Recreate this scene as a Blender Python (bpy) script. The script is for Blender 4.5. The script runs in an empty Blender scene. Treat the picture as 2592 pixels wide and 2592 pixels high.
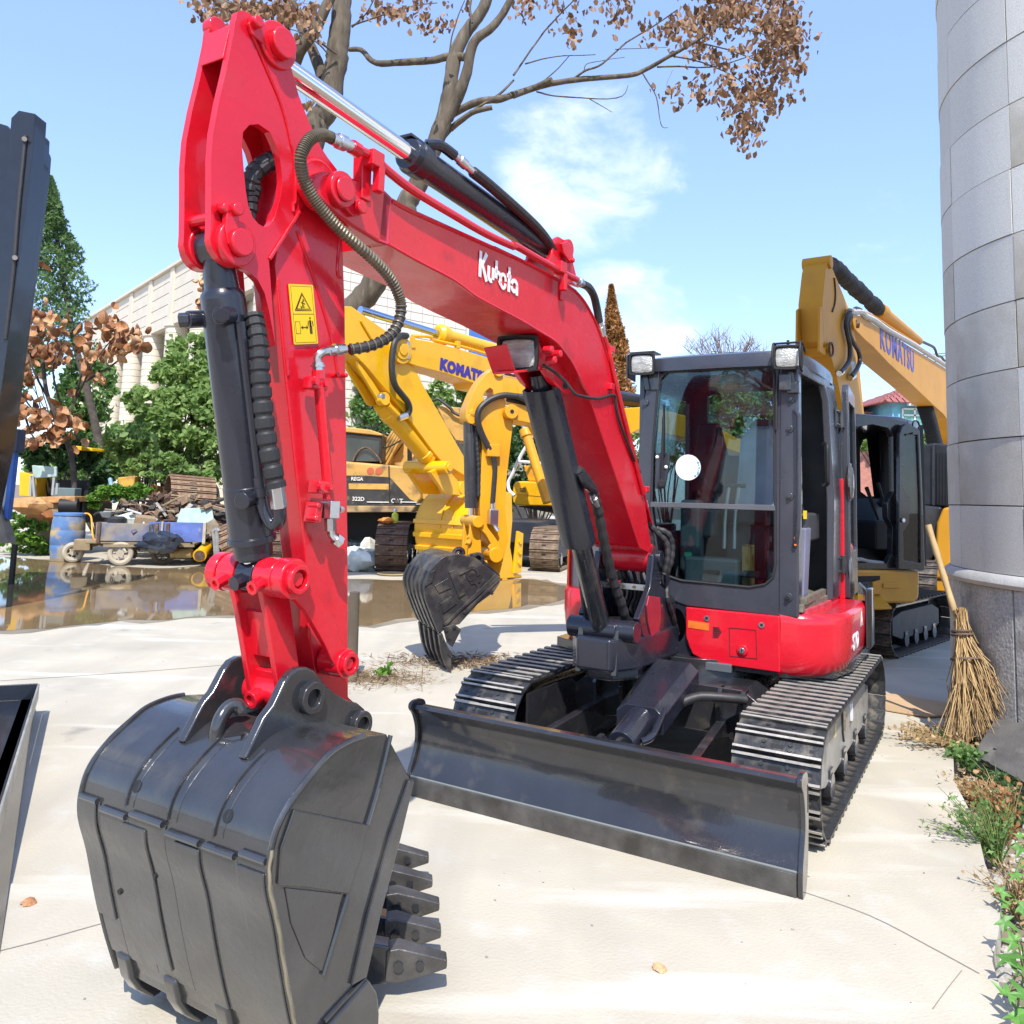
import bpy, bmesh, math, random
from math import sin, cos, pi, radians as RAD
from mathutils import Vector as V, Matrix, noise as NZ
from mathutils.geometry import tessellate_polygon
random.seed(7)
S = bpy.context.scene
COL = S.collection

# ---------------------------------------------------------------- camera
F_PX, CX, CY, PITCH, ROLL, EYE = 2060.0, 1297.0, 1035.0, .107, .031, 1.557
_F = V((0, cos(PITCH), sin(PITCH))); _U0 = V((0, -sin(PITCH), cos(PITCH))); _R0 = V((1, 0, 0))
_R = _R0*cos(ROLL) + _U0*sin(ROLL); _U = _U0*cos(ROLL) - _R0*sin(ROLL)
CAM = V((0, 0, EYE))
cd = bpy.data.cameras.new('camera'); co = bpy.data.objects.new('camera', cd); COL.objects.link(co)
cd.sensor_fit = 'HORIZONTAL'; cd.sensor_width = 36; cd.lens = F_PX/2592*36
cd.shift_x = (1296-CX)/2592; cd.shift_y = (CY-1296)/2592
cd.clip_start = .05; cd.clip_end = 3000
m = Matrix((_R, _U, -_F)).transposed().to_4x4(); m.translation = CAM
co.matrix_world = m
S.camera = co

# ---------------------------------------------------------------- light
SUN_EL, SUN_AZ = RAD(52), RAD(2)      # azimuth: the sun stands behind the camera, this far to its right
sd = V((sin(SUN_AZ)*cos(SUN_EL), -cos(SUN_AZ)*cos(SUN_EL), sin(SUN_EL)))   # towards the sun
sl = bpy.data.lights.new('sun', 'SUN'); sl.energy = 2.9; sl.angle = RAD(.5); sl.color = (1, .965, .9)
so = bpy.data.objects.new('sun', sl); COL.objects.link(so)
so.rotation_euler = sd.to_track_quat('Z', 'Y').to_euler(); so.location = (0, 0, 30)
W = bpy.data.worlds.new('World'); S.world = W; W.use_nodes = True
wn, wl = W.node_tree.nodes, W.node_tree.links
bg = wn['Background']; bg.inputs[1].default_value = .15
sky = wn.new('ShaderNodeTexSky'); sky.sky_type = 'NISHITA'; sky.sun_disc = False
sky.sun_elevation = SUN_EL; sky.sun_rotation = math.atan2(sd.x, sd.y)
sky.air_density = 1.0; sky.dust_density = .3; sky.ozone_density = 1.6
geo = wn.new('ShaderNodeTexCoord')
def wmath(op, a, b=None, c=None):
    n = wn.new('ShaderNodeMath'); n.operation = op
    for i, x in enumerate((a, b, c)):
        if x is None: continue
        if isinstance(x, (int, float)): n.inputs[i].default_value = x
        else: wl.new(x, n.inputs[i])
    return n.outputs[0]
# fair-weather clouds: noise on the sky direction, thinning towards the zenith
mp = wn.new('ShaderNodeMapping'); mp.inputs['Scale'].default_value = (1, 1, 1.7); mp.inputs['Location'].default_value = (.31, .12, .24)
wl.new(geo.outputs['Generated'], mp.inputs[0])
nz = wn.new('ShaderNodeTexNoise'); nz.inputs['Scale'].default_value = 9; nz.inputs['Detail'].default_value = 10; nz.inputs['Roughness'].default_value = .60; nz.inputs['Distortion'].default_value = .35
wl.new(mp.outputs[0], nz.inputs[0])
def cloud(dirv, rad, soft):
    d = wn.new('ShaderNodeVectorMath'); d.operation = 'DOT_PRODUCT'; wl.new(geo.outputs['Generated'], d.inputs[0]); d.inputs[1].default_value = V(dirv).normalized()
    r = wn.new('ShaderNodeMapRange'); r.interpolation_type = 'SMOOTHSTEP'
    wl.new(d.outputs['Value'], r.inputs[0]); r.inputs[1].default_value = cos(rad); r.inputs[2].default_value = cos(rad*soft); r.inputs[3].default_value = 0; r.inputs[4].default_value = 1
    return r.outputs[0]
def pdir(u, v): return _F + _R*((u-CX)/F_PX) - _U*((v-CY)/F_PX)
CLOUDS = [(pdir(1490, 430), .135, .05), (pdir(1400, 410), .10, .1), (pdir(1560, 800), .10, .1), (pdir(1620, 830), .085, .2),(pdir(2260, 640), .10, .3), (V((-.8, .2, .35)), .35, .2), (V((.9, -.3, .4)), .4, .2), (V((-.3, -.9, .5)), .4, .2)]
tot = None
for i, c in enumerate(CLOUDS):
    x = cloud(*c)
    if i == 4: x = wmath("MULTIPLY", x, .3)
    tot = x if tot is None else wmath('MAXIMUM', tot, x)
a = wmath('MULTIPLY_ADD', tot, .42, -.62); a = wmath('ADD', a, nz.outputs[0])
r = wn.new('ShaderNodeMapRange'); r.interpolation_type = 'SMOOTHSTEP'; wl.new(a, r.inputs[0]); r.inputs[1].default_value = .05; r.inputs[2].default_value = .46; r.inputs[4].default_value = .85
mx = wn.new('ShaderNodeMix'); mx.data_type = 'RGBA'; wl.new(r.outputs[0], mx.inputs[0]); 
veil = wn.new('ShaderNodeMix'); veil.data_type = 'RGBA'; veil.inputs[0].default_value = .5; wl.new(sky.outputs[0], veil.inputs[6]); veil.inputs[7].default_value = (1.35, 2.05, 4.2, 1)   # thin even high haze
wl.new(veil.outputs[2], mx.inputs[6]); mx.inputs[7].default_value = (3.9, 4.2, 4.6, 1)
wl.new(mx.outputs[2], bg.inputs[0])
S.view_settings.view_transform = 'Standard'; S.view_settings.look = 'None'; S.view_settings.exposure = 1.17; S.view_settings.gamma = 1
S.view_settings.use_curve_mapping = False
S.cycles.max_bounces = 8; S.cycles.transparent_max_bounces = 12; S.cycles.use_denoising = True
S.cycles.caustics_reflective = False; S.cycles.caustics_refractive = False

# ---------------------------------------------------------------- survey helpers
# Positions were surveyed from the photograph: a sight line is cut with a known plane (ground, side plate, wall) to give metres.
class Frame:
    def __init__(s, x, y, yaw):
        s.o = V((x, y, 0)); s.yaw = yaw
        s.ex = V((cos(yaw), sin(yaw), 0)); s.ey = V((-sin(yaw), cos(yaw), 0))
    def loc(s, P): d = P-s.o; return V((d.dot(s.ex), d.dot(s.ey), d.z))
    def wor(s, x, y, z): return s.o + s.ex*x + s.ey*y + V((0, 0, z))
    def X(s, uv, X):
        d = pdir(*uv); t = (X-(CAM-s.o).dot(s.ex))/d.dot(s.ex); return s.loc(CAM+d*t)
    def Y(s, uv, Y):
        d = pdir(*uv); t = (Y-(CAM-s.o).dot(s.ey))/d.dot(s.ey); return s.loc(CAM+d*t)
    def Z(s, uv, z):
        d = pdir(*uv); t = (z-EYE)/d.z; return s.loc(CAM+d*t)
    def px(s, P):
        d = s.wor(*P)-CAM; z = d.dot(_F); return (CX+F_PX*d.dot(_R)/z, CY-F_PX*d.dot(_U)/z)
class T:
    def __init__(s, ox, oy, k): s.a = (ox, oy, k)
    def __call__(s, x, y): return (s.a[0]+x/s.a[2], s.a[1]+y/s.a[2])
c1 = T(400,0,2.1467); c2 = T(400,700,2.76); c3 = T(150,1300,1.495); c4 = T(1200,500,3.864); c5 = T(1550,850,2.972); c6 = T(1300,1300,1.932); c7 = T(850,700,2.415)
z1 = T(450,0,3.864); z2 = T(450,450,3.864); z3 = T(550,1350,3.865); z4 = T(150,1700,1.932); z5 = T(860,780,4.83); z6 = T(1050,900,3.865)
D = T(0,0,.74537); t7 = T(1750,1500,2.76); t9 = T(1950,600,1.757)
WF = Frame(0, 0, 0)
def ground(u, v, t=D, z=0): return WF.Z(t(u, v), z)
def depth(u, v, y, t=D): return WF.Y(t(u, v), y)
def YZ(f, t, X, pts): return [(p.y, p.z) for p in (f.X(t(*q), X) for q in pts)]

# ---------------------------------------------------------------- materials
MATS = {}
def mat(name, rgb, rough=.5, metal=0, coat=0, var=.08, scale=6, bump=0, bscale=60, dirt=None, trans=0, ior=1.45, spec=.5, rvar=.0, stretch=None, objvar=0):
    m = bpy.data.materials.new(name); m.use_nodes = True; MATS[name] = m
    n, l = m.node_tree.nodes, m.node_tree.links; b = n['Principled BSDF']
    tc = n.new('ShaderNodeTexCoord'); src = tc.outputs['Object']
    if stretch:
        mp = n.new('ShaderNodeMapping'); mp.inputs['Scale'].default_value = stretch; l.new(src, mp.inputs[0]); src = mp.outputs[0]
    col = None
    def noise(sc, det=4):
        t = n.new('ShaderNodeTexNoise'); t.inputs['Scale'].default_value = sc; t.inputs['Detail'].default_value = det; l.new(src, t.inputs[0]); return t.outputs[0]
    def ramp(x, a, c):
        r = n.new('ShaderNodeMapRange'); l.new(x, r.inputs[0]); r.inputs[1].default_value = a; r.inputs[2].default_value = c; return r.outputs[0]
    def mix(f, A, B):
        x = n.new('ShaderNodeMix'); x.data_type = 'RGBA'; l.new(f, x.inputs[0])
        for k, y in ((6, A), (7, B)):
            if isinstance(y, tuple): x.inputs[k].default_value = (*y[:3], 1)
            else: l.new(y, x.inputs[k])
        return x.outputs[2]
    lo = tuple(c*(1-var) for c in rgb); hi = tuple(min(1, c*(1+var)) for c in rgb)
    if var: col = mix(ramp(noise(scale), .3, .7), lo, hi)
    if dirt:
        for drgb, lo_, hi_, sc, *sx_ in dirt:
            if sx_:
                mq = n.new('ShaderNodeMapping'); mq.inputs['Scale'].default_value = sx_[0]; mq.inputs['Rotation'].default_value = (0,0,.5); l.new(tc.outputs['Object'], mq.inputs[0]); keep = src; src = mq.outputs[0]
            nf = noise(sc, 6)
            if sx_: src = keep
            col = mix(ramp(nf, lo_, hi_), col if col is not None else rgb, drgb)
    if objvar and col is not None:
        oi = n.new('ShaderNodeObjectInfo'); rg_ = n.new('ShaderNodeMapRange'); l.new(oi.outputs['Random'], rg_.inputs[0]); rg_.inputs[3].default_value = 1-objvar; rg_.inputs[4].default_value = 1+objvar
        hv = n.new('ShaderNodeHueSaturation'); l.new(rg_.outputs[0], hv.inputs['Value']); l.new(col, hv.inputs['Color']); col = hv.outputs[0]
    if col is not None: l.new(col, b.inputs['Base Color'])
    else: b.inputs['Base Color'].default_value = (*rgb, 1)
    b.inputs['Metallic'].default_value = metal; b.inputs['IOR'].default_value = ior
    b.inputs['Specular IOR Level'].default_value = spec
    b.inputs['Coat Weight'].default_value = coat; b.inputs['Coat Roughness'].default_value = .06
    b.inputs['Transmission Weight'].default_value = trans
    if rvar:
        r = n.new('ShaderNodeMapRange'); l.new(noise(scale*2.3, 5), r.inputs[0]); r.inputs[1].default_value = .3; r.inputs[2].default_value = .7; r.inputs[3].default_value = max(0, rough-rvar); r.inputs[4].default_value = rough+rvar; l.new(r.outputs[0], b.inputs['Roughness'])
    else: b.inputs['Roughness'].default_value = rough
    if bump:
        bp = n.new('ShaderNodeBump'); bp.inputs['Strength'].default_value = bump; bp.inputs['Distance'].default_value = .01
        l.new(noise(bscale, 3), bp.inputs['Height']); l.new(bp.outputs[0], b.inputs['Normal'])
    return m

# ---------------------------------------------------------------- mesh builder
def smooth(pts, n=6, closed=False):
    pts = [V(p) for p in pts]; N = len(pts); out = []
    rng = range(N) if closed else range(N-1)
    for i in rng:
        if closed: p0, p1, p2, p3 = pts[i-1], pts[i], pts[(i+1) % N], pts[(i+2) % N]
        else: p0, p1, p2, p3 = pts[max(i-1, 0)], pts[i], pts[i+1], pts[min(i+2, N-1)]
        for k in range(n):
            t = k/n
            out.append(.5*((2*p1)+(p2-p0)*t+(2*p0-5*p1+4*p2-p3)*t*t+(3*p1-p0-3*p2+p3)*t**3))
    if not closed: out.append(pts[-1])
    return out
def circ(c, r, n=16, a0=0, a1=2*pi, ry=None):
    full = abs(a1-a0-2*pi) < 1e-6
    return [(c[0]+r*cos(a0+(a1-a0)*k/(n if full else n-1)), c[1]+(ry or r)*sin(a0+(a1-a0)*k/(n if full else n-1))) for k in range(n)]
class MB:
    def __init__(s): s.v = []; s.f = []; s.mi = []; s.cur = 0
    def mat(s, i): s.cur = i; return s
    def face(s, idx): s.f.append(tuple(idx)); s.mi.append(s.cur)
    def add(s, vs): b = len(s.v); s.v += [V(p) for p in vs]; return b
    def poly(s, vs): b = s.add(vs); s.face(range(b, b+len(vs))); return s
    def loft(s, loops, caps=True, closed=True):
        n = len(loops[0]); bs = [s.add(L) for L in loops]
        for a, b in zip(bs, bs[1:]):
            for k in range(n if closed else n-1): s.face((a+k, a+(k+1) % n, b+(k+1) % n, b+k))
        if caps: s.face(range(bs[0]+n-1, bs[0]-1, -1)); s.face(range(bs[-1], bs[-1]+n))
        return s
    def prism(s, pts, fn, a, b, holes=()):
        """pts: 2-D outline; fn(p, t) -> 3-D point; extruded from t=a to t=b"""
        loops = [list(pts)]+[list(h) for h in holes]
        flat = [p for L in loops for p in L]
        tris = tessellate_polygon([[V((p[0], p[1], 0)) for p in L] for L in loops])
        ba = s.add([fn(p, a) for p in flat]); bb = s.add([fn(p, b) for p in flat])
        if not holes:
            n = len(pts); s.face(range(ba+n-1, ba-1, -1)); s.face(range(bb, bb+n))
        else:
            for t in tris: s.face([ba+k for k in t]); s.face([bb+k for k in reversed(t)])
        o = 0
        for L in loops:
            n = len(L)
            for k in range(n):
                i, j = o+k, o+(k+1) % n
                s.face((ba+i, ba+j, bb+j, bb+i))
            o += n
        return s
    def plate(s, pts, x0, x1, holes=()): return s.prism(pts, lambda p, t: (t, p[0], p[1]), x0, x1, holes)      # (Y,Z) outline
    def slab(s, pts, z0, z1, holes=()): return s.prism(pts, lambda p, t: (p[0], p[1], t), z0, z1, holes)      # (X,Y) outline
    def front(s, pts, y0, y1, holes=()): return s.prism(pts, lambda p, t: (p[0], t, p[1]), y0, y1, holes)     # (X,Z) outline
    def box(s, c, sz, R=None):
        c = V(c); vs = []
        for x in (-.5, .5):
            for y in (-.5, .5):
                for z in (-.5, .5):
                    p = V((x*sz[0], y*sz[1], z*sz[2]))
                    vs.append(c+(R@p if R else p))
        b = s.add(vs)
        for f in ((0,1,3,2),(4,6,7,5),(0,4,5,1),(2,3,7,6),(0,2,6,4),(1,5,7,3)): s.face([b+k for k in f])
        return s
    def bar(s, p0, p1, w, h, up=(0, 0, 1)):
        p0, p1 = V(p0), V(p1); d = (p1-p0).normalized(); up = V(up)
        if abs(d.dot(up)) > .98: up = V((0, 1, 0))
        x = d.cross(up).normalized(); z = x.cross(d)
        L = lambda p: [p+x*w/2+z*h/2, p-x*w/2+z*h/2, p-x*w/2-z*h/2, p+x*w/2-z*h/2]
        return s.loft([L(p0), L(p1)])
    def tube(s, path, r, n=10, caps=True, closed=False):
        path = [V(p) for p in path]; N = len(path); rs = r if isinstance(r, (list, tuple)) else [r]*N
        t0 = (path[1]-path[0]).normalized(); u = t0.orthogonal().normalized(); loops = []; pt = t0
        for i, p in enumerate(path):
            t = (path[min(i+1, N-1)]-path[max(i-1, 0)]).normalized()
            if t.length < .5: t = pt
            u = (pt.rotation_difference(t) @ u); u = (u-t*u.dot(t)).normalized(); w = t.cross(u); pt = t
            loops.append([p+u*(rs[i]*cos(2*pi*k/n))+w*(rs[i]*sin(2*pi*k/n)) for k in range(n)])
        return s.loft(loops, caps)
    def cyl(s, p0, p1, r, n=20, r1=None): return s.tube([p0, p1], [r, r if r1 is None else r1], n)
    def ring(s, p0, p1, ro, ri, n=20):
        p0, p1 = V(p0), V(p1); t = (p1-p0).normalized(); u = t.orthogonal().normalized(); w = t.cross(u)
        C = lambda p, r: [p+u*(r*cos(2*pi*k/n))+w*(r*sin(2*pi*k/n)) for k in range(n)]
        return s.loft([C(p0, ri), C(p0, ro), C(p1, ro), C(p1, ri), C(p0, ri)], caps=False)
    def ball(s, c, r, n=10, m=6, sc=(1, 1, 1), jit=0, rnd=random):
        c = V(c); loops = []
        for i in range(m+1):
            th = pi*i/m
            loops.append([c+V((r*sc[0]*sin(th)*cos(2*pi*k/n), r*sc[1]*sin(th)*sin(2*pi*k/n), r*sc[2]*cos(th)))*(1+(rnd.uniform(-jit, jit) if 0 < i < m else 0)) for k in range(n)])
        return s.loft(loops, caps=False)
    def lathe(s, prof, n=24, c=(0, 0, 0)):
        c = V(c); return s.loft([[c+V((r*cos(2*pi*k/n), r*sin(2*pi*k/n), z)) for k in range(n)] for r, z in prof], caps=True)
    def mesh(s, name, mats, sm=35):
        me = bpy.data.meshes.new(name); me.from_pydata(s.v, [], s.f)
        for m in (mats if isinstance(mats, (list, tuple)) else [mats]): me.materials.append(m)
        me.polygons.foreach_set('material_index', s.mi)
        bm = bmesh.new(); bm.from_mesh(me)
        bmesh.ops.remove_doubles(bm, verts=bm.verts, dist=2e-5)
        bmesh.ops.recalc_face_normals(bm, faces=bm.faces); bm.to_mesh(me); bm.free()
        if sm:
            me.polygons.foreach_set('use_smooth', [True]*len(me.polygons)); me.set_sharp_from_angle(angle=RAD(sm))
        return me
    def build(s, name, mats, parent=None, bevel=0, sm=35, seg=2):
        o = bpy.data.objects.new(name, s.mesh(name, mats, sm)); COL.objects.link(o)
        if parent: o.parent = parent
        if bevel:
            md = o.modifiers.new('bevel', 'BEVEL'); md.width = bevel; md.segments = seg; md.limit_method = 'ANGLE'; md.angle_limit = RAD(40); md.harden_normals = True
        return o
def link(name, me, parent=None, M_=None):
    o = bpy.data.objects.new(name, me); COL.objects.link(o)
    if parent: o.parent = parent
    if M_ is not None: o.matrix_local = M_
    return o
def tag(o, label=None, cat=None, group=None, kind=None):
    for k, x in (('label', label), ('category', cat), ('group', group), ('kind', kind)):
        if x: o[k] = x
    return o
def root(name, label, cat, fr, group=None):
    o = bpy.data.objects.new(name, None); COL.objects.link(o); o.empty_display_size = .2
    if isinstance(fr, Frame): o.location = fr.o; o.rotation_euler = (0, 0, fr.yaw)
    else: o.location = fr
    return tag(o, label, cat, group)
def basis(o, x, y):
    """matrix with columns x, y, x^y at o"""
    x = V(x).normalized(); y = V(y); y = (y-x*y.dot(x)).normalized(); z = x.cross(y)
    M_ = Matrix((x, y, z)).transposed().to_4x4(); M_.translation = V(o); return M_
def text(name, s, m, M_, size, parent, depth=.002, bold=.0, shear=0, squash=1, align='LEFT', space=1):
    cu = bpy.data.curves.new(name, 'FONT'); cu.body = s; cu.size = size; cu.extrude = depth; cu.offset = bold; cu.shear = shear; cu.align_x = align; cu.resolution_u = 3; cu.space_character = space
    ob = bpy.data.objects.new(name, cu); COL.objects.link(ob); dg = bpy.context.evaluated_depsgraph_get()
    me = bpy.data.meshes.new_from_object(ob.evaluated_get(dg)); bpy.data.objects.remove(ob); me.materials.clear(); me.materials.append(m)
    if squash != 1:
        for v in me.vertices: v.co.x *= squash
    return link(name, me, parent, M_)
def stroke(mb, pts, w, z0=0, z1=.002):
    """flat ribbon along 2-D points"""
    P = [V((p[0], p[1])) for p in pts]; L, R_ = [], []
    for i, p in enumerate(P):
        d = (P[min(i+1, len(P)-1)]-P[max(i-1, 0)]).normalized(); nrm = V((-d.y, d.x))
        L.append(p+nrm*w/2); R_.append(p-nrm*w/2)
    lo = [[(a.x, a.y, z0), (a.x, a.y, z1), (b.x, b.y, z1), (b.x, b.y, z0)] for a, b in zip(L, R_)]
    mb.loft(lo)
RED = mat('red_paint', (.62, .008, .022), .27, coat=.35, var=.06, scale=3, bump=.12, bscale=35, rvar=.09, dirt=[((.50,.035,.04), .60, .80, 2.5), ((.36,.012,.02), .64, .78, 7)])
CABP = mat('cab_gray_paint', (.040, .042, .054), .30, coat=.35, var=.1, bump=.06, bscale=60, rvar=.06)
DARK = mat('dark_navy_paint', (.017, .018, .027), .26, coat=.35, var=.1, bump=.06, bscale=60, rvar=.06)
BLK = mat('black_paint', (.024, .024, .027), .22, coat=.7, var=.15, bump=.09, bscale=70, rvar=.08, dirt=[((.07, .062, .05), .58, .82, 9)])
BKT = mat('black_bucket_paint', (.028, .028, .030), .24, coat=.8, var=.25, bump=.14, bscale=40, rvar=.12, dirt=[((.06, .055, .048), .56, .8, 7)])
GRAYP = mat('gray_metallic_paint', (.10, .105, .115), .35, coat=.2, var=.06, bump=.05)
RUB = mat('black_rubber', (.022, .021, .022), .55, var=.2, bump=.1)
CHROME = mat('chrome', (.82, .82, .83), .07, metal=1, var=0)
STEEL = mat('bright_steel', (.62, .62, .63), .28, metal=1, var=.06, bump=.06, bscale=90)
WORN = mat('worn_grouser_steel', (.36, .33, .285), .45, metal=.25, var=.35, scale=14, bump=.2)
WEDGE = mat('worn_cutting_steel', (.085, .08, .075), .4, metal=.3, var=.35, scale=9, bump=.3, bscale=50, dirt=[((.05,.045,.04), .5, .68, 6)])
SHOE = mat('track_shoe_black', (.035, .035, .036), .38, var=.3, scale=12, bump=.3, bscale=50, coat=.1, dirt=[((.17, .145, .115), .50, .78, 12)])
RUST = mat('rusty_steel', (.105, .062, .042), .72, var=.3, scale=10, bump=.5, bscale=60, dirt=[((.21, .16, .12), .5, .8, 16)])
BRASSH = mat('spiral_guard', (.15, .125, .085), .45, metal=.35, var=.25, scale=20)
HOSEB = mat('hose_black', (.028, .026, .025), .48, var=.25, scale=30, bump=.1)
WHITE = mat('white_paint', (.80, .80, .80), .4, var=.02)
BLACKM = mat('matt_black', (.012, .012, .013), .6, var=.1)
YEL = mat('bright_yellow_paint', (.78, .41, .006), .32, coat=.25, dirt=[((.60,.28,.012),.58,.82,1.7)], var=.06, scale=2, bump=.08, bscale=30, rvar=.06)
YEL2 = mat('orange_yellow_paint', (.70, .32, .012), .36, dirt=[((.50,.22,.02),.58,.8,2.5)], coat=.2, var=.08, scale=3, bump=.1, bscale=40, rvar=.06)
YELK = mat('right_machine_yellow', (.52, .24, .018), .5, spec=.25, dirt=[((.40,.19,.03),.55,.8,2.2)], var=.06, scale=2, bump=.05)
TAN = mat('faded_dirty_yellow', (.52, .30, .075), .55, var=.12, scale=3, bump=.1, dirt=[((.16, .10, .05), .52, .74, 4)])
STICK = mat('sticker_yellow', (.86, .55, .01), .4, var=.02)
BLUE = mat('dark_blue_lettering', (.045, .03, .26), .4, var=.02)
LENS = mat('lamp_lens', (.36, .355, .32), .15, var=.35, scale=18, coat=.5, spec=.8, bump=.5, bscale=70, stretch=(1,1,2.5))
def glassmat(name, tint, refl=.9, alpha=.25):
    m = bpy.data.materials.new(name); m.use_nodes = True; n, l = m.node_tree.nodes, m.node_tree.links
    n.remove(n['Principled BSDF']); out = n['Material Output']
    tr = n.new('ShaderNodeBsdfTransparent'); tr.inputs[0].default_value = (*tint, 1)
    gl = n.new('ShaderNodeBsdfGlossy'); gl.inputs['Roughness'].default_value = .015
    fr = n.new('ShaderNodeFresnel'); fr.inputs[0].default_value = 1.5
    mp = n.new('ShaderNodeMapRange'); l.new(fr.outputs[0], mp.inputs[0]); mp.inputs[3].default_value = .03; mp.inputs[4].default_value = refl
    mx = n.new('ShaderNodeMixShader'); l.new(mp.outputs[0], mx.inputs[0]); l.new(tr.outputs[0], mx.inputs[1]); l.new(gl.outputs[0], mx.inputs[2]); l.new(mx.outputs[0], out.inputs[0])
    return m
GLASS = glassmat('cab_glass', (.66, .77, .80), .45)
GLASSD = glassmat('dark_glass', (.35, .42, .40))
FILM = mat('plastic_film', (.55, .6, .62), .2, var=.2, coat=.3)
SEATM = mat('seat_vinyl', (.05, .052, .058), .5, var=.2, bump=.2)
TRIM = mat('cab_trim_gray', (.11, .125, .125), .5, var=.1)
FLOORM = mat('cab_floor_dirty', (.14, .12, .09), .7, var=.4, scale=30)
ORANGE = mat('orange_tag', (.75, .16, .02), .5, var=.25, scale=12)
# ================================================================= red excavator (nearest machine)
RX = Frame(.365, 3.925, -.533)
XC = -.225
red = root('red_excavator', 'red compact excavator with white boom lettering and a black blade, largest machine', 'excavator', RX)
def P(t, x, y, X): return RX.X(t(x, y), X)
def PY(t, x, y, Y): return RX.Y(t(x, y), Y)
def tr(t, X, pts): return YZ(RX, t, X, pts)
def sc2(pts, X): return pts
# ---- arm -----------------------------------------------------------
xa = XC+.068                                    # outer face of the near arm plate
xl = XC-.068
up = [(560,200),(590,112),(640,100),(740,150),(860,230),(960,300),(1040,380),(1075,470),(1085,570),(1120,700),(1180,920),(1240,1080),(1300,1230),(1400,1440),(1470,1545),(1560,1660),(1500,1799),(1290,1919),(1190,2069),(890,2529),(900,2639),(930,3039),(955,3379),(930,3239),(890,3029),(850,2869),(790,2749),(700,2659),(600,2609),(480,2589),(400,2529),(340,2439),(315,2349),(322,2239),(325,1939),(325,1570),(345,1300),(400,1000),(470,700),(545,330)]
hole = [(628,1440),(640,1290),(700,1222),(790,1215),(900,1290),(960,1420),(1000,1560),(1020,1700),(1022,1790),(1000,1939),(950,2119),(900,2200),(860,2229),(790,2189),(730,2119),(690,2009),(665,1859),(645,1640)]
upl = tr(z1, xa, up); hol = tr(z1, xa, hole)
arm = MB().plate(upl, xa-.024, xa, [hol]).build('arm_plate', RED, red, .004)
MB().plate(upl, xl, xl+.024, [hol]).build('arm_plate', RED, red, .004)
# box of the arm
bx = tr(z2, xa-.016, [(1120,-150),(1500,-60),(1600,200),(1605,430),(1622,800),(1640,1300),(1645,1932)])+tr(z3, xa-.016, [(1282,200),(1283,1000),(1285,1600),(1430,1730),(1500,1850),(1480,1960),(1390,2010),(1290,1960),(960,1400),(900,1000),(875,600),(862,250)])+tr(z2, xa-.016, [(1052,1932),(1005,1400),(955,850),(1000,500)])
MB().plate(bx, xl+.016, xa-.016).build('arm', RED, red, .006)
web = tr(z1, xa, [(790,330),(830,470),(900,640),(980,860),(1060,1120),(1110,1350),(1140,1560),(1150,1800),(1135,1960),(1115,1960),(1128,1800),(1118,1560),(1088,1350),(1038,1120),(958,860),(878,640),(808,470),(770,330)])
MB().plate(web, xl+.02, xa-.02).build('arm_web', RED, red)
tp = tr(z1, xa, [(556,225),(482,552),(505,560),(640,500),(700,300),(640,200)])
MB().plate(tp, xl+.02, xa-.02).build('arm_top_cap', RED, red, .004)
# weld beads on the near plate
for pl in ([(700,300),(760,420),(870,680),(990,960),(1060,1180),(1110,1400),(1140,1560),(1150,1939),(1130,2000),(1130,2069)], ):
    MB().tube(smooth([P(z1, x, y, xa+.001) for x, y in pl], 5), .006, 6).build('weld_bead', RED, red)
for pl in ([(1165,520),(1230,700),(1350,1050),(1460,1420),(1520,1650),(1560,1900)], [(1600,420),(1560,900),(1600,980)], [(985,1000),(1030,1400),(1075,1932)]):
    MB().tube(smooth([P(z2, x, y, xa-.015) for x, y in pl], 4), .005, 6).build('weld_bead', RED, red)
def boss(mb, c, x0, x1, r, n=22): mb.tube([(x0, c[1], c[2]), (x1, c[1], c[2])], r, n)
def pin(name, t, x, y, X, x0, x1, r, mats=RED, cap=.0, rc=0, bevel=.006):
    c = P(t, x, y, X); mb = MB(); boss(mb, c, x0, x1, r)
    if cap: boss(mb, c, x1, x1+cap, rc)
    mb.build(name, mats, red, bevel); return c
# arm top pin + keeper plate
atp = pin('pin_boss', z1, 990, 440, xa+.01, xa-.03, xa+.012, .072, RED, .028, .047)
kp = tr(z1, xa+.012, [(690,230),(740,150),(860,240),(1000,345),(1065,420),(1075,520),(1020,585),(940,560),(850,440),(720,330)])
MB().plate(kp, xa+.001, xa+.014).build('keeper_plate', RED, red, .003)
pin('bolt', z1, 755, 225, xa+.014, xa, xa+.035, .018)
pin('pin_boss', z1, 340, 300, xl, xl-.008, xl+.03, .034)
# bucket-cylinder pin at the lower lug
bcp = pin('pin_boss', z2, 590, 640, xa+.02, xa-.03, xa+.022, .066, RED, .022, .04)
MB().tube([(xl-.022, bcp.y, bcp.z), (xl+.03, bcp.y, bcp.z)], .064, 22).build('pin_boss', RED, red, .006)
kp = tr(z2, xa+.03, [(490,320),(520,260),(570,250),(610,290),(610,350),(600,480),(650,560),(670,650),(600,730),(500,640),(475,500)])
MB().plate(kp, xa+.008, xa+.028).build('keeper_plate', RED, red, .003)
pin('bolt', z2, 570, 310, xa+.03, xa, xa+.045, .019); pin('bolt', z2, 490, 290, xa+.03, xa, xa+.03, .015)
q = P(z2, 400, 375, xa); MB().tube([(xl, q.y, q.z), (xa, q.y, q.z)], .016, 10).build('cross_pin', RED, red)
# diagonal stiffener edge (thicker upper plate shows its edge)
q0, q1 = P(z2, 890, 800, xa), P(z2, 1190, 330, xa)
MB().bar(q0+V((-.008, 0, 0)), q1+V((-.008, 0, 0)), .03, .012).build('plate_edge', RED, red, .004)
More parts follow.
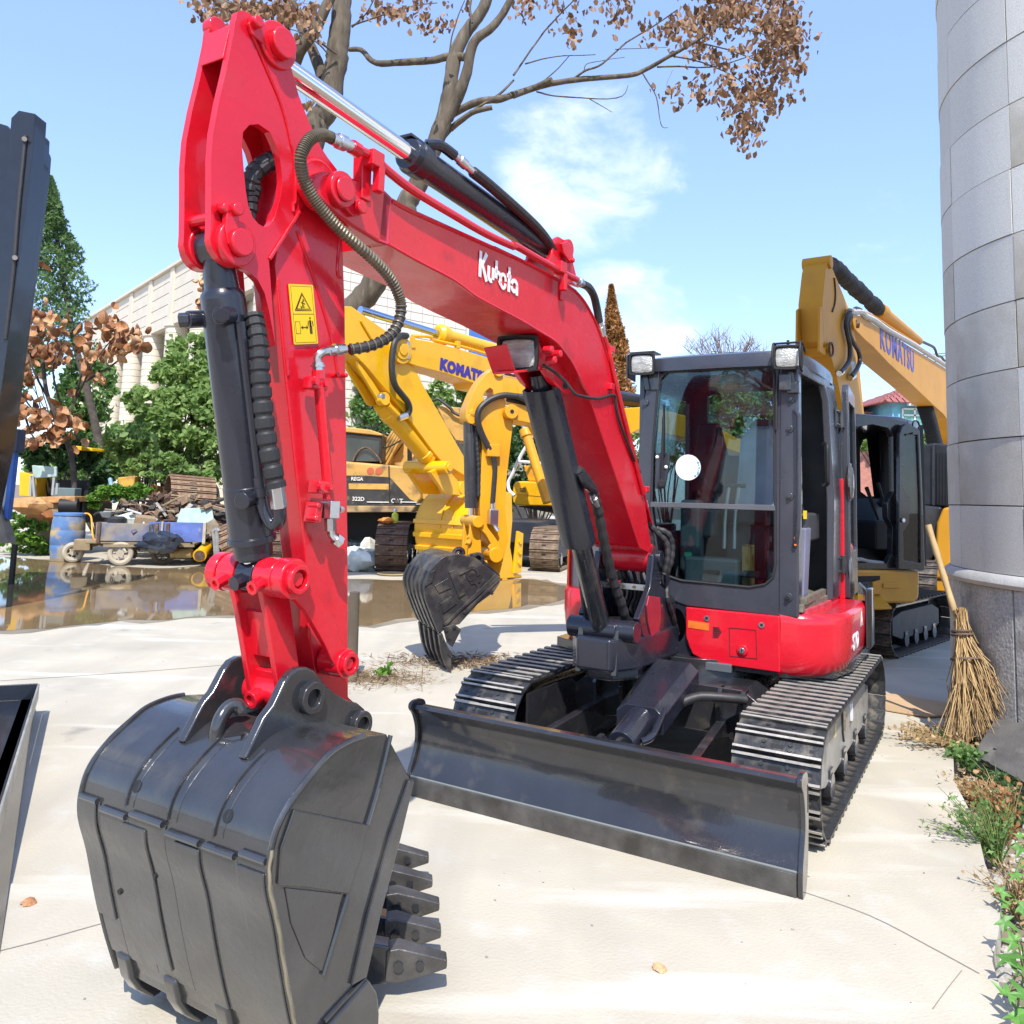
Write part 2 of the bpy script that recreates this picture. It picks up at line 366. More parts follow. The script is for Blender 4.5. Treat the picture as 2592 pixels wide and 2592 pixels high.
# ---- arm pivot and boom -------------------------------------------
xb = XC+.15; xbl = XC-.15
TOPB = tr(c1, xb, [(1235,1040),(1270,1075),(1380,1135),(1600,1235),(1932,1385)])+tr(c4, xb, [(200,472),(450,590),(700,720),(900,830),(1000,905),(1080,1000),(1150,1120),(1210,1250),(1260,1400),(1310,1560),(1360,1750)])+tr(c7, xb, [(1720,724),(1800,1010),(1870,1270),(1932,1500)])+tr(c5, xb, [(245,1260),(300,1640)])
LOWB = tr(c5, xb, [(190,1588)])+tr(c7, xb, [(1850,1650),(1800,1500),(1700,1200),(1600,900),(1539,724)])+tr(c4, xb, [(1060,1830),(960,1630),(870,1500),(780,1400),(600,1290),(430,1190),(200,1070),(0,960)])+tr(c1, xb, [(1600,1520),(1400,1415),(1250,1330)])
boomo = TOPB+LOWB
MB().plate(boomo, xbl, xb).build('boom', RED, red, .008)
# flange lips along the boom plates
lip = [V((xb+.003, y, z)) for y, z in smooth([V((p[0], p[1], 0)) for p in LOWB[1:]], 3) and [(p[0], p[1]) for p in LOWB[1:]]]
MB().tube(smooth(lip, 3), .006, 6).build('weld_bead', RED, red)
MB().tube(smooth([V((xb+.002, p[0], p[1]-.012)) for p in TOPB[1:-2]], 3), .006, 6).build('weld_bead', RED, red)
# boom nose: two ears outside the arm
nose = [(1245,1335),(1200,1320),(1060,1235),(960,1160),(870,1075),(838,1020),(836,975),(860,945),(910,928),(1000,950),(1130,985),(1200,1010),(1270,1075)]
nz_ = tr(c1, xb, nose)
MB().plate(nz_, xa+.012, xb+.004).build('boom_nose', RED, red, .012)
MB().plate(nz_, xbl-.004, xl-.012).build('boom_nose', RED, red, .012)
pv = pin('pin_boss', c1, 1000, 1030, xb+.02, xb-.02, xb+.03, .058, RED, .012, .04)
bp_ = P(c1, 890, 990, xb); MB().tube([(xa, pv.y-.02, pv.z+.02), (xa+.03, pv.y-.02, pv.z+.02)], .085, 22).build('pin_boss', RED, red, .01)
kp = tr(c1, xb+.02, [(935,985),(990,950),(1050,980),(1075,1050),(1110,1120),(1100,1170),(1060,1175),(1000,1110),(945,1050)])
MB().plate(kp, xb, xb+.02).build('keeper_plate', RED, red, .004); pin('bolt', c1, 1085, 1130, xb+.02, xb, xb+.045, .022)
# seam plate
MB().plate(tr(c1, xb+.001, [(1225,1035),(1265,1075),(1250,1330),(1200,1310)]), xb-.002, xb+.004).build('seam_plate', mat('scuffed_red', (.56, .04, .075), .5, var=.2, scale=9), red, .001)
# pipe bracket on the boom
MB().plate(tr(c1, xb+.01, [(1110,840),(1160,820),(1195,850),(1185,920),(1160,930),(1155,1100),(1105,1075)]), xb-.03, xb+.012).build('pipe_bracket', RED, red, .004)
pth = [(c1,1060,800),(c1,1160,850),(c1,1250,930),(c1,1350,1010),(c1,1450,1075),(c1,1600,1165),(c1,1780,1270),(c1,1932,1340),(c4,400,470),(c4,700,640),(c4,880,740),(c4,1000,800)]
MB().tube(smooth([P(t, x, y, xb+.03) for t, x, y in pth], 4), .016, 10).build('hydraulic_pipe', RED, red)
for t, x, y in ((c1, 1170, 870), (c4, 840, 690)):
    q = P(t, x, y, xb+.03); MB().box(q, (.05, .06, .055)).build('pipe_clamp', RED, red, .005)
    MB().box(q+V((.01, .02, -.06)), (.03, .03, .09)).build('clamp_foot', RED, red, .004)
def ferrule(p, q, r, name='hose_fitting', m=STEEL):
    p, q = V(p), V(q); d = q-p
    MB().tube([p, p+d*.3, p+d*.32, p+d*.6, p+d*.62, q], [r, r, r*1.25, r*1.25, r*.95, r*.95], 12).build(name, m, red, 0)
ferrule(P(c1, 940, 750, xb+.03), P(c1, 1060, 800, xb+.03), .02)
MB().tube([P(c1, 1050, 795, xb+.03), P(c1, 1090, 822, xb+.03)], .024, 8).build('hose_nut', RED, red)
# spiral guarded hose from the boom pipe to the arm pipe
hp = [(c1,935,745,.03),(c1,890,732,.03),(c1,840,745,.035),(c1,800,790,.03),(c1,775,860,.02),(c1,790,970,.0),(c1,840,1070,0),(c1,900,1150,.01),(c1,980,1240,.02),(c1,1080,1330,.03),(c1,1180,1420,.03),(c1,1260,1510,.03),(c1,1310,1610,.03),(c1,1320,1690,.03),(c1,1295,1780,.03),(c1,1240,1840,.02),(c1,1150,1880,.0),(c1,1040,1900,-.03)]
hp3 = smooth([P(t, x, y, xb+dx) for t, x, y, dx in hp], 26)
rr = [.0165+(.0035 if k % 4 in (0, 1) else 0) for k in range(len(hp3))]
MB().tube(hp3[:330], rr[:330], 10).build('spiral_hose', BRASSH, red, 0, 20)
MB().tube(hp3[325:], [.017]*len(hp3[325:]), 10).build('hose', HOSEB, red)
g = MB()
for k in range(330, len(hp3)-4, 9):
    c_ = hp3[k]; t_ = (hp3[k+1]-hp3[k-1]).normalized(); g.ring(c_-t_*.002, c_+t_*.002, .0205, .016, 12)
g.build('hose_coil', BRASSH, red)
e0 = P(c2, 1300, 505, xb-.03); e1 = P(c2, 1190, 520, xb-.03)
ferrule(e0, e1, .017)
MB().tube(smooth([e1, P(c2, 1150, 530, xb-.03), P(c2, 1118, 560, xb-.04), P(c2, 1115, 610, xa+.04)], 5), .013, 10).build('pipe_elbow', STEEL, red)
ap0 = P(c2, 1118, 655, xa+.04)
ferrule(P(c2, 1116, 600, xa+.04), ap0, .018, 'hose_fitting')
MB().tube([ap0, P(c2, 1120, 715, xa+.04)], .020, 10).build('pipe_nut', RED, red)
MB().tube([P(c2, 1120, 690, xa+.04), P(c2, 1185, 1450, xa+.04), P(c2, 1190, 1550, xa+.04)], .017, 12).build('hydraulic_pipe', RED, red)
for (x, y) in ((1100, 748), (1135, 1472)):
    q = P(c2, x, y, xa+.03); MB().box(q, (.05, .062, .04)).build('pipe_clamp', RED, red, .005)
    for dx in (-.03, .012): MB().tube([q+V((.02, dx, 0)), q+V((.037, dx, 0))], .010, 6).build('bolt', RED, red)
q = P(c2, 1198, 1628, xa+.045); MB().box(q, (.05, .042, .055)).build('valve_block', STEEL, red, .003)
MB().tube([P(c2,1262,1628,xa+.05), P(c2,1285,1628,xa+.05)], .011, 10).build('valve_plug', STEEL, red)
MB().tube([P(c2,1200,1690,xa+.045), P(c2,1203,1775,xa+.045)], .017, 6).build('hose_nut', STEEL, red)
MB().tube(smooth([P(c2,1205,1770,xa+.045), P(c2,1215,1810,xa+.045), P(c2,1245,1835,xa+.05), P(c2,1262,1850,xa+.055)], 4), .012, 10).build('pipe_elbow', STEEL, red)
MB().tube([P(c2,1235,1830,xa+.05), P(c2,1272,1858,xa+.055)], .02, 6).build('hose_nut', STEEL, red)
MB().bar(P(c2,1095,1580,xa+.015), P(c2,1075,1720,xa+.015), .03, .05, (1,0,0)).build('valve_bracket', RED, red, .004)
for x, y in ((1105,1600),(1090,1690)): pin('bolt', c2, x, y, xa+.03, xa, xa+.045, .010)
for x, y in ((1245,690),(1300,690)): pin('plug', c2, x, y, xa, xa-.02, xa+.014, .008)
# ---- warning sticker ----------------------------------------------
st = [P(z2, *q, xa-.012) for q in ((1135,1632),(1370,1622),(1305,1045),(1076,1038))]
o_ = st[0]; ux = (st[1]-st[0]); uy = (st[3]-st[0]); Wd, Ht = ux.length, uy.length
sk = MB(); sk.slab([(p[0]*Wd, p[1]*Ht) for p in smooth([V((.03,0,0)),V((.97,0,0)),V((1,.012,0)),V((1,.988,0)),V((.97,1,0)),V((.03,1,0)),V((0,.988,0)),V((0,.012,0))],1,True)], 0, .0015)
sob = sk.build('warning_sticker', STICK, red); sob.matrix_local = basis(o_, ux, uy)
g = MB(); sw = lambda pts, w: stroke(g, [(x*Wd, y*Ht) for x, y in pts], w*Wd, .001, .0022)
for s_ in (1, .82): sw([(.5-.33*s_, .70-.135*s_), (.5+.33*s_, .70-.135*s_), (.5, .70+.16*s_), (.5-.33*s_, .70-.135*s_)], .025)
sw([(.07,.03),(.93,.03),(.93,.97),(.07,.97),(.07,.03)], .008); sw([(.07,.505),(.93,.505)], .01)
sw([(.5,.73),(.5,.66),(.44,.62),(.56,.62),(.5,.66)], .03); sw([(.43,.70),(.6,.67)], .025); sw([(.4,.64),(.44,.60)], .02); sw([(.52,.76),(.56,.71)], .03)
sw([(.13,.18),(.13,.38),(.31,.38),(.31,.18),(.13,.18)], .012)
sw([(.36,.28),(.62,.28)], .025); sw([(.42,.305),(.35,.28),(.42,.255)], .02); sw([(.56,.305),(.63,.28),(.56,.255)], .02)
for k in range(6): sw([(.71+.012*k, .40), (.71+.012*k, .29)], .02)
sw([(.66,.39),(.64,.30)], .03); sw([(.83,.39),(.85,.30)], .03); sw([(.715,.3),(.72,.17)], .045); sw([(.78,.3),(.775,.17)], .045)
sw([(.72,.435),(.77,.435)], .06)
g.build('sticker_print', BLACKM, sob)
# ---- lettering on the boom ----------------------------------------
l0, l1 = P(c1, 1736, 1510, xb), P(c4, 418, 965, xb)
ux = (l1-l0); uy = V((0, 0, 1))
LW = ux.length; g = MB(); K = lambda pts, w=.055: stroke(g, [(x*LW, y*LW) for x, y in pts], w*LW, 0, .0025)
H = .33
def arc(cx, cy, r, a0, a1, n=10, ry=None): return [(cx+r*cos(RAD(a0+(a1-a0)*k/n)), cy+(ry or r)*sin(RAD(a0+(a1-a0)*k/n))) for k in range(n+1)]
K([(.03,.02),(.03,.36)]); K([(.17,.36),(.075,.2),(.19,.0)], .06)
K([(.235,.22),(.235,.1)]); K([(.235,.1)]+arc(.29,.09,.055,180,300)); K([(.345,.22),(.345,.06)])
K([(.42,.34),(.42,.1)]); K([(.40,.21)]+arc(.46,.115,.075,100,-60))
K(arc(.60,.115,.066,2,172,12,.085),.046); K(arc(.60,.10,.066,186,352,12,.085),.046)
K([(.755,.34),(.755,.0)]); K([(.70,.215),(.80,.215)])
K(arc(.90,.115,.075,170,-5)); K(arc(.885,.1,.06,180,320)); K([(.972,.15),(.972,-.0)])
lo = g.build('boom_lettering', WHITE, red); lo.matrix_local = basis(l0+V((.0035, 0, 0)), ux, uy)
# ---- arm cylinder on top of the boom --------------------------------
r0 = V((XC, atp.y, atp.z)); k0 = P(c1, 1372, 855, XC); k1 = P(c4, 700, 505, XC); ax = (k1-r0).normalized(); k0 = r0+ax*((k0-r0).dot(ax)); k1 = r0+ax*((k1-r0).dot(ax))
MB().cyl(r0, k0+ax*.05, .036, 24).build('cylinder_rod', CHROME, red)
MB().tube([k0-ax*.02, k0+ax*.01, k0+ax*.011, k0+ax*.075, k0+ax*.08, k1-ax*.05, k1], [.06, .066, .072, .072, .060, .060, .045], 24).build('arm_cylinder', DARK, red, .002)
sp = V((.05, 0, .04))
MB().tube(smooth([k0+ax*.07+V((.02, 0, .07)), k0+ax*.12+V((.05, 0, .085)), k0+ax*.2+V((.065, 0, .075))], 4), .022, 10).build('hose_elbow', DARK, red)
ferrule(k0+ax*.18+V((.065,0,.078)), k0+ax*.34+V((.07,0,.06)), .017)
MB().tube(smooth([k0+ax*.33+V((.07,0,.06)), k0+ax*.5+V((.075,0,.05)), k0+ax*.9+V((.07,0,.02)), k1+V((.05,0,-.03)), k1+ax*.1+V((.04,0,-.12))], 6), .024, 10).build('cylinder_hose', HOSEB, red)
MB().box(k0+ax*.05+V((-.02,0,.075)), (.07,.14,.012), ax.to_track_quat('Y','Z').to_matrix()).build('cylinder_bracket', DARK, red, .002)
lugp = P(c4, 880, 500, XC+.06)
lug = tr(c4, XC+.075, [(700,640),(760,560),(770,480),(800,400),(830,380),(880,410),(920,410),(955,460),(965,560),(975,650),(1010,790),(1050,880),(900,830)])
MB().plate(lug, XC+.05, XC+.075).build('cylinder_lug', RED, red, .006)
MB().plate(lug, XC-.075, XC-.05).build('cylinder_lug', RED, red, .006)
MB().tube([(XC-.09, lugp.y, lugp.z), (XC+.095, lugp.y, lugp.z)], .045, 20).build('pin_boss', RED, red, .005)
MB().tube([V((XC,k1.y,k1.z))-ax*.02, V((XC, lugp.y, lugp.z))], [.05,.055], 16).build('cylinder_eye', DARK, red)
kp = tr(c4, XC+.1, [(850,450),(900,430),(950,470),(960,560),(970,610),(940,640),(910,600),(870,540)])
MB().plate(kp, XC+.09, XC+.105).build('keeper_plate', RED, red, .003); pin('bolt', c4, 955, 615, XC+.105, XC+.08, XC+.12, .012)
# small fittings at the boom top end: black hose and steel ends
ferrule(P(c4,1000,810,xb+.03), P(c4,1070,850,xb+.03), .018)
MB().tube(smooth([P(c4,1065,848,xb+.03),P(c4,1120,880,xb+.02),P(c4,1170,960,xb+.01),P(c4,1200,1080,xb),P(c4,1225,1220,xb)], 6), .021, 10).build('hose', HOSEB, red)
ferrule(P(c4,1225,1220,xb), P(c4,1262,1350,xb), .018)
MB().tube(smooth([P(c4,1262,1345,xb),P(c4,1310,1470,xb+.005),P(c4,1330,1560,xb+.01),P(c4,1370,1740,xb+.01),P(c7,1760,850,xb+.01),P(c7,1880,1330,xb+.01)], 4), .014, 8).build('hydraulic_pipe', RED, red)
for t, x, y in ((c4,1325,1490),(c7,1885,1300),(c4,1320,1850)):
    q = P(t,x,y,xb+.0); MB().box(q,(.05,.05,.035)).build('pipe_clamp', RED, red, .005)
for t, x, y in ((c4,855,920),): 
    MB().box(P(t,x,y,xb+.005),(.012,.03,.085)).build('hose_hook', RED, red, .004)
# ---- work light under the boom knee -----------------------------------
wl0 = P(c4, 440, 1535, XC+.03)
def lamp(parent, c, yaw, pitch, s=1., housing=BLACKM, name='work_light'):
    R3 = Matrix.Rotation(yaw, 3, 'Z') @ Matrix.Rotation(pitch, 3, 'X')
    def rr(w, h, r): return smooth([V((sx*(w-ox), 0, sz*(h-oz))) for sx, sz, ox, oz in ((1,1,r,0),(1,1,0,r),(1,-1,0,r),(1,-1,r,0),(-1,-1,r,0),(-1,-1,0,r),(-1,1,0,r),(-1,1,r,0))], 2, True)
    def lp(w, h, r, y): return [c+R3@(p+V((0, y, 0)))*s for p in rr(w, h, r)]
    h = MB().loft([lp(.03,.03,.01,.06), lp(.06,.055,.02,.045), lp(.078,.066,.02,0), lp(.08,.068,.02,-.03), lp(.07,.058,.018,-.03), lp(.066,.054,.018,-.012)]).build(name, housing, parent)
    l_ = MB().loft([lp(.066,.054,.018,-.012), lp(.064,.052,.018,-.018), lp(.045,.036,.014,-.025)]).build('lamp_lens', LENS, h)
    return h
lamp(red, wl0, .22, 0, 1.22)
br = [P(c4, *q, XC+.03) for q in ((240,1440),(310,1700),(620,1665),(690,1600))]
for q0, q1, w in ((br[0]+V((-.03,.02,0)), br[1]+V((-.02,.02,0)), .012), (br[1]+V((0,0,-.005)), br[2]+V((0,0,-.005)), .012), (br[2], br[3], .012)):
    MB().bar(q0, q1, .012, .12, (1,0,0)).build('lamp_bracket', RED, red, .003)
MB().plate(tr(c4, XC+.10, [(590,1390),(640,1420),(730,1640),(640,1680),(600,1600),(585,1480)]), XC+.09, XC+.10).build('lamp_bracket', RED, red, .003)
for x, y in ((715,1490),(800,1530),(745,1590)): pin('bolt', c4, x, y, xb, xb-.02, xb+.03, .018)
# lug plates below the boom that carry the boom cylinder
lg = tr(c4, XC+.09, [(690,1500),(830,1560),(940,1700),(1010,1900),(900,1932),(760,1800),(690,1690)])
MB().plate(lg, XC+.06, XC+.09).build('boom_lug', RED, red, .006); MB().plate(lg, XC-.09, XC-.06).build('boom_lug', RED, red, .006)
# ---- boom cylinder ------------------------------------------------------
b0 = P(c7, 1240, 590, XC); b1 = P(c7, 1495, 1625, XC); b2 = P(c6, 468, 500, XC)
d = (b1-b0).normalized(); b2 = b0+d*(b2-b0).dot(d)
MB().tube([b0, b0+d*.1, b1-d*.02], .05, 18).build('boom_cylinder', DARK, red)
nrm = d.cross(V((1,0,0))).normalized(); nrm = nrm if nrm.y < 0 else -nrm
gp = lambda w, h: None
prof = [(-.088,.02),(-.088,-.05),(-.05,-.075),(.05,-.075),(.088,-.05),(.088,.02),(.08,.02),(.08,-.045),(.046,-.066),(-.046,-.066),(-.08,-.045),(-.08,.02)]
L = lambda p, s_: [p+V((x*s_,0,0))-nrm*y*s_ for x, y in prof]
MB().loft([L(b0+d*.07, 1), L(b1, .98)]).build('cylinder_guard', DARK, red, .003)
MB().cyl(b1-d*.1, b2-d*.03, .03, 18).build('cylinder_rod', mat('dark_chrome', (.25,.25,.26), .15, metal=1, var=0), red)
MB().tube([b2-d*.62, b2-d*.05, b2], [.055,.055,.05], 18).build('rod_sleeve', BLK, red)
MB().tube([(XC-.1, b2.y, b2.z), (XC+.1, b2.y, b2.z)], .055, 18).build('pin_boss', DARK, red, .005)
MB().tube(smooth([P(c7,1450,1620,XC-.1),P(c7,1480,1690,XC-.11)], 3), .014, 8).build('hose_fitting', STEEL, red)
MB().tube(smooth([P(c6,320,190,XC-.1),P(c6,335,260,XC-.1),P(c6,345,380,XC-.1),P(c6,365,500,XC-.12),P(c6,400,575,XC-.1),P(c6,440,610,XC-.08)], 5), .026, 10).build('wrapped_hose', RUB, red)
hh = smooth([P(c7,1480,1180,XC+.09),P(c7,1560,1290,XC+.09),P(c7,1600,1420,XC+.09),P(c7,1640,1620,XC+.09),P(c6,480,300,XC+.09),P(c6,520,420,XC+.1),P(c6,560,540,XC+.1),P(c6,620,610,XC+.11)], 8)
MB().tube(hh, [.024+.003*((k*7) % 3) for k in range(len(hh))], 10).build('wrapped_hose', RUB, red, 0, 20)
MB().tube(smooth([P(c7,1490,1200,XC+.1),P(c7,1530,1270,XC+.11),P(c7,1580,1310,XC+.1)], 4), .022, 10).build('hose_elbow', DARK, red)
ferrule(P(c7,1565,1330,XC+.1), P(c7,1600,1400,XC+.1), .016)
# lamp cable
MB().tube(smooth([P(c4,680,1640,XC+.12),P(c4,780,1700,XC+.12),P(c4,890,1800,XC+.14),P(c4,960,1890,xb+.01),P(c7,1480,725,xb+.012),P(c7,1600,745,xb+.012),P(c7,1700,725,xb+.012),P(c7,1715,800,xb+.012),P(c7,1740,900,xb+.012),P(c7,1800,1060,xb+.012),P(c7,1860,1200,xb+.012)], 6), .008, 8).build('lamp_cable', HOSEB, red)
MB().box(P(c4,890,1830,XC+.13),(.015,.02,.04)).build('cable_clip', BLACKM, red)
# ---- bucket cylinder in front of the arm --------------------------------
cA = V((XC, bcp.y, bcp.z)); p1 = P(z3, 785, 450, XC+.17); cB = V((XC, p1.y, p1.z)); dd = (cB-cA).normalized(); Lc = (cB-cA).length
cyb = P(c2, 720, 1830, XC); Lb = (cyb-cA).dot(dd)
MB().tube([(XC-.036, cA.y, cA.z), (XC+.036, cA.y, cA.z)], .056, 20).build('cylinder_eye', DARK, red, .006)
MB().tube([cA+dd*.02, cA+dd*.13], [.042, .05], 18).build('cylinder_neck', DARK, red)
MB().tube([cA+dd*.12, cA+dd*.135, cA+dd*.15, cA+dd*(Lb-.17), cA+dd*(Lb-.168), cA+dd*(Lb-.02), cA+dd*(Lb-.018), cA+dd*Lb, cA+dd*(Lb+.002), cA+dd*(Lb+.045)], [.05, .061, .063, .063, .065, .065, .071, .071, .058, .056], 28).build('bucket_cylinder', DARK, red, .001)
MB().cyl(cA+dd*(Lb+.03), cB, .034, 20).build('cylinder_rod', CHROME, red)
MB().tube([cB-dd*.12, cB-dd*.05], [.038, .046], 16).build('rod_eye_neck', DARK, red); MB().tube([(XC-.036, cB.y, cB.z), (XC+.036, cB.y, cB.z)], .055, 20).build('rod_eye', DARK, red, .005)
fn = dd.cross(V((1, 0, 0))).normalized(); fn = fn if fn.y < 0 else -fn       # towards the front of the arm
MB().tube([cB+fn*.05, cB+fn*.085], .022, 8).build('grease_boss', DARK, red)
o1 = cA+dd*.2
for sx, k in ((-.058, 0), (.052, 0)):
    MB().tube([o1+V((sx, 0, 0))+fn*.025, o1+V((sx*1.25, 0, 0))+fn*.075], .026, 12).build('port_boss', DARK, red, .004)
    MB().tube([o1+V((sx*1.25, 0, 0))+fn*.065, o1+V((sx*1.25+(.022 if sx > 0 else -.022), 0, 0))+fn*.085], .022, 6).build('port_plug', DARK, red, .002)
s1 = V((.072, 0, 0))+fn*.01
MB().tube([o1+s1+dd*.02, o1+s1+dd*.48], .014, 10).build('cylinder_pipe', DARK, red)
MB().tube(smooth([o1+s1+dd*.47, o1+s1+dd*.56+V((.005,0,0)), o1+s1+dd*.61+V((.035,0,0)), o1+s1+dd*.59+V((.065,0,0)), o1+s1+dd*.55+V((.068,0,0))], 5), .019, 12).build('pipe_elbow', DARK, red)
MB().tube([o1+s1+dd*.56+V((.068,0,0)), o1+s1+dd*.49+V((.066,0,0))], .024, 6).build('hose_nut', STEEL, red, .003); MB().ring(o1+s1+dd*.50, o1+s1+dd*.525, .024, .0135, 12).build('pipe_clamp', DARK, red)
hs = smooth([o1+s1+dd*.50+V((.067,0,0)), o1+s1+dd*.35+V((.05,.0,0)), o1+s1+dd*.2+V((.042,.01,0)), o1+s1+dd*.08+V((.03,.03,0)), o1+s1-dd*.01+V((.0,.05,0))], 24)
MB().tube(hs, [.0245+(.004 if (k % 7) < 5 else -.001) for k in range(len(hs))], 12).build('wrapped_hose', RUB, red, 0, 25)
q = cA+dd*(Lb-.14)+V((.045,0,0))+fn*.05
MB().tube([q-fn*.03, q+fn*.02+V((.012,0,0))], .026, 12).build('port_boss', DARK, red, .004)
# hoses inside the arm head
for off in ((0,0), (.035,-.03)):
    hs = smooth([P(z1,1000,1560+off[0]*900,XC+.02), P(z1,880,1570+off[0]*900,XC+.02), P(z1,740,1680+off[0]*1500,XC), P(z1,690+off[0]*1500,1850,XC), P(z2,700+off[0]*400,200,XC), P(z2,700,340,XC), P(z2,640,600,XC+.0)], 14)
    MB().tube(hs, [.022+(.003 if (k % 8) < 6 else -.002) for k in range(len(hs))], 10).build('wrapped_hose', RUB, red, 0, 25)
# ---- bucket linkage -------------------------------------------------------
p2 = P(z3, 905, 1605, XC+.145); p3 = P(z3, 1385, 1870, XC+.145)
LK = V((0, 0, 0))
for x0, x1 in ((.04, .115), (-.115, -.04)):
    MB().tube([(XC+x0, p1.y, p1.z), (XC+x1, p1.y, p1.z)], .057, 24).build('link_boss', RED, red, .006)
    xm = XC+(x0+x1)/2
    f1 = V((xm, p1.y, p1.z))
    MB().tube([f1+fn*.045, f1+fn*.082+V((0,0,-.006))], .021, 8).build('lock_bolt', RED, red, .003)
    MB().ring(f1+fn*.08+V((0,0,-.006)), f1+fn*.088+V((0,0,-.006)), .021, .011, 8).build('bolt_rim', RED, red)
for x0, x1 in ((.118, .162), (-.162, -.118)):
    MB().tube([(XC+x0, p1.y, p1.z), (XC+x1, p1.y, p1.z)], .059, 24).build('link_boss', RED, red, .006)
MB().ring((XC+.16, p1.y, p1.z), (XC+.185, p1.y, p1.z), .043, .027).build('pin_rim', RED, red, .004); MB().tube([(XC+.155, p1.y, p1.z), (XC+.174, p1.y, p1.z)], .022, 8).build('link_pin', RED, red, .003)
a_, b_ = V((0, p1.y, p1.z)), V((0, p2.y, p2.z)); ld = (b_-a_).normalized(); ln = V((0, -ld.z, ld.y)); ln = ln if ln.y < 0 else -ln
hw = [a_+ln*.05+ld*.02, a_+ln*.045+ld*.1, b_+ln*.045-ld*.06, b_+ln*.045, b_-ln*.045, b_-ln*.045-ld*.06, a_-ln*.05+ld*.08, a_-ln*.05]
hpl = [(q.y, q.z) for q in hw]
MB().plate(hpl, XC+.05, XC+.072).build('link_plate', RED, red, .004); MB().plate(hpl, XC-.072, XC-.05).build('link_plate', RED, red, .004)
wl_ = (b_-a_).length
for s0, s1_ in ((.03, .055), (.11, wl_-.115), (wl_-.07, wl_-.02)):
    A_, B_ = a_+ld*s0, a_+ld*s1_
    MB().plate([(q.y, q.z) for q in (A_+ln*.016, B_+ln*.016, B_-ln*.004, A_-ln*.004)], XC-.051, XC+.051).build('link_web', RED, red, .003)
MB().tube([(XC-.095, p2.y, p2.z), (XC+.095, p2.y, p2.z)], .047, 24).build('link_boss', RED, red, .004)
q = V((XC-.02, p2.y, p2.z)); MB().tube([q+fn*.03, q+fn*.07], .024, 12).build('lock_bolt', RED, red, .003); MB().ring(q+fn*.065, q+fn*.08, .027, .015, 12).build('bolt_rim', RED, red, .002)
lo_ = P(z3, 1250, 1270, XC+.14)
sl_ = tr(z3, XC+.14, [(860,430),(960,560),(1060,720),(1140,860),(1200,1010),(1265,1130),(1290,1260),(1200,1370),(1110,1230),(1050,1090),(960,930),(860,760),(760,650),(690,560),(720,380)])
for xx in (XC+.12, XC-.142):
    MB().plate(sl_, xx, xx+.022).build('side_link', RED, red, .004)
MB().tube([(XC+.06, lo_.y, lo_.z), (XC+.15, lo_.y, lo_.z)], .045, 20).build('link_boss', RED, red, .004); MB().tube([(XC-.15, lo_.y, lo_.z), (XC-.06, lo_.y, lo_.z)], .045, 20).build('link_boss', RED, red, .004)
MB().ring((XC+.148, lo_.y, lo_.z), (XC+.168, lo_.y, lo_.z), .036, .022).build('pin_rim', RED, red, .003); MB().tube([(XC+.145, lo_.y, lo_.z), (XC+.16, lo_.y, lo_.z)], .018, 8).build('link_pin', RED, red, .002)
MB().tube([(XC-.07, p3.y, p3.z), (XC+.07, p3.y, p3.z)], .06, 20).build('arm_boss', RED, red, .004)
# ---- bucket -----------------------------------------------------------------
XR, XL = .15, -.625
PR = [(-1.632,.862),(-1.75,.878),(-1.85,.868),(-1.913,.837),(-1.985,.79),(-2.035,.735),(-2.055,.673),(-2.052,.6),(-2.018,.5),(-1.985,.38),(-1.948,.26),(-1.915,.17),(-1.895,.12)]
prs = [(p.x, p.y) for p in smooth([V((a, b, 0)) for a, b in PR], 5)]
def off(pts, d):
    out = []
    for i, p in enumerate(pts):
        a, b = pts[max(i-1,0)], pts[min(i+1,len(pts)-1)]; t = V((b[0]-a[0], b[1]-a[1])).normalized(); n_ = V((t.y, -t.x)); out.append((p[0]-n_.x*d, p[1]-n_.y*d))
    return out
def shellstrip(i0, i1, x0, x1, d0, d1, name, bev=.003, m=BKT):
    a, b = off(prs, d0)[i0:i1], off(prs, d1)[i0:i1]
    return MB().plate(b+a[::-1], x0, x1).build(name, m, buck, bev)
buck = MB().plate(off(prs, 0)+off(prs, -.012)[::-1], XL+.012, XR-.012).build('bucket', BKT, red, 0)
t_ = off(prs, .02)[10]; s_ = 1 if (t_[0] < prs[10][0] or t_[1] > prs[10][1]) else -1
if s_ < 0:
    _o = off; off = lambda p, d: _o(p, -d)
    buck.data = MB().plate(off(prs, 0)+off(prs, -.012)[::-1], XL+.012, XR-.012).mesh('bucket', BKT)
fr_ = [(-1.505,.70),(-1.56,.54),(-1.63,.36),(-1.675,.23),(-1.74,.13),(-1.83,.09)]
side = prs+fr_[::-1]
for xx, nm in ((XR-.012, 0), (XL, 0)): MB().plate(side, xx, xx+.012).build('side_plate', BKT, buck, .003)
N = len(prs)
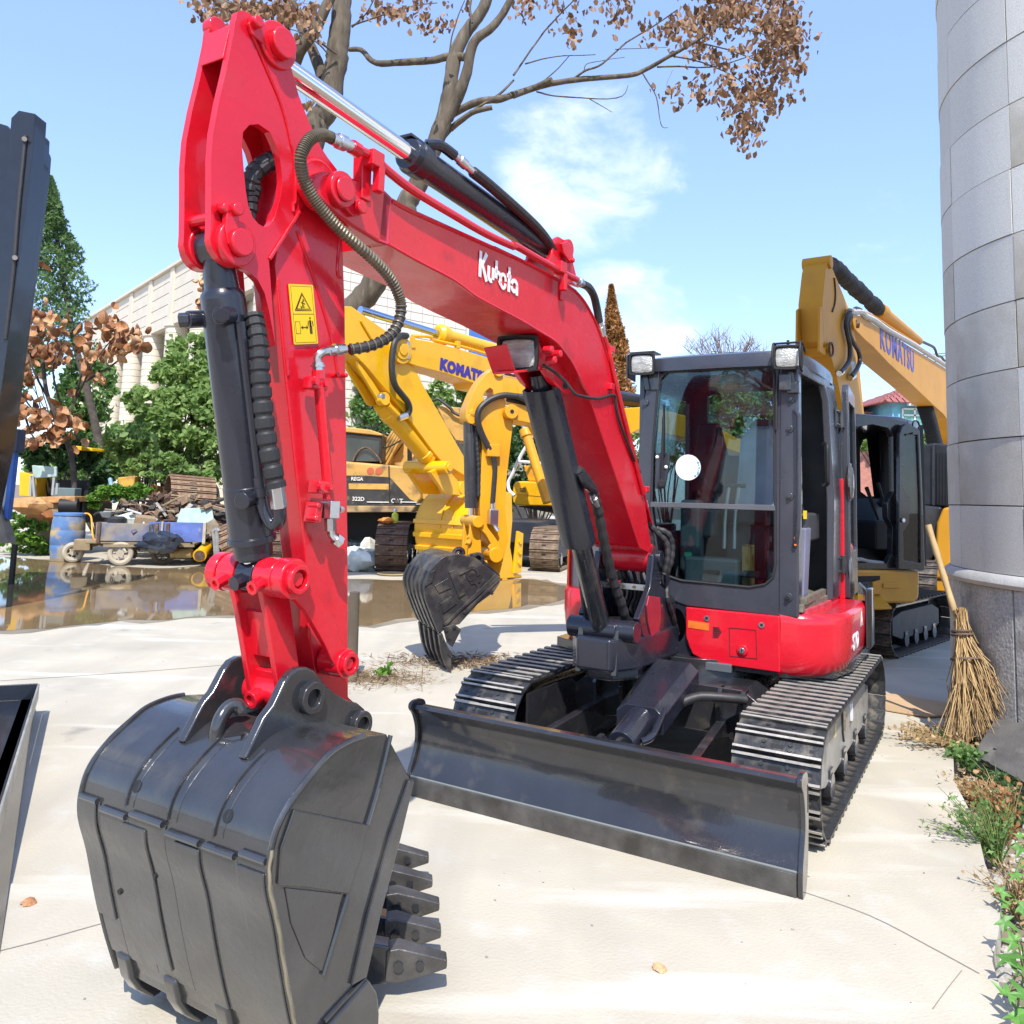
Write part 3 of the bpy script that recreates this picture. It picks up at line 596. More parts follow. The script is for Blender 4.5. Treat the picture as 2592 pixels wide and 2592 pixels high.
# overlay plate with stepped weld edge and wear strips
i0 = 31
W_ = XR-XL
for k, (a, b, st_) in enumerate(((0,.13,0),(.13,.30,1),(.30,.50,0),(.50,.69,1),(.69,.86,1),(.86,1,0))):
    shellstrip(i0+st_, N-6, XL+W_*a, XL+W_*b, 0, .004, 'wear_plate', .003)
    MB().tube([(XL+W_*a+.01, off(prs,.006)[i0+st_][0], off(prs,.006)[i0+st_][1]), (XL+W_*b-.01, off(prs,.006)[i0+st_][0], off(prs,.006)[i0+st_][1])], .009, 8).build('weld_bead', BKT, buck)
for a, b, e in ((0,.115,N-12),(.27,.40,N-8),(.55,.68,N-6),(.86,.985,N-6)):
    shellstrip(i0+(1 if a else 0)+(1 if .2 < a < .9 else 0), e, XL+W_*a, XL+W_*b, .002, .010, 'wear_strip', .005)
for a in (.27, .50, .735):
    MB().tube([(XL+W_*a, y, z) for y, z in off(prs, .002)[14:i0]], .0055, 6).build('weld_bead', BKT, buck)
for a in (.31, .545, .775):
    MB().tube([(XL+W_*a, y, z) for y, z in off(prs, .0)[14:i0]], .0025, 5).build('scribe_line', BKT, buck)
for a, k in ((.30, 26), (.775, 26)):
    c_ = V((XL+W_*a, *off(prs, -.004)[k])); n_ = V((0, off(prs,.1)[k][0]-prs[k][0], off(prs,.1)[k][1]-prs[k][1])).normalized()
    MB().tube([c_, c_+n_*.0055], .0165, 16).build('bolt_hole', BLACKM, buck)
for a, k in ((.17, 44), (.62, 54), (.40, 40)):
    c_ = V((XL+W_*a, *off(prs, .004)[k])); n_ = V((0, off(prs,.1)[k][0]-prs[k][0], off(prs,.1)[k][1]-prs[k][1])).normalized()
    MB().tube([c_, c_+n_*.005], .008, 10).build('bolt_hole', BLACKM, buck)
MB().tube([(XR-.004, y, z) for y, z in off(prs, .001)[4:]], .008, 8).build('weld_bead', BKT, buck); MB().tube([(XL+.004, y, z) for y, z in off(prs, .001)[4:]], .008, 8).build('weld_bead', BKT, buck)
# dried yellowish run down the corner weld
MB().tube([(XR+.002+.002*sin(k*1.7), y+.0, z) for k, (y, z) in enumerate(off(prs, .004)[i0-2:N-6])], .0045, 6).build('paint_drip_line', mat('dry_clay', (.20,.17,.11), .8, var=.3), buck)
def Bz(*q): return [(p.y, p.z) for p in (RX.X(z4(*a), XR) for a in q)]
MB().plate(Bz((1140,672),(1500,745),(1465,900),(1405,1085),(1200,1050),(1062,1040),(1075,860)), XR, XR+.008).build('side_wear_plate', BKT, buck, .004)
MB().plate(Bz((1100,1055),(1380,1085),(1340,1260),(1285,1470),(1200,1400),(1130,1230)), XR, XR+.004).build('side_wear_plate', BKT, buck, .002)
MB().plate(Bz((1725,530),(1660,800),(1560,1180),(1490,1490),(1420,1530),(1500,1180),(1610,790),(1700,530)), XR, XR+.011).build('side_cutting_edge', BKT, buck, .003)
for q in ([(1615,310),(1560,540),(1500,745)], [(1405,1090),(1345,1280),(1285,1480)], [(1490,1500),(1390,1600),(1290,1710)]):
    MB().tube(smooth([V((XR+.004, *a)) for a in Bz(*q)], 4), .007, 6).build('weld_bead', BKT, buck)
cc = Bz((1400,1740))[0]
MB().plate(Bz((1490,1495),(1530,1560),(1540,1660),(1535,1790),(1450,1900),(1300,1880),(1260,1760),(1380,1620)), XR, XR+.02).build('side_cutter', BKT, buck, .006)
# lip, adapters and teeth
for k in range(4):
    x = XL+.07+k*(W_-.14)/3
    ad = [(-1.935,.185),(-1.91,.20),(-1.87,.18),(-1.81,.12),(-1.79,.07),(-1.80,.03),(-1.835,.03),(-1.885,.075),(-1.915,.12)]
    MB().plate(ad, x-.03, x+.03).build('tooth_adapter', BKT, buck, .012)
    MB().loft([[(x-.03,-1.83,.085),(x+.03,-1.83,.085),(x+.03,-1.775,.075),(x-.03,-1.775,.075)], [(x-.022,-1.73,.006),(x+.022,-1.73,.006),(x+.022,-1.72,.008),(x-.022,-1.72,.008)]]).build('bucket_tooth', BLK, buck, .004)
    MB().tube([(x-.04,-1.81,.075),(x+.04,-1.81,.075)], .012, 8).build('tooth_pin', BLK, buck)
MB().plate([(-1.91,.16),(-1.895,.115),(-1.82,.085),(-1.80,.105),(-1.87,.13),(-1.89,.17)], XL, XR).build('bucket_lip', BKT, buck, .004)
# ears, hook
ear = [(p.y, p.z) for p in [P(z3,*q,XC+.15) for q in ((480,1810),(570,1690),(680,1460),(750,1360),(820,1318),(900,1312),(970,1340),(1030,1410),(1085,1485),(1180,1570),(1300,1640),(1400,1665),(1465,1720),(1490,1800),(1480,1880))]]+[(p.y, p.z) for p in [P(z4,*q,XC+.15) for q in ((1495,300),(1400,420),(1100,480),(915,432))]]
for x0, x1 in ((XC+.11, XC+.142), (XC-.142, XC-.11)):
    MB().plate(ear, x0, x1).build('bucket_ear', BKT, buck, .008)
for c_, r_ in ((p2, .048), (p3, .044)):
    for x0, x1 in ((XC+.14, XC+.166), (XC-.166, XC-.14)):
        MB().ring((x0, c_.y, c_.z), (x1, c_.y, c_.z), r_, .026, 24).build('pin_boss', BKT, buck, .004)
    MB().cyl((XC+.13, c_.y, c_.z), (XC+.152, c_.y, c_.z), .027, 18).build('bucket_pin', BLACKM, buck)
    MB().tube([(XC-.11, c_.y, c_.z), (XC+.11, c_.y, c_.z)], .03, 12).build('bucket_pin', BLK, buck)
MB().tube(smooth([P(z4,765,360,XC-.03),P(z4,770,290,XC-.03),P(z4,790,225,XC-.03),P(z4,830,172,XC-.03),P(z4,870,165,XC-.02),P(z4,895,190,XC-.01)], 5), .021, 12).build('lifting_hook', BKT, buck)
MB().tube([P(z4,770,345,XC-.03),P(z4,900,325,XC+.06)], .012, 8).build('weld_bead', BKT, buck)
# ---- tracks -------------------------------------------------------------------
def shoe_mesh(w, p, g=.02, two=True, m=(None, None)):
    mb = MB()
    mb.mat(0).box((0, 0, 0), (w, p*.97, .012))
    for y in ((-.40*p, .40*p) if two else (-.42*p, 0, .42*p)):
        mb.mat(0).box((0, y, .006+g*.42), (w, .13*p, g*.85)); mb.mat(1).box((0, y, .006+g*.92), (w*.995, .115*p, g*.2))
    for x in (-.16*w, .14*w):
        mb.mat(0).tube([(x, -.12*p, .004), (x, -.12*p, .013)], .011, 6); mb.tube([(x, .14*p, .004), (x, .14*p, .013)], .011, 6)
    mb.mat(2).box((-.01*w, -.02*p, .0062), (.15*w, .22*p, .001)); 
    for x in (-.38*w, .38*w): mb.mat(2).box((x, 0, .0062), (.022, .016, .001))
    return mb.mesh('track_shoe', list(m)+[BLACKM], 0)
def make_track(parent, xc, w, yf, yr, zc, r, pitch, mats, guides=True, frame_m=None, label=None, sag=0, frame=True, side=1, M_=None):
    L1 = yr-yf; per = 2*L1+2*pi*r; n = round(per/pitch); p = per/n
    tk = bpy.data.objects.new('track', None); COL.objects.link(tk); tk.parent = parent
    if M_ is not None: tk.matrix_local = M_
    me = shoe_mesh(w, p, m=mats)
    for k in range(n):
        s_ = k*p
        if s_ < L1: y, z, a = yf+s_, zc+r, 0; z -= sag*sin(pi*s_/L1)
        elif s_ < L1+pi*r: t = (s_-L1)/r; y, z, a = yr+r*sin(t), zc+r*cos(t), -t
        elif s_ < 2*L1+pi*r: y, z, a = yr-(s_-L1-pi*r), zc-r, pi
        else: t = (s_-2*L1-pi*r)/r; y, z, a = yf-r*sin(t), zc-r*cos(t), pi-t
        link('track_shoe', me, tk, Matrix.Translation((xc, y, z)) @ Matrix.Rotation(a, 4, 'X') @ Matrix.Rotation(random.uniform(-.012, .012), 4, 'X'))
    # chain, idler, sprocket, rollers, frame
    fm = frame_m or BLK
    MB().tube([(xc-.05, yf, zc), (xc+.05, yf, zc)], r*.83, 24).build('idler', BLK, tk, .006)
    MB().tube([(xc-.04, yr, zc), (xc+.04, yr, zc)], r*.86, 12).build('sprocket', BLK, tk, .006)
    ch = MB()
    for sx in (-.055, .055):
        ring_ = []
        for k in range(64):
            s_ = per*k/64; rr_ = r-.03
            if s_ < L1: q = (yf+s_, zc+rr_)
            elif s_ < L1+pi*r: t = (s_-L1)/r; q = (yr+rr_*sin(t), zc+rr_*cos(t))
            elif s_ < 2*L1+pi*r: q = (yr-(s_-L1-pi*r), zc-rr_)
            else: t = (s_-2*L1-pi*r)/r; q = (yf-rr_*sin(t), zc-rr_*cos(t))
            ring_.append(q)
        inner = [(a*.0+yf+(a-yf), b) for a, b in ring_]
        ch.loft([[(xc+sx-.015, a, b), (xc+sx+.015, a, b), (xc+sx+.015, a+(( (yf+yr)/2-a)*.03), b+(zc-b)*.18), (xc+sx-.015, a+(((yf+yr)/2-a)*.03), b+(zc-b)*.18)] for a, b in ring_+ring_[:1]], caps=False)
    ch.build('track_chain', BLK, tk)
    if frame:
        fr2 = [(yf+.02, zc+r*.42), (yf+.32, zc+r*.60), (yr-.35, zc+r*.62), (yr-.1, zc+r*.35), (yr-.1, zc-r*.3), (yr-.35, zc-r*.5), (yf+.30, zc-r*.5), (yf+.02, zc-r*.25)]
        MB().plate(fr2, xc-w*.32, xc+w*.32).build('track_frame', fm, tk, .008)
        for k in range(4):
            y = yf+.42+k*(L1-.75)/3
            MB().tube([(xc-w*.36, y, zc-r*.58), (xc+w*.36, y, zc-r*.58)], r*.27, 16).build('roller', BLK, tk, .004)
            MB().box((xc+side*w*.33, y, zc-r*.38), (.016, .09, r*.3)).build('roller_guard', BLK, tk, .002)
    return tk
SM = (SHOE, WORN)
DUSTP = mat('dusty_gray_frame', (.30, .28, .25), .45, coat=.15, var=.25, scale=5, dirt=[((.05,.05,.05), .55, .75, 5)])
trk = make_track(red, .79, .40, .645, 2.69, .268, .248, .101, SM, frame_m=DUSTP, side=1)
tkl = make_track(red, -.79, .40, .645, 2.69, .268, .248, .101, SM, frame_m=BLK, side=-1)
for y, z, w_, h_ in ((.62,.33,.10,.12), (1.25,.36,.05,.07)):
    MB().box((.79+.129, y, z), (.004, w_, h_)).build('dusty_patch', mat('ochre_patch', (.55,.43,.2), .6), trk)
MB().bar((.925,1.78,.40),(.925,1.80,.30),.012,.04).build('white_mark', WHITE, trk)
MB().plate([(1.45,.42),(1.52,.44),(1.55,.36),(1.5,.24),(1.46,.3)], .91, .93).build('frame_bracket', BLK, trk, .003)
# cross frame
MB().front([(-.62,.20),(-.62,.40),(-.45,.52),(.45,.52),(.62,.40),(.62,.20),(.3,.26),(-.3,.26)], 1.15, 2.35).build('center_frame', BLK, red, .008)
for x in (.33, .46, -.42, -.25): MB().plate([(1.15,.26),(1.08,.27),(1.06,.46),(1.12,.52),(1.2,.52)], x-.012, x+.012).build('frame_rib', BLK, red, .003)
MB().tube([(0,1.75,.50),(0,1.75,.62)], .42, 32).build('slew_ring', BLK, red, .004)
MB().front([(-.60,.12),(-.60,.46),(-.585,.46),(-.585,.12)], .55, 2.6).build('track_guard', BLK, red)
MB().front([(.585,.12),(.585,.44),(.60,.44),(.60,.12)], .75, 2.6).build('track_guard', BLK, red)
# ---- blade ----------------------------------------------------------------------
bl = [(0,.0),(-.006,.095),(.0,.10),(.045,.17),(.07,.25),(.068,.32),(.045,.385),(.012,.425),(-.002,.438),(.012,.452),(.07,.448),(.082,.425),(.085,.33),(.09,.25),(.065,.15),(.03,.06),(.02,.0)]
bl2 = bl
blade = MB().plate(bl2, -.97, .97).build('dozer_blade', BLK, red, .004)
MB().plate([(-.010,.0),(-.014,.09),(-.004,.094),(.0,.0)], -.965, .965).build('cutting_edge', WEDGE, blade, .002)
MB().tube([(-.965,-.004,.096),(.965,-.004,.096)], .006, 6).build('weld_bead', mat('dusty_weld', (.16,.17,.16), .5), blade)
ep = [(-.008,.0),(-.012,.10),(.02,.18),(.045,.25),(.042,.33),(.012,.40),(-.02,.435),(-.018,.462),(.02,.475),(.09,.465),(.115,.42),(.12,.3),(.10,.1),(.05,.0)]
eps = [(p.x, p.y) for p in smooth([V((a, b, 0)) for a, b in ep], 3, True)]
for x0 in (-.99, .97): MB().plate(eps, x0, x0+.02).build('blade_end_plate', BLK, blade, .004)
MB().plate([(.098,.30),(.104,.30),(.108,.40),(.10,.41)], .985, .9915).build('end_slot', BLACKM, blade)
for xa_, xb_ in ((.42, .33), (-.38, -.41)):
    MB().loft([[(xa_-.025,.10,.12),(xa_+.025,.10,.12),(xa_+.025,.10,.34),(xa_-.025,.10,.34)], [(xa_-.025,.35,.16),(xa_+.025,.35,.16),(xa_+.025,.35,.34),(xa_-.025,.35,.34)], [(xb_-.025,1.25,.22),(xb_+.025,1.25,.22),(xb_+.025,1.25,.36),(xb_-.025,1.25,.36)]]).build('blade_arm', BLK, red, .006)
    MB().tube([(xb_-.07,1.22,.29),(xb_+.07,1.22,.29)], .055, 18).build('arm_pivot', BLK, red, .005)
MB().box((.02,.2,.30),(.86,.24,.012)).build('blade_gusset', BLK, blade, .003)
# dozer cylinder and its guard
XD = .07
q0, q1 = V((XD,.22,.33)), V((XD,1.12,.55)); dq = (q1-q0).normalized()
for sx in (-.05,.05): MB().plate([(.105,.28),(.105,.42),(.2,.43),(.27,.38),(.28,.30),(.2,.26)], XD+sx-.012, XD+sx+.012).build('cylinder_clevis', BLK, blade, .003)
MB().tube([q0-dq*.02, q0+dq*.12], .035, 14).build('cylinder_rod', BLK, red); MB().tube([q0+dq*.1, q0+dq*.115, q0+dq*.7], [.07,.075,.075], 22).build('dozer_cylinder', DARK, red, .003)
MB().tube([(XD-.07,q1.y,q1.z),(XD+.1,q1.y,q1.z)], .055, 18).build('cylinder_pivot', BLK, red, .004)
MB().tube(smooth([q0+dq*.15+V((.09,0,.01)), q0+dq*.19+V((.125,0,.02)), q0+dq*.3+V((.12,0,.03)), q0+dq*.42+V((.11,0,.05))], 4), .018, 10).build('hydraulic_pipe', DARK, red)
MB().tube(smooth([V((XD+.12,.86,.47)), V((XD+.2,.93,.5)), V((XD+.33,1.0,.5)), V((XD+.42,1.06,.49))], 5), .026, 12).build('cylinder_hose', HOSEB, red)
gq = lambda x, y, z: V((XD+x, y, z))
Lq = lambda y, z, w_, h_: [gq(-w_,y,z-h_), gq(-w_,y,z-.02), gq(-w_+.05,y,z+.02), gq(w_-.05,y,z+.02), gq(w_,y,z-.02), gq(w_,y,z-h_)]
MB().loft([Lq(.56,.475,.13,.11), Lq(1.08,.625,.15,.1)]).build('cylinder_cover', DARK, red, .004)
for x, y, z in ((-.05,.9,.585),(.03,.72,.533)): MB().tube([gq(x,y,z),gq(x,y,z+.012)], .012, 6).build('bolt', DARK, red)
# ---- upper structure --------------------------------------------------------------
def rbox(mb, out, z0, z1, taper=0, n=3):
    c_ = V((sum(p[0] for p in out)/len(out), sum(p[1] for p in out)/len(out)))
    sc = lambda k: [(c_.x+(p[0]-c_.x)*k, c_.y+(p[1]-c_.y)*k) for p in out]
    zs = [(z0, 1-taper), (z0+(z1-z0)*.25, 1-taper*.35), (z0+(z1-z0)*.6, 1), (z1-.02, 1), (z1, .985)]
    return mb.loft([[(x, y, z) for x, y in sc(k)] for z, k in zs])
deck = [(-.9,1.5),(-.55,1.30),(.0,1.46),(.62,1.44),(.86,1.6),(.92,1.9),(.92,2.6),(.7,3.05),(.3,3.2),(-.3,3.2),(-.7,3.05),(-.92,2.6)]
MB().slab(deck, .56, .62).build('deck_frame', BLK, red, .004)
# red side cover below the cab: front, rounded corner and flank
cor = [(.03,1.42),(.60,1.405),(.72,1.425),(.82,1.49),(.89,1.59),(.925,1.72),(.935,1.9),(.935,2.5),(.80,2.9),(.2,2.9),(.03,2.6)]
out = [(p.x, p.y) for p in smooth([V((a,b,0)) for a,b in cor[1:8]], 4)]
prof = [(.575,.86),(.60,.93),(.66,.975),(.74,.99),(.86,1.0),(.90,1.0),(.912,.985)]
def ring_at(z, k): 
    c_ = V((.2, 2.2)); o2 = [(c_.x+(x-c_.x)*(1-(1-k)*.6), c_.y+(y-c_.y)*(1-(1-k)*.35)) for x, y in out]
    return [(.60, 1.42+(1-k)*.12, z)]+[(x, y, z) for x, y in o2]+[(.5,2.5,z)]
MB().loft([ring_at(z, k) for z, k in prof]+[ring_at(.93,.94)]).build('corner_cover', RED, red, .0)
fpan = [(.033,.912),(.034,.74),(.055,.68),(.08,.632),(.14,.612),(.30,.595),(.597,.592),(.597,.912)]
MB().front(fpan, 1.40, 1.46).build('front_cover', RED, red, .008)
for x, y in ((945,512),(1213,545)):
    c_ = PY(c6,x,y,1.40); MB().ring(c_+V((0,.002,0)), c_+V((0,-.006,0)), .017, .009, 16).build('cover_bolt', STEEL, red); MB().cyl(c_+V((0,.002,0)), c_+V((0,-.003,0)), .009, 6).build('cover_bolt', BLACKM, red)
a, b = PY(c6,855,522,1.40), PY(c6,956,573,1.40); MB().front([(a.x,a.z),(b.x,a.z-.005),(b.x,b.z),(a.x,b.z+.005)], 1.397, 1.401).build('orange_label', ORANGE, red)
for k in range(6):
    a = PY(c6,997-abs(k-2)*3,557+k*9.2,1.40); MB().box((a.x,1.399,a.z),(.052-abs(k-2.2)*.007,.006,.0048)).build('vent_slot', BLACKM, red)
pa = [PY(c6,*q,1.40) for q in ((1055,558),(1185,570),(1190,710),(1058,697))]
MB().tube([V((p.x,1.399,p.z)) for p in pa+pa[:1]], .0022, 6).build('hatch_seam', BLACKM, red)
c_ = PY(c6,1120,668,1.40); MB().tube([c_, c_+V((0,-.012,0))], [.036,.03], 20).build('lock_recess', RED, red, .003); MB().tube([c_+V((0,-.01,0)), c_+V((0,-.022,0))], .017, 14).build('lock', STEEL, red, .002); MB().box(c_+V((0,-.024,0)),(.005,.003,.018)).build('keyhole', BLACKM, red)
# rear part and counterweight
cw = [(-.93,1.75),(-.93,2.5),(-.82,2.88),(-.5,3.12),(0,3.2),(.5,3.12),(.80,2.88),(.82,2.56),(-.32,2.54),(-.32,1.75)]
MB().slab(cw, .60, 1.30).build('engine_cover', RED, red, .03)
MB().slab([(.94,2.36),(.965,2.42),(.965,2.6),(.86,2.93),(.82,2.9),(.90,2.55)], .62, 1.02).build('corner_bumper', BLK, red, .02)
# left front corner of the house (far side)
lc = [(p.x, p.y) for p in smooth([V((a,b,0)) for a,b in ((-.565,1.43),(-.68,1.42),(-.79,1.46),(-.88,1.56),(-.925,1.72),(-.93,1.9))], 4)]+[(-.93,2.2),(-.565,2.2)]
def lring(z, k): return [(-.565+(x+.565)*k, y+(1-k)*.3, z) for x, y in lc]
MB().loft([lring(.595,.80),lring(.62,.9),lring(.70,.97),lring(.80,1),lring(.93,1),lring(.955,.97)]).build('corner_cover', RED, red, 0)
MB().slab([(-.58,1.50),(-.70,1.49),(-.80,1.53),(-.88,1.62),(-.91,1.75),(-.91,2.2),(-.58,2.2)], .95, 1.32).build('side_cover', GRAYP, red, .01)
MB().slab([(-.84,1.535),(-.885,1.60),(-.925,1.72),(-.925,2.2),(-.91,2.2),(-.895,1.72),(-.86,1.62)], .95, 1.36).build('side_cover_trim', RED, red, .006)
MB().slab([(-.57,1.56),(-.90,1.70),(-.92,2.2),(-.3,2.2),(-.3,1.56)], 1.30, 1.40).build('top_cover', RED, red, .02)
# ---- swing bracket -----------------------------------------------------------------
brt = [(690,200),(715,205),(735,240),(740,300),(720,345),(715,420),(722,520),(705,640),(718,700),(716,758),(690,765),(690,680),(668,610),(650,520),(655,430),(640,400),(655,350),(660,280),(665,215)]
def bplate(X0, X1, name='swing_bracket', m=DARK, d=None):
    pts = [(p.y, p.z) for p in [P(c6,*q,-.03) for q in ((690,198),(715,203),(735,240),(738,300),(722,345))]]+[(1.42,.95),(1.44,.62),(1.10,.585),(1.02,.60),(.98,.74),(.86,.80),(.80,.90),(.90,.99),(.98,1.06),(1.00,1.16)]
    return MB().plate(pts, X0, X1).build(name, m, red, .01)
bplate(-.075, -.035); bplate(-.415, -.375)
# red-edged front web of the right bracket plate
w0 = [(1.02,1.0),(1.02,.98)]
MB().plate(tr(c6,-.028,[(662,402),(716,410),(720,500),(703,650),(690,665),(658,530),(652,450)]),-.036,-.026).build('bracket_edge', mat('red_overspray',(.33,.02,.035),.4,var=.3), red, .003)
MB().tube([(-.43,b2.y+.02,b2.z),(-.02,b2.y+.02,b2.z)], .06, 18).build('bracket_boss', DARK, red, .005)
MB().slab([(-.44,1.45),(-.46,1.05),(-.43,.78),(-.33,.62),(-.13,.62),(-.04,.80),(-.02,1.05),(-.02,1.45)], .62, .80).build('bracket_base', DARK, red, .02)
MB().slab([(-.40,1.40),(-.40,.86),(-.30,.72),(-.16,.72),(-.06,.86),(-.06,1.40)], .555, .625).build('bracket_base', BLK, red, .015)
for x, y in ((-.33,.66),(-.12,.67)): MB().bar((x,y,.60),(x,y+.03,.84),.03,.04,(0,1,0)).build('bracket_rib', BLK, red, .004)
MB().tube([(-.225,1.0,.53),(-.225,1.0,.86)], .10, 22).build('swing_pin', BLK, red, .006)
MB().tube([(-.42,1.12,1.215),(-.02,1.12,1.215)], .048, 20).build('boom_foot_pin', DARK, red, .004)
MB().tube([(-.375,1.12,1.215),(-.075,1.12,1.215)], .085, 20).build('boom_foot', RED, red, .01)
# house opening behind the bracket and its gray casting
MB().front([(-.10,.60),(-.12,.98),(-.02,1.0),(.03,.93),(.035,.70),(.07,.64),(.04,.60)], 1.43, 1.50, [circ((-.04,.79), .062, 18, ry=.105)]).build('house_front_frame', DARK, red, .01)
MB().front([(-.58,.60),(-.58,1.0),(.03,1.0),(.03,.60)], 1.62, 1.64).build('inner_panel', BLACKM, red)
MB().bar((-.15,1.36,.585),(.32,1.40,.58),.04,.05).build('front_lip', GRAYP, red, .006)
# hose bundle between boom foot and house
rnd = random.Random(3)
for k in range(9):
    x = -.40+k*.044; 
    pth = smooth([V((x,1.22,1.20)), V((x+rnd.uniform(-.02,.02),1.30,1.10)), V((x+.02,1.28+rnd.uniform(-.05,.05),.98)), V((x+rnd.uniform(-.03,.03),1.33,.86)), V((x*.8,1.45,.74))], 12)
    MB().tube(pth, [.017+(.003 if (j % 6) < 4 else -.001) for j in range(len(pth))], 8).build('hydraulic_hose', RUB if k % 3 else HOSEB, red, 0, 25)
    if k % 2: MB().tube([V((x,1.215,1.12)), V((x+.01,1.24,1.06))], .015, 6).build('hose_fitting', STEEL, red)
MB().bar((-.40,1.19,1.03),(-.06,1.19,1.03),.012,.035,(0,0,1)).build('hose_clamp_bar', STEEL, red)
for k in range(5): MB().tube([(-.36+k*.07,1.185,1.03),(-.36+k*.07,1.172,1.03)], .010, 6).build('bolt', mat('brass_bolt',(.5,.3,.12),.4,metal=.8) if k == 0 else MATS['brass_bolt'], red)
for pl in ([(c5,255,1290,1.1),(c5,270,1400,1.1),(c5,340,1480,1.12),(c5,410,1560,1.15),(c5,415,1680,1.15),(c5,390,1790,1.15)], [(c5,330,1450,1.12),(c5,420,1490,1.15),(c5,450,1580,1.18),(c5,440,1700,1.18),(c5,400,1800,1.18)], [(c5,245,1250,1.1),(c5,255,1400,1.1),(c5,290,1520,1.12),(c5,300,1640,1.12)]):
    pth = smooth([RX.Y(t(x,y),Y) for t,x,y,Y in pl], 10)
    MB().tube(pth, [.016+(.003 if (j % 5) < 3 else 0) for j in range(len(pth))], 9).build('hydraulic_hose', RUB, red, 0, 25)
ferrule(PY(c5,250,1240,1.1), PY(c5,262,1330,1.1), .014)
# ---- cab ----------------------------------------------------------------------------
CYF, CYR, CXL, CXR, ZB, ZT = 1.42, 2.45, -.29, .70, .905, 2.48
cab = bpy.data.objects.new('cab', None); COL.objects.link(cab); cab.parent = red
def hexp(y0, y1, pts, name, m=CABP, bev=.008, holes=()): return MB().front(pts, y0, y1, holes).build(name, m, cab, bev)
def rrect(x0, z0, x1, z1, r, n=4, rs=None):
    rs = rs or (r,)*4; out = []
    for (cx, cz, a0), r_ in zip(((x1, z1, 0), (x0, z1, 90), (x0, z0, 180), (x1, z0, 270)), rs):
        sx = -1 if cx == x1 else 1; sz = -1 if cz == z1 else 1
        for k in range(n+1):
            a = RAD(a0+90*k/n); out.append((cx+sx*r_+r_*cos(a), cz+sz*r_+r_*sin(a)))
    return out
frame_o = [(-.185,2.455),(-.235,2.38),(-.268,2.2),(-.298,1.9),(-.30,1.55),(-.24,1.20),(-.165,.965),(.031,.915),(.695,.905),(.70,1.2),(.705,1.77),(.705,2.36),(.69,2.44),(.64,2.47)]
hl = rrect(-.205,1.085,.568,2.385,.06, rs=(.03,.07,.10,.13)); 
frame_i = [(.568,1.20),(.555,1.13),(.51,1.085),(.42,1.062),(.0,1.068),(-.09,1.09),(-.155,1.20),(-.205,1.50),(-.198,1.9),(-.172,2.25),(-.155,2.345),(-.11,2.388),(.53,2.388),(.562,2.37),(.568,2.33)]
MB().front(frame_o, CYF, CYF+.07, [frame_i]).build('cab_front_frame', CABP, cab, .010)
MB().front([(.585,.91),(.70,.905),(.703,1.5),(.705,2.36),(.69,2.44),(.60,2.45)], CYF-.006, CYF+.10).build('front_pillar', CABP, cab, .012)
MB().tube([V((x,CYF-.002,z)) for x,z in frame_i+frame_i[:1]], .008, 8).build('window_seal', RUB, cab)
gl1 = MB().front([(x,z) for x,z in ((.566,1.556),(.566,2.33),(.53,2.385),(-.11,2.385),(-.155,2.345),(-.198,1.9),(-.203,1.549))], CYF+.012, CYF+.018).build('front_window', GLASS, cab)
gl2 = MB().front([(.568,1.20),(.555,1.13),(.51,1.085),(.42,1.062),(.0,1.068),(-.09,1.09),(-.155,1.20),(-.203,1.51),(.566,1.517)], CYF+.012, CYF+.018).build('lower_window', GLASS, cab)
MB().bar((-.21,CYF+.005,1.533),(.572,CYF+.005,1.536),.03,.034).build('window_bar', GRAYP, cab, .004)
# roof
rf = [(p.x,p.y) for p in smooth([V((a,b,0)) for a,b in ((-.19,1.40),(.25,1.385),(.60,1.41),(.70,1.50),(.745,1.75),(.755,2.1),(.74,2.42),(.6,2.52),(.1,2.53),(-.25,2.45),(-.28,1.9),(-.265,1.5))],3,True)]
def rl(z,k): return [(.24+(x-.24)*k, 1.95+(y-1.95)*k, z) for x,y in rf]
MB().loft([rl(2.385,.95),rl(2.39,1),rl(2.44,1),rl(2.475,.975),rl(2.492,.9)]).build('cab_roof', CABP, cab, 0)
MB().slab([(-.1,1.55),(.6,1.55),(.6,2.4),(-.1,2.4)], 2.488, 2.50).build('roof_panel', CABP, cab, .004)
# floor, sill, rear wall
MB().slab([(-.29,1.43),(.72,1.43),(.76,2.45),(-.29,2.45)], .94, .985).build('cab_floor', FLOORM, cab, .004)
MB().slab([(.66,1.47),(.735,1.50),(.765,1.9),(.765,2.42),(.66,2.42)], .90, .955).build('door_sill', mat('sill_red',(.42,.05,.07),.5,var=.3,scale=14), cab, .004)
MB().plate([(1.47,.985),(1.47,1.02),(2.4,1.02),(2.4,.985)], .70,.735).build('sill_lip', FLOORM, cab)
MB().front([(-.29,.95),(.76,.95),(.745,2.42),(-.28,2.42)], CYR, CYR+.05, [[(p.x,p.z) for p in [PY(c5,*q,CYR) for q in ((715,900),(712,450),(780,435),(800,402),(1215,392),(1215,900))]]]).build('cab_rear_wall', SEATM, cab, .004)
MB().front([(p.x,p.z) for p in [PY(c5,*q,CYR) for q in ((705,910),(705,440),(775,425),(795,392),(1225,382),(1225,910))]], CYR+.02, CYR+.025).build('rear_window', GLASS, cab)
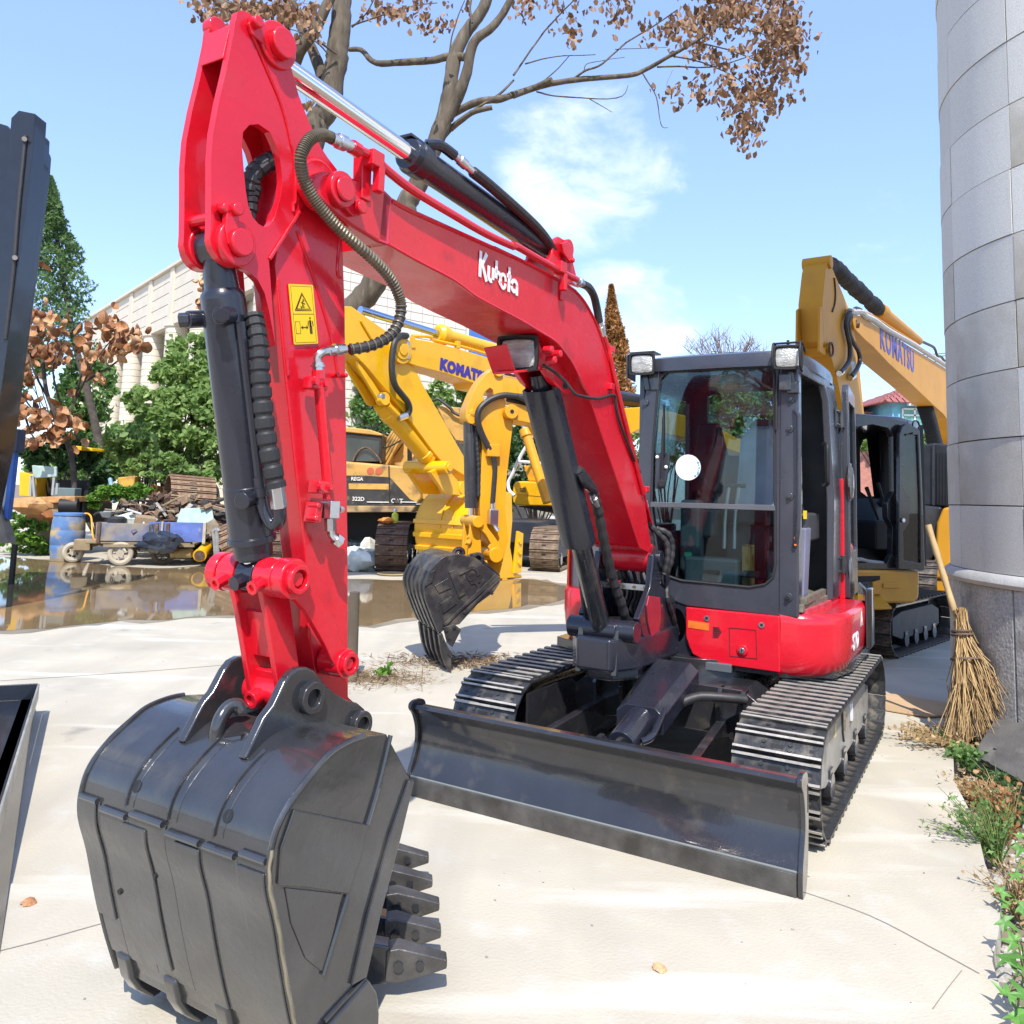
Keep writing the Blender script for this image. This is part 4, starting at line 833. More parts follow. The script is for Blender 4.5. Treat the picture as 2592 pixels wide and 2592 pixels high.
# rear right door pillar and top rail, left side frame with window
MB().loft([[(.735,2.10,.95),(.775,2.12,.95),(.775,2.47,.95),(.735,2.47,.95)], [(.74,2.12,1.6),(.785,2.14,1.6),(.785,2.47,1.6),(.74,2.47,1.6)], [(.725,2.06,2.25),(.765,2.08,2.25),(.765,2.47,2.25),(.725,2.47,2.25)], [(.70,1.96,2.42),(.74,1.98,2.42),(.74,2.46,2.42),(.70,2.46,2.42)]]).build('rear_pillar', CABP, cab, .012)
MB().bar((.695,1.46,2.37),(.735,2.2,2.37),.05,.06).build('door_header', CABP, cab, .01)
MB().plate([(1.43,.95),(1.43,2.42),(2.47,2.42),(2.47,.95)], -.30, -.265, [[(1.52,1.35),(1.52,2.30),(2.36,2.30),(2.36,1.35)]]).build('side_frame', CABP, cab, .006)
MB().plate([(1.5,1.33),(1.5,2.32),(2.38,2.32),(2.38,1.33)], -.285, -.280).build('side_window', GLASS, cab)
# pillar bolts, latch, grab rail
for x,y in ((1345,480),(1335,700),(1335,1210)):
    c_=PY(c5,x,y,CYF-.006); MB().tube([c_,c_+V((0,-.010,0))],.022,14).build('bolt_washer',CABP,cab,.003); MB().tube([c_+V((0,-.008,0)),c_+V((0,-.024,0))],.012,8).build('pillar_bolt',BLK,cab,.003)
c_=PY(c6,1345,408,CYF-.006); MB().tube([c_,c_+V((0,-.010,0))],.024,14).build('bolt_washer',CABP,cab,.003); MB().tube([c_+V((0,-.008,0)),c_+V((0,-.03,0))],.013,8).build('pillar_bolt',BLK,cab,.003)
c_=PY(c5,255,505,CYF); MB().tube([c_,c_+V((0,-.014,0))],.02,10).build('pillar_bolt',CABP,cab,.003)
MB().tube(smooth([PY(c5,1370,565,CYF-.01)+V((0,.0,0)),PY(c5,1395,590,CYF-.04),PY(c5,1402,650,CYF-.045),PY(c5,1405,1100,CYF-.045),PY(c5,1395,1480,CYF-.04),PY(c5,1365,1590,CYF-.01)],5),.013,10).build('grab_rail',CABP,cab)
MB().box(PY(c5,1380,1545,CYF-.02),(.012,.03,.05)).build('rail_tag',ORANGE,cab)
MB().tube(smooth([V((.735,2.06,1.96)),V((.77,1.99,1.95)),V((.775,1.97,1.90)),V((.775,1.97,1.74)),V((.77,1.99,1.70)),V((.735,2.06,1.69))],4),.014,10).build('door_handle',BLACKM,cab)
c_=PY(c5,1365,390,CYF-.02); MB().box(c_,(.07,.05,.07)).build('mirror_bracket',BLK,cab,.004)
# hinges and folded-back door
dr = bpy.data.objects.new('cab_door', None); COL.objects.link(dr); dr.parent = red
dx = lambda s_, z, o=0: V((.785-.035*s_+o, 2.50+.62*s_, z))
outl=[(0,.99),(.02,.93),(.95,.93),(1,1.0),(1,2.2),(.9,2.40),(.08,2.42),(0,2.36)]
inn=[(.1,1.25),(.1,2.3),(.85,2.3),(.92,2.15),(.92,1.25)]
MB().prism(outl, lambda p,t: dx(p[0],p[1],t), 0, .045, [inn]).build('door_frame', CABP, dr, .01)
MB().prism(inn, lambda p,t: dx(p[0],p[1],t), .018, .024).build('door_window', GLASS, dr)
MB().ball(dx(.04,1.73,.05), .085, 14, 10, (.3,.9,1.5), .12).build('door_lock_cover', mat('film_silver',(.12,.13,.14),.2,coat=.5,metal=.3,bump=.6,bscale=25), dr)
MB().ball(dx(.04,1.12,.04), .05, 12, 8, (.35,.7,2.0), .12).build('door_lower_film', MATS['film_silver'], dr)
for z in (2.16,1.165):
    MB().box((.775,2.36,z),(.012,.10,.125)).build('door_hinge',CABP,dr,.003); MB().tube([(.79,2.445,z-.06),(.79,2.445,z+.06)],.022,14).build('hinge_knuckle',BLK,dr,.003); MB().box((.80,2.52,z),(.014,.09,.12)).build('door_hinge',CABP,dr,.003)
    for dy in (-.03,.03):
        for dz in (-.045,.045): MB().tube([(.78,2.36+dy,z+dz),(.792,2.36+dy,z+dz)],.010,8).build('hinge_bolt',BLK,dr)
MB().slab([(.755,2.478),(.795,2.478),(.795,2.52),(.755,2.52)], .93, 1.75).build('red_post', RED, red, .004)
# wiper, sticker, lamps
MB().front([(p.x,p.z) for p in [PY(c5,*q,CYF) for q in ((335,880),(430,880),(430,960),(395,1150),(325,1150))]], CYF-.012, CYF+.012).build('wiper_plate', CABP, cab, .004)
for x,y in ((337,913),(403,988)): 
    c_=PY(c5,x,y,CYF-.012); MB().ball(c_,.012,10,6).build('wiper_knob',WHITE,cab)
MB().tube([PY(c5,372,1110,CYF-.03),PY(c5,375,900,CYF-.035),PY(c5,385,610,CYF-.03)],.009,8).build('wiper_arm',BLACKM,cab); MB().tube([PY(c5,370,1110,CYF),PY(c5,370,1110,CYF-.045)],.024,12).build('wiper_pivot',BLACKM,cab,.004)
MB().bar(PY(c5,392,900,CYF-.02),PY(c5,388,520,CYF-.02),.008,.022,(0,1,0)).build('wiper_blade',BLACKM,cab)
c_=PY(c5,567,990,CYF); MB().front(circ((c_.x,c_.z),.081,40),CYF+.004,CYF+.0105).build('round_sticker',WHITE,cab)
tl=mat('teal_print',(.03,.32,.42),.4,var=.4,scale=60); rs_=random.Random(5)
g=MB()
for k in range(26):
    a=rs_.uniform(-.9,.5); r_=.078*rs_.uniform(.86,.97); g.front(circ((c_.x+r_*cos(a),c_.z+r_*sin(a)),rs_.uniform(.002,.006),6),CYF+.0030,CYF+.0038)
g.build('sticker_print',tl,cab)
def cablamp(c, yaw, cage):
    h=lamp(red,c,yaw,0,1.05,BLACKM,'cab_lamp')
    MB().bar(c+V((0,.05,-.05)),c+V((0.02,.05,-.16)),.03,.03).build('lamp_stand',BLK,h)
    if cage:
        for sx in (-.078,.078): MB().tube(smooth([c+V((sx,.09,.05)),c+V((sx,.0,.088)),c+V((sx,-.05,.06)),c+V((sx,-.055,-.05)),c+V((sx,.0,-.085))],4),.007,8).build('lamp_guard',BLACKM,h)
        MB().tube([c+V((-.078,-.02,.085)),c+V((.078,-.02,.085))],.007,8).build('lamp_guard',BLACKM,h); MB().tube([c+V((0,.0,.07)),c+V((0,.0,.105))],.008,8).build('lamp_stud',BLACKM,h)
    else:
        MB().plate([(c.y-.05,c.z+.06),(c.y+.1,c.z+.10),(c.y+.1,c.z-.10),(c.y-.05,c.z-.09)],c.x-.095,c.x-.085).build('lamp_guard',BLK,h,.004); MB().box(c+V((0,.05,.078)),(.17,.13,.012)).build('lamp_guard',BLK,h,.004)
cablamp(PY(c5,228,215,CYF-.06),.12,False); cablamp(PY(c5,1322,165,CYF-.07),.2,True)
MB().box((.64,CYF-.03,2.28),(.07,.06,.10)).build('lamp_bracket',BLK,cab,.006); MB().tube(smooth([V((.60,CYF-.03,2.36)),V((.585,CYF-.02,2.25)),V((.58,CYF-.015,2.0))],4),.007,8).build('lamp_cable',HOSEB,cab)
MB().box((-.20,CYF+.02,2.33),(.08,.06,.12)).build('lamp_bracket',BLK,cab,.006)
# interior
MB().loft([[(.13,1.80,1.42),(.57,1.80,1.42),(.57,2.2,1.42),(.13,2.2,1.42)],[(.12,1.78,1.54),(.58,1.78,1.54),(.58,2.2,1.54),(.12,2.2,1.54)]]).build('seat_cushion',SEATM,cab,.03)
MB().loft([[(.13,2.12,1.5),(.57,2.12,1.5),(.57,2.26,1.5),(.13,2.26,1.5)],[(.15,2.2,2.0),(.55,2.2,2.0),(.55,2.34,2.0),(.15,2.34,2.0)],[(.22,2.22,2.1),(.48,2.22,2.1),(.48,2.34,2.1),(.22,2.34,2.1)]]).build('seat_back',FILM,cab,.03)
MB().box((.35,2.05,1.25),(.4,.4,.36)).build('seat_box',SEATM,cab,.01)
MB().box((.62,1.95,1.42),(.13,.5,.18)).build('armrest_console',SEATM,cab,.02); MB().box((.05,1.95,1.42),(.13,.5,.18)).build('armrest_console',SEATM,cab,.02)
for x in (.63,.05):
    MB().tube([(x,1.78,1.48),(x,1.74,1.62)],[.045,.016],12).build('control_lever',RUB,cab); MB().ball((x,1.73,1.67),.035,10,8,(1,1,1.7)).build('lever_knob',BLACKM,cab)
MB().loft([[(.655,1.62,1.0),(.69,1.62,1.0),(.69,1.75,1.0),(.655,1.75,1.0)],[(.655,1.66,1.42),(.70,1.66,1.42),(.70,1.82,1.42),(.655,1.82,1.42)]]).build('console_side',mat('console_lilac',(.17,.17,.24),.4),cab,.01)
MB().box((.69,1.68,1.50),(.012,.05,.05)).build('yellow_label',STICK,cab)
for px_ in (850,925):
    MB().tube(smooth([PY(c5,px_-10,1600,1.66),PY(c5,px_,1380,1.66),PY(c5,px_+20,1180,1.66),PY(c5,px_+30,1130,1.66)],4),.012,8).build('travel_lever',STEEL,cab)
MB().tube([PY(c5,845,1130,1.66),PY(c5,1000,1130,1.66)],.014,8).build('lever_grip',BLACKM,cab)
MB().box((.15,1.62,1.10),(.34,.2,.22)).build('pedal_box',TRIM,cab,.02); MB().box((.36,1.62,1.15),(.05,.12,.30)).build('pedal_post',mat('rusty_yellow',(.36,.2,.05),.6,var=.3),cab,.005)
for x in (.16,.4): MB().box((x,1.52,1.13),(.10,.07,.015),Matrix.Rotation(.4,3,'X')).build('pedal',BLACKM,cab,.003)
MB().box((-.02,1.68,1.34),(.13,.12,.46)).build('left_console',TRIM,cab,.02); MB().tube([(-.02,1.615,1.22),(-.02,1.60,1.22)],.025,14).build('cup_dial',mat('dial_green',(.1,.35,.2),.4),cab)
MB().loft([[(.02,1.72,1.62),(.16,1.72,1.62),(.16,1.80,1.62),(.02,1.80,1.62)],[(-.02,1.70,1.86),(.20,1.70,1.86),(.20,1.78,1.86),(-.02,1.78,1.86)],[(.0,1.72,2.08),(.14,1.72,2.08),(.14,1.78,2.08),(.0,1.78,2.08)]]).build('boom_reflection',BLACKM,cab,.02)  # added dark block, stands in for the boom's reflection in the front window
MB().box((.12,1.695,1.93),(.11,.01,.12)).build('boom_reflection_face',mat('reflection_gloss',(.02,.022,.025),.1,coat=.5),cab)  # glossy face of the boom reflection block, no real screen
MB().box((.52,1.70,1.13),(.12,.08,.28)).build('battery_box',GRAYP,cab,.01)
# flank badge
a=[RX.X(t9(x,y),.932) for x,y in ((285,1815),(312,1800))]
text('model_badge','STD',WHITE,Matrix.Translation((.932,1.84,.695)) @ Matrix.Rotation(RAD(90),4,'Z') @ Matrix.Rotation(RAD(90),4,'X'),.13,red,.002,.004)
text('flank_badge','A',WHITE,Matrix.Translation((.935,2.16,.80)) @ Matrix.Rotation(RAD(90),4,'Z') @ Matrix.Rotation(RAD(90),4,'X'),.13,red,.002,.002)
# ================================================================= ground
CONC = mat('concrete', (.475, .425, .33), .8, var=.07, scale=1.1, bump=.25, bscale=70, dirt=[((.39,.355,.285), .48, .80, 1.3), ((.50,.47,.40), .55, .75, 5), ((.36,.325,.26), .58, .74, .45), ((.30,.27,.22), .67, .74, 1.6), ((.40,.36,.285), .50, .72, 2.2, (1,.12,1)), ((.56,.52,.44), .58, .70, 3.4, (.14,1,1))])
DIRT = mat('dirt', (.22, .17, .12), .95, var=.3, scale=4, bump=.8, bscale=30)
MUD = mat('puddle_water', (.21,.145,.075), .045, var=.25, scale=.5, spec=.5, ior=1.33, bump=.012, bscale=5)
edge = [(3.35,6.2),(3.1,5.7),(2.86,5.35),(2.62,4.9),(2.40,4.30),(2.16,3.80),(2.02,3.45),(1.86,3.2),(1.73,3.02),(1.45,2.35),(1.10,1.5),(.4,-.3),(-.5,-4)]
slab_ = [(-60,-4)]+[(-60,70),(60,70),(60,6.2)]+edge
gr = MB().slab(slab_, -.12, 0).build('ground', CONC, None, 0); tag(gr, kind='structure')
dg_ = MB().slab([(-300,-200),(300,-200),(300,400),(-300,400)], -.30, -.13).build('terrain', DIRT, None, 0); tag(dg_, kind='structure')
pud = [ground(*q) for q in ((-200,1052),(0,1051),(100,1058),(180,1063),(260,1072),(330,1072),(430,1070),(520,1082),(640,1092),(760,1096),(830,1092),(930,1092),(1000,1094),(1040,1100),(1080,1112),(1060,1135),(1000,1142),(960,1150),(880,1156),(800,1160),(735,1172),(690,1182),(600,1172),(520,1166),(430,1160),(330,1168),(230,1172),(150,1180),(60,1187),(-60,1190),(-260,1195))]
pd_ = smooth([V((p.x,p.y,0)) for p in pud], 3, True)
rr_ = random.Random(2); pd_ = [(p.x+rr_.uniform(-.05,.05), p.y+rr_.uniform(-.09,.09)) for p in pd_]
wt_ = [(x+(x+4.5)*.035+rr_.uniform(-.05,.05), y+(y-13.2)*.05+rr_.uniform(-.12,.12)) for x,y in pd_]
wg = MB(); b = wg.add([(x,y,.002) for x,y in wt_]); wg.face(range(b,b+len(wt_))); wg = wg.build('wet_ground', mat('wet_concrete',(.24,.205,.15),.45,var=.25,scale=1.5,dirt=[((.16,.13,.09),.5,.7,.8)]), None, 0, 0); tag(wg, kind='structure')
pw = MB(); b = pw.add([(x,y,.004) for x,y in pd_]); pw.face(range(b, b+len(pd_)))
pw = pw.build('puddle_water', MUD, None, 0, 0); tag(pw, kind='structure')
# saw-cut joints and a crack in the slab: shallow dark seams
JO = mat('joint_dark', (.22,.20,.17), .9)
def seam(pts, w=.006, name='ground_joint'):
    mb = MB(); n_ = len(pts)
    P_ = [V((a.x, a.y)) for a in pts]
    L_ = []
    for i, p in enumerate(P_):
        t = (P_[min(i+1,n_-1)]-P_[max(i-1,0)]).normalized(); q = V((-t.y,t.x)); L_.append((p+q*w/2, p-q*w/2))
    b = mb.add([(*x, .003) for pr in L_ for x in pr])
    for i in range(n_-1): mb.face((b+2*i, b+2*i+1, b+2*i+3, b+2*i+2))
    o = mb.build(name, JO, gr, 0, 0); return o
seam(smooth([ground(*q) for q in ((1400,1642),(1500,1678),(1640,1728),(1760,1790),(1848,1838))],4), .004)
seam(smooth([ground(*q) for q in ((0,1795),(90,1772),(250,1728),(420,1690))],4), .004)
seam(smooth([ground(*q) for q in ((1815,1832),(1785,1870),(1760,1905))],4), .003)
seam(smooth([ground(*q) for q in ((0,1285),(300,1265),(600,1240))],4), .01)
# ================================================================= yellow excavator with black cab (boom reaches behind the red one)
E1 = T(860,1050,4.493); B1 = T(1000,1350,4.293); RT = T(2120,1030,2.8)
MX = Frame(-.605, 7.68, RAD(-68.6))
cat_ = root('yellow_excavator', 'yellow excavator with black cab and black bucket, parked right behind the red machine', 'excavator', MX)
def mt(t, X, pts): return YZ(MX, t, X, pts)
def mp_(t, x, y, X): return MX.X(t(x, y), X)
CB = mat('worn_black_bucket', (.026,.025,.027), .42, coat=.1, var=.3, scale=8, bump=.35, bscale=50, rvar=.12, dirt=[((.12,.105,.085), .5, .75, 6)])
xn = .10
ao = [(880,535),(890,480),(870,350),(862,130),(830,108),(775,112),(700,170),(620,270),(560,380),(510,500),(495,590),(505,640),(560,665),(610,690),(650,790),(665,880),(655,1000),(645,1200),(640,1500),(650,1700),(700,1800),(790,1932)]+[]
mao = mt(z6, xn, ao)+mt(B1, xn, [(960,330),(1000,400),(1110,440),(1140,440)])+mt(z6, xn, [(915,1800),(885,1500),(900,1200),(935,900),(965,640)])
ah = mt(z6, xn, [(670,400),(690,350),(735,315),(765,335),(775,400),(760,440),(690,460)])
MB().plate(mao, -xn, xn, [ah]).build('arm', YEL2, cat_, .012)
for x, y, r_ in ((815,160,.05),(565,570,.04),(550,620,.05)):
    c_ = mp_(z6,x,y,xn); MB().tube([(xn-.01,c_.y,c_.z),(xn+.03,c_.y,c_.z)], r_, 16).build('pin_boss', YEL2, cat_, .005)
c_ = mp_(z6,985,150,xn)
mbo = mt(z6, xn+.05, [(870,560),(880,520),(920,490),(1000,485),(1160,490)])+mt(c5, xn+.05, [(70,545),(220,535),(400,560),(700,640),(1000,800),(1000,900),(700,800),(400,740),(215,700),(100,760)])+mt(z6, xn+.05, [(1180,675),(960,630),(900,605)])
MB().plate(mbo, -xn-.05, xn+.05).build('boom', YEL2, cat_, .012)
c_ = mp_(z6,938,550,xn+.05); MB().tube([(xn,c_.y,c_.z),(xn+.085,c_.y,c_.z)], .07, 18).build('pin_boss', YEL2, cat_, .006); MB().tube([(xn,c_.y,c_.z),(xn+.09,c_.y,c_.z)], .02, 8).build('pin_hole', BLACKM, cat_)
kp = mt(z6, xn+.06, [(890,560),(940,505),(1000,520),(1010,550),(960,600),(910,600)]); MB().plate(kp, xn+.04, xn+.07).build('keeper_plate', YEL2, cat_, .003)
# bucket cylinder
q0, q1, q2 = mp_(z6,545,640,0), mp_(z6,562,1490,0), mp_(z6,560,1620,0)
MB().tube([q0,q0+(q1-q0)*.02,q1],[.06,.072,.072],18).build('bucket_cylinder', BLK, cat_, .003); MB().cyl(q1,q2,.035,14).build('cylinder_rod', CHROME, cat_)
hs = smooth([mp_(z6,605,700,.07),mp_(z6,612,900,.08),mp_(z6,625,1100,.08),mp_(z6,625,1380,.08)],12); MB().tube(hs,[.018+(.004 if k%3 else 0) for k in range(len(hs))],8).build('spring_hose', RUB, cat_,0,20)
MB().tube(smooth([mp_(z6,1150,415,xn+.08),mp_(z6,1000,400,xn+.06),mp_(z6,860,390,xn+.05),mp_(z6,740,430,xn+.05),mp_(z6,650,500,xn+.06),mp_(z6,615,580,xn+.06),mp_(z6,625,680,xn+.05),mp_(z6,670,800,xn+.04),mp_(z6,735,920,xn+.04)],6),.03,10).build('arm_hose', HOSEB, cat_)
MB().tube(smooth([mp_(z6,760,960,xn+.04),mp_(z6,785,1080,xn+.04),mp_(z6,775,1250,xn+.04),mp_(z6,760,1450,xn+.04)],6),.024,10).build('arm_hose', HOSEB, cat_)
for a, b in ((mp_(z6,1000,400,xn+.09),mp_(z6,1130,470,xn+.09)),(mp_(z6,900,430,xn+.02),mp_(z6,1120,475,xn+.02))): MB().tube([a,b],.022,8).build('boom_hose', HOSEB, cat_)
c_ = mp_(z6,765,930,xn+.03); MB().box(c_,(.07,.13,.12)).build('hose_clamp', YEL2, cat_, .01)
c_ = mp_(z6,763,1578,xn+.04); MB().box(c_,(.08,.09,.14)).build('valve_block', STEEL, cat_, .008); MB().tube([mp_(z6,762,1440,xn+.04),mp_(z6,763,1540,xn+.04)],.024,10).build('hose_fitting', STEEL, cat_)
MB().tube(smooth([mp_(z6,765,1620,xn+.04),mp_(z6,780,1665,xn+.04),mp_(z6,815,1715,xn+.06)],4),.022,8).build('pipe_elbow', STEEL, cat_)
# linkage
l1 = mp_(z6,610,1625,.16)
sl2 = mt(z6,.15,[(560,1590),(610,1575),(660,1610),(690,1660),(760,1750),(830,1850),(870,1932)])+mt(B1,.15,[(1130,220),(1090,280),(1050,250),(1010,150)])+mt(z6,.15,[(740,1840),(690,1750),(620,1680),(560,1660)])
for x0,x1 in ((.13,.165),(-.165,-.13)): MB().plate(sl2,x0,x1).build('side_link', YEL2, cat_, .005)
MB().tube([(-.2,l1.y,l1.z),(.2,l1.y,l1.z)],.055,16).build('link_boss', YEL2, cat_, .006)
l2 = mp_(B1,895,275,.18); MB().plate([(l1.y-.05,l1.z),(l1.y+.05,l1.z),(l2.y+.07,l2.z),(l2.y-.07,l2.z)],.07,.11).build('link_plate', YEL2, cat_, .01); MB().plate([(l1.y-.05,l1.z),(l1.y+.05,l1.z),(l2.y+.07,l2.z),(l2.y-.07,l2.z)],-.11,-.07).build('link_plate', YEL2, cat_, .01)
l3 = mp_(B1,1095,235,.18); MB().tube([(-.19,l3.y,l3.z),(.20,l3.y,l3.z)],.07,16).build('link_boss', YEL2, cat_, .006)
MB().tube(smooth([mp_(B1,790,30,.12),mp_(B1,815,55,.12),mp_(B1,800,105,.12),mp_(B1,770,95,.12)],4),.022,8).build('lifting_eye', YEL2, cat_)
# black bucket
XB = .365
pb = mt(B1, XB, [(1140,470),(1000,370),(880,270),(780,250),(700,230),(600,235),(500,275),(400,380),(345,480),(315,580),(330,700),(370,820),(420,950),(470,1060),(500,1080)])
pbs = [(p.x,p.y) for p in smooth([V((a,b,0)) for a,b in pb],3)]
opn = mt(B1, XB, [(580,1010),(700,990),(900,770),(1075,640),(1140,540)])
sd = pbs+opn
bk = MB().plate(sd, XB-.02, XB).build('bucket', CB, cat_, .006)
MB().plate(sd, -XB, -XB+.02).build('side_plate', CB, bk, .006)
inn2 = [(p[0]*.0+p[0]+(.012 if i < 99 else 0), p[1]-.015) for i, p in enumerate(pbs)]
MB().plate(pbs+inn2[::-1], -XB+.015, XB-.015).build('bucket_shell', CB, bk)
for f in (.05,.25,.45,.65,.85): 
    o2=[(a-.012,b+.004) for a,b in pbs[22:]]; MB().plate(o2+pbs[22:][::-1], -XB+f*2*XB-.03, -XB+f*2*XB+.03).build('wear_strip', CB, bk)
def bpl(pts, t_, name='side_pad'): return MB().plate(mt(B1,XB,pts), XB, XB+t_).build(name, CB, bk, .003)
bpl([(580,420),(650,395),(765,655),(690,700)],.014); bpl([(425,570),(565,490),(610,590),(475,650)],.012); bpl([(490,760),(610,680),(670,760),(525,870)],.012); bpl([(320,580),(385,420),(440,390),(400,530)],.012)
bpl([(1130,480),(1090,440),(730,785),(520,985),(540,1010),(740,810)],.016,'side_cutting_edge'); bpl([(735,860),(1125,475),(1140,500),(760,880)],.012,'side_cutting_edge')
e_ = mt(B1, XB-.05, [(780,255),(830,220),(900,210),(945,235),(985,330),(1010,380),(900,300)])
for x0,x1 in ((.14,.175),(-.175,-.14)): MB().plate(mt(B1,.17,[(770,265),(820,222),(890,208),(940,225),(975,300),(1060,380),(1140,450),(1140,500),(900,400)]),x0,x1).build('bucket_ear', CB, bk, .006)
MB().ring((.17,l2.y,l2.z),(.205,l2.y,l2.z),.06,.03).build('pin_boss', CB, bk, .004)
MB().tube(smooth([mp_(B1,640,215,0),mp_(B1,660,180,0),mp_(B1,700,170,0),mp_(B1,735,190,0),mp_(B1,740,230,0)],4),.022,8).build('lifting_hook', CB, bk)
sct = mt(B1,XB+.01,[(520,1020),(640,985),(715,1045),(620,1235),(590,1210),(560,1180)]); MB().plate(sct,XB,XB+.025).build('side_cutter', CB, bk, .004)
for x,y in ((640,1015),(555,1045),(585,1130)): 
    c_=mp_(B1,x,y,XB+.025); MB().tube([c_,c_+V((.015,0,0))],.016,6).build('bolt', CB, bk)
tt = mt(B1, XB-.04, [(465,1090),(500,1070),(540,1180),(600,1300),(602,1520),(545,1440),(500,1320),(480,1200)])
for k in range(5):
    xx = XB-.035-k*(2*XB-.07)/4; MB().plate(tt, xx-.03, xx+.03).build('bucket_tooth', CB, bk, .008)
    c_=V((xx,tt[3][0]-.01,tt[3][1])); MB().tube([c_-V((.04,0,0)),c_+V((.04,0,0))],.022,8).build('tooth_pin', CB, bk)
# raised letters on the bucket side
lt = [MX.X(B1(*q),XB) for q in ((735,415),(860,600),(800,370))]
text('bucket_lettering','CAT',CB,basis(lt[0]+V((.002,0,0)),lt[1]-lt[0],lt[0]-V((0,.1,-.02))-lt[1]+lt[1]-lt[0]+V((0,.2,.1))),.17,bk,.008,.004)
c_ = V((XB+.0,0,0)); MB().plate(mt(B1,XB,[(690,440),(800,385),(805,395),(700,455)]),XB,XB+.012).build('weld_bead', CB, bk)
# arm cylinder over the boom
a0,a1 = mp_(z6,870,165,0), mp_(c5,60,470,0); a2 = mp_(c5,300,510,0)
MB().cyl(a0,a1,.04,12).build('cylinder_rod',CHROME,cat_); MB().cyl(a1-(a2-a1)*.5,a2,.075,16).build('arm_cylinder',BLK,cat_,.004)
# house and cab on the camera side plane
XS = .95
hs_ = mt(RT, XS, [(-40,1155),(60,1152),(585,1160),(582,1330),(575,1370),(540,1392),(300,1395),(-40,1400)])
op_ = mt(RT, XS, [(66,1200),(298,1197),(298,1330),(66,1325)])
MB().plate(hs_, -.9, XS).build('house', YEL2, cat_, .03)
MB().plate(op_, XS+.001, XS+.006).build('open_compartment', BLACKM, cat_); MB().plate(mt(RT,XS,[(70,1245),(230,1235),(232,1325),(70,1322)]), XS+.004, XS+.02).build('battery', mat('dusty_battery',(.05,.055,.06),.5,var=.4,scale=20), cat_, .004)
MB().plate(mt(RT,XS,[(235,1240),(290,1225),(290,1325),(240,1325)]), XS+.004, XS+.03).build('compartment_lid', YEL2, cat_, .004)
h0 = [MX.X(RT(*q),XS) for q in ((40,1325),(302,1335))]; 
hd = [h0[0], h0[1], MX.X(RT(385,1420),XS+.30), MX.X(RT(110,1428),XS+.30)]
MB().loft([hd,[p-V((0,0,.02)) for p in hd]]).build('hatch_door', YEL2, cat_, .004)
MB().loft([[hd[0]*.35+hd[3]*.65+(hd[1]-hd[0])*.38+V((0,0,.006)),hd[0]*.35+hd[3]*.65+(hd[1]-hd[0])*.6+V((0,0,.006)),hd[0]*.1+hd[3]*.9+(hd[1]-hd[0])*.6+V((0,0,.003)),hd[0]*.1+hd[3]*.9+(hd[1]-hd[0])*.38+V((0,0,.003))]]*1+[[p+V((0,0,.002)) for p in [hd[0]*.35+hd[3]*.65+(hd[1]-hd[0])*.38+V((0,0,.006)),hd[0]*.35+hd[3]*.65+(hd[1]-hd[0])*.6+V((0,0,.006)),hd[0]*.1+hd[3]*.9+(hd[1]-hd[0])*.6+V((0,0,.003)),hd[0]*.1+hd[3]*.9+(hd[1]-hd[0])*.38+V((0,0,.003))]]]).build('hatch_label', STICK, cat_)
MB().plate(mt(RT,XS,[(318,1250),(440,1245),(440,1285),(318,1285)]), XS, XS+.012).build('pressed_rib', YEL2, cat_, .006)
co_ = mt(RT, XS-.03, [(20,1150),(20,250),(60,150),(95,85),(150,60),(330,72),(480,102),(530,125),(440,160),(430,1150)])
ci_ = mt(RT, XS-.03, [(75,1105),(72,350),(95,200),(150,140),(250,125),(360,150),(395,210),(400,600),(350,680),(355,790),(390,850),(385,1050),(350,1110)])
cbn = bpy.data.objects.new('cab',None); COL.objects.link(cbn); cbn.parent=cat_
MB().plate(co_, XS-.10, XS-.03, [ci_]).build('cab_side_frame', BLK, cbn, .01)
ys=[p[0] for p in co_]; zs_=[p[1] for p in co_]; y0,y1=min(ys),max(ys); z0_,z1_=min(zs_),max(zs_)
MB().slab([(-.05,y0),(XS-.05,y0+.05),(XS-.03,y1-.15),(XS-.3,y1+.4),(-.05,y1+.57)], z1_-.08, z1_+.02).build('cab_roof', BLK, cbn, .03)
MB().slab([(-.05,y0),(XS-.05,y0),(XS-.05,y1),(-.05,y1)], z0_, z0_+.05).build('cab_floor', SEATM, cbn)
fw = [(p.y,p.z) for p in [MX.X(RT(*q),-.05) for q in ((0,700),(0,-100),(600,-100),(600,700))]]
fz=lambda f:z0_+(z1_-z0_)*f
MB().plate([(y0-.25,z0_),(y0-.25,z1_),(y1+.57,z1_),(y1+.57,z0_)], -.08,-.04, [mt(RT,-.06,[(155,600),(150,290),(175,235),(215,215),(362,208),(366,630),(200,635)])]).build('cab_far_side', BLACKM, cbn)
MB().front([(-.05,z0_),(-.05,z1_),(XS-.40,z1_),(XS-.40,z0_)], y1+.52, y1+.57).build('cab_rear_wall', BLACKM, cbn)
MB().front([(-.05,z0_),(-.05,fz(.45)),(XS-.06,fz(.45)),(XS-.06,z0_)], y0, y0+.04).build('cab_front_panel', BLACKM, cbn)
q=MX.X(RT(265,740),.45); MB().box(q,(.3,.3,.28)).build('seat', mat('seat_slate',(.05,.07,.09),.5), cbn, .03); MB().box(q+V((0,.0,-.25)),(.5,.5,.3)).build('seat_base', BLACKM, cbn, .02)
for a,b in (((290,800),(205,570)),((330,680),(285,540))): MB().tube([MX.X(RT(*a),.6),MX.X(RT(*b),.6)],[.012,.022],8).build('control_lever', BLACKM, cbn)
MB().tube([MX.X(RT(*q),.6) for q in ((300,660),(320,690))],.05,10).build('lever_boot', RUB, cbn)
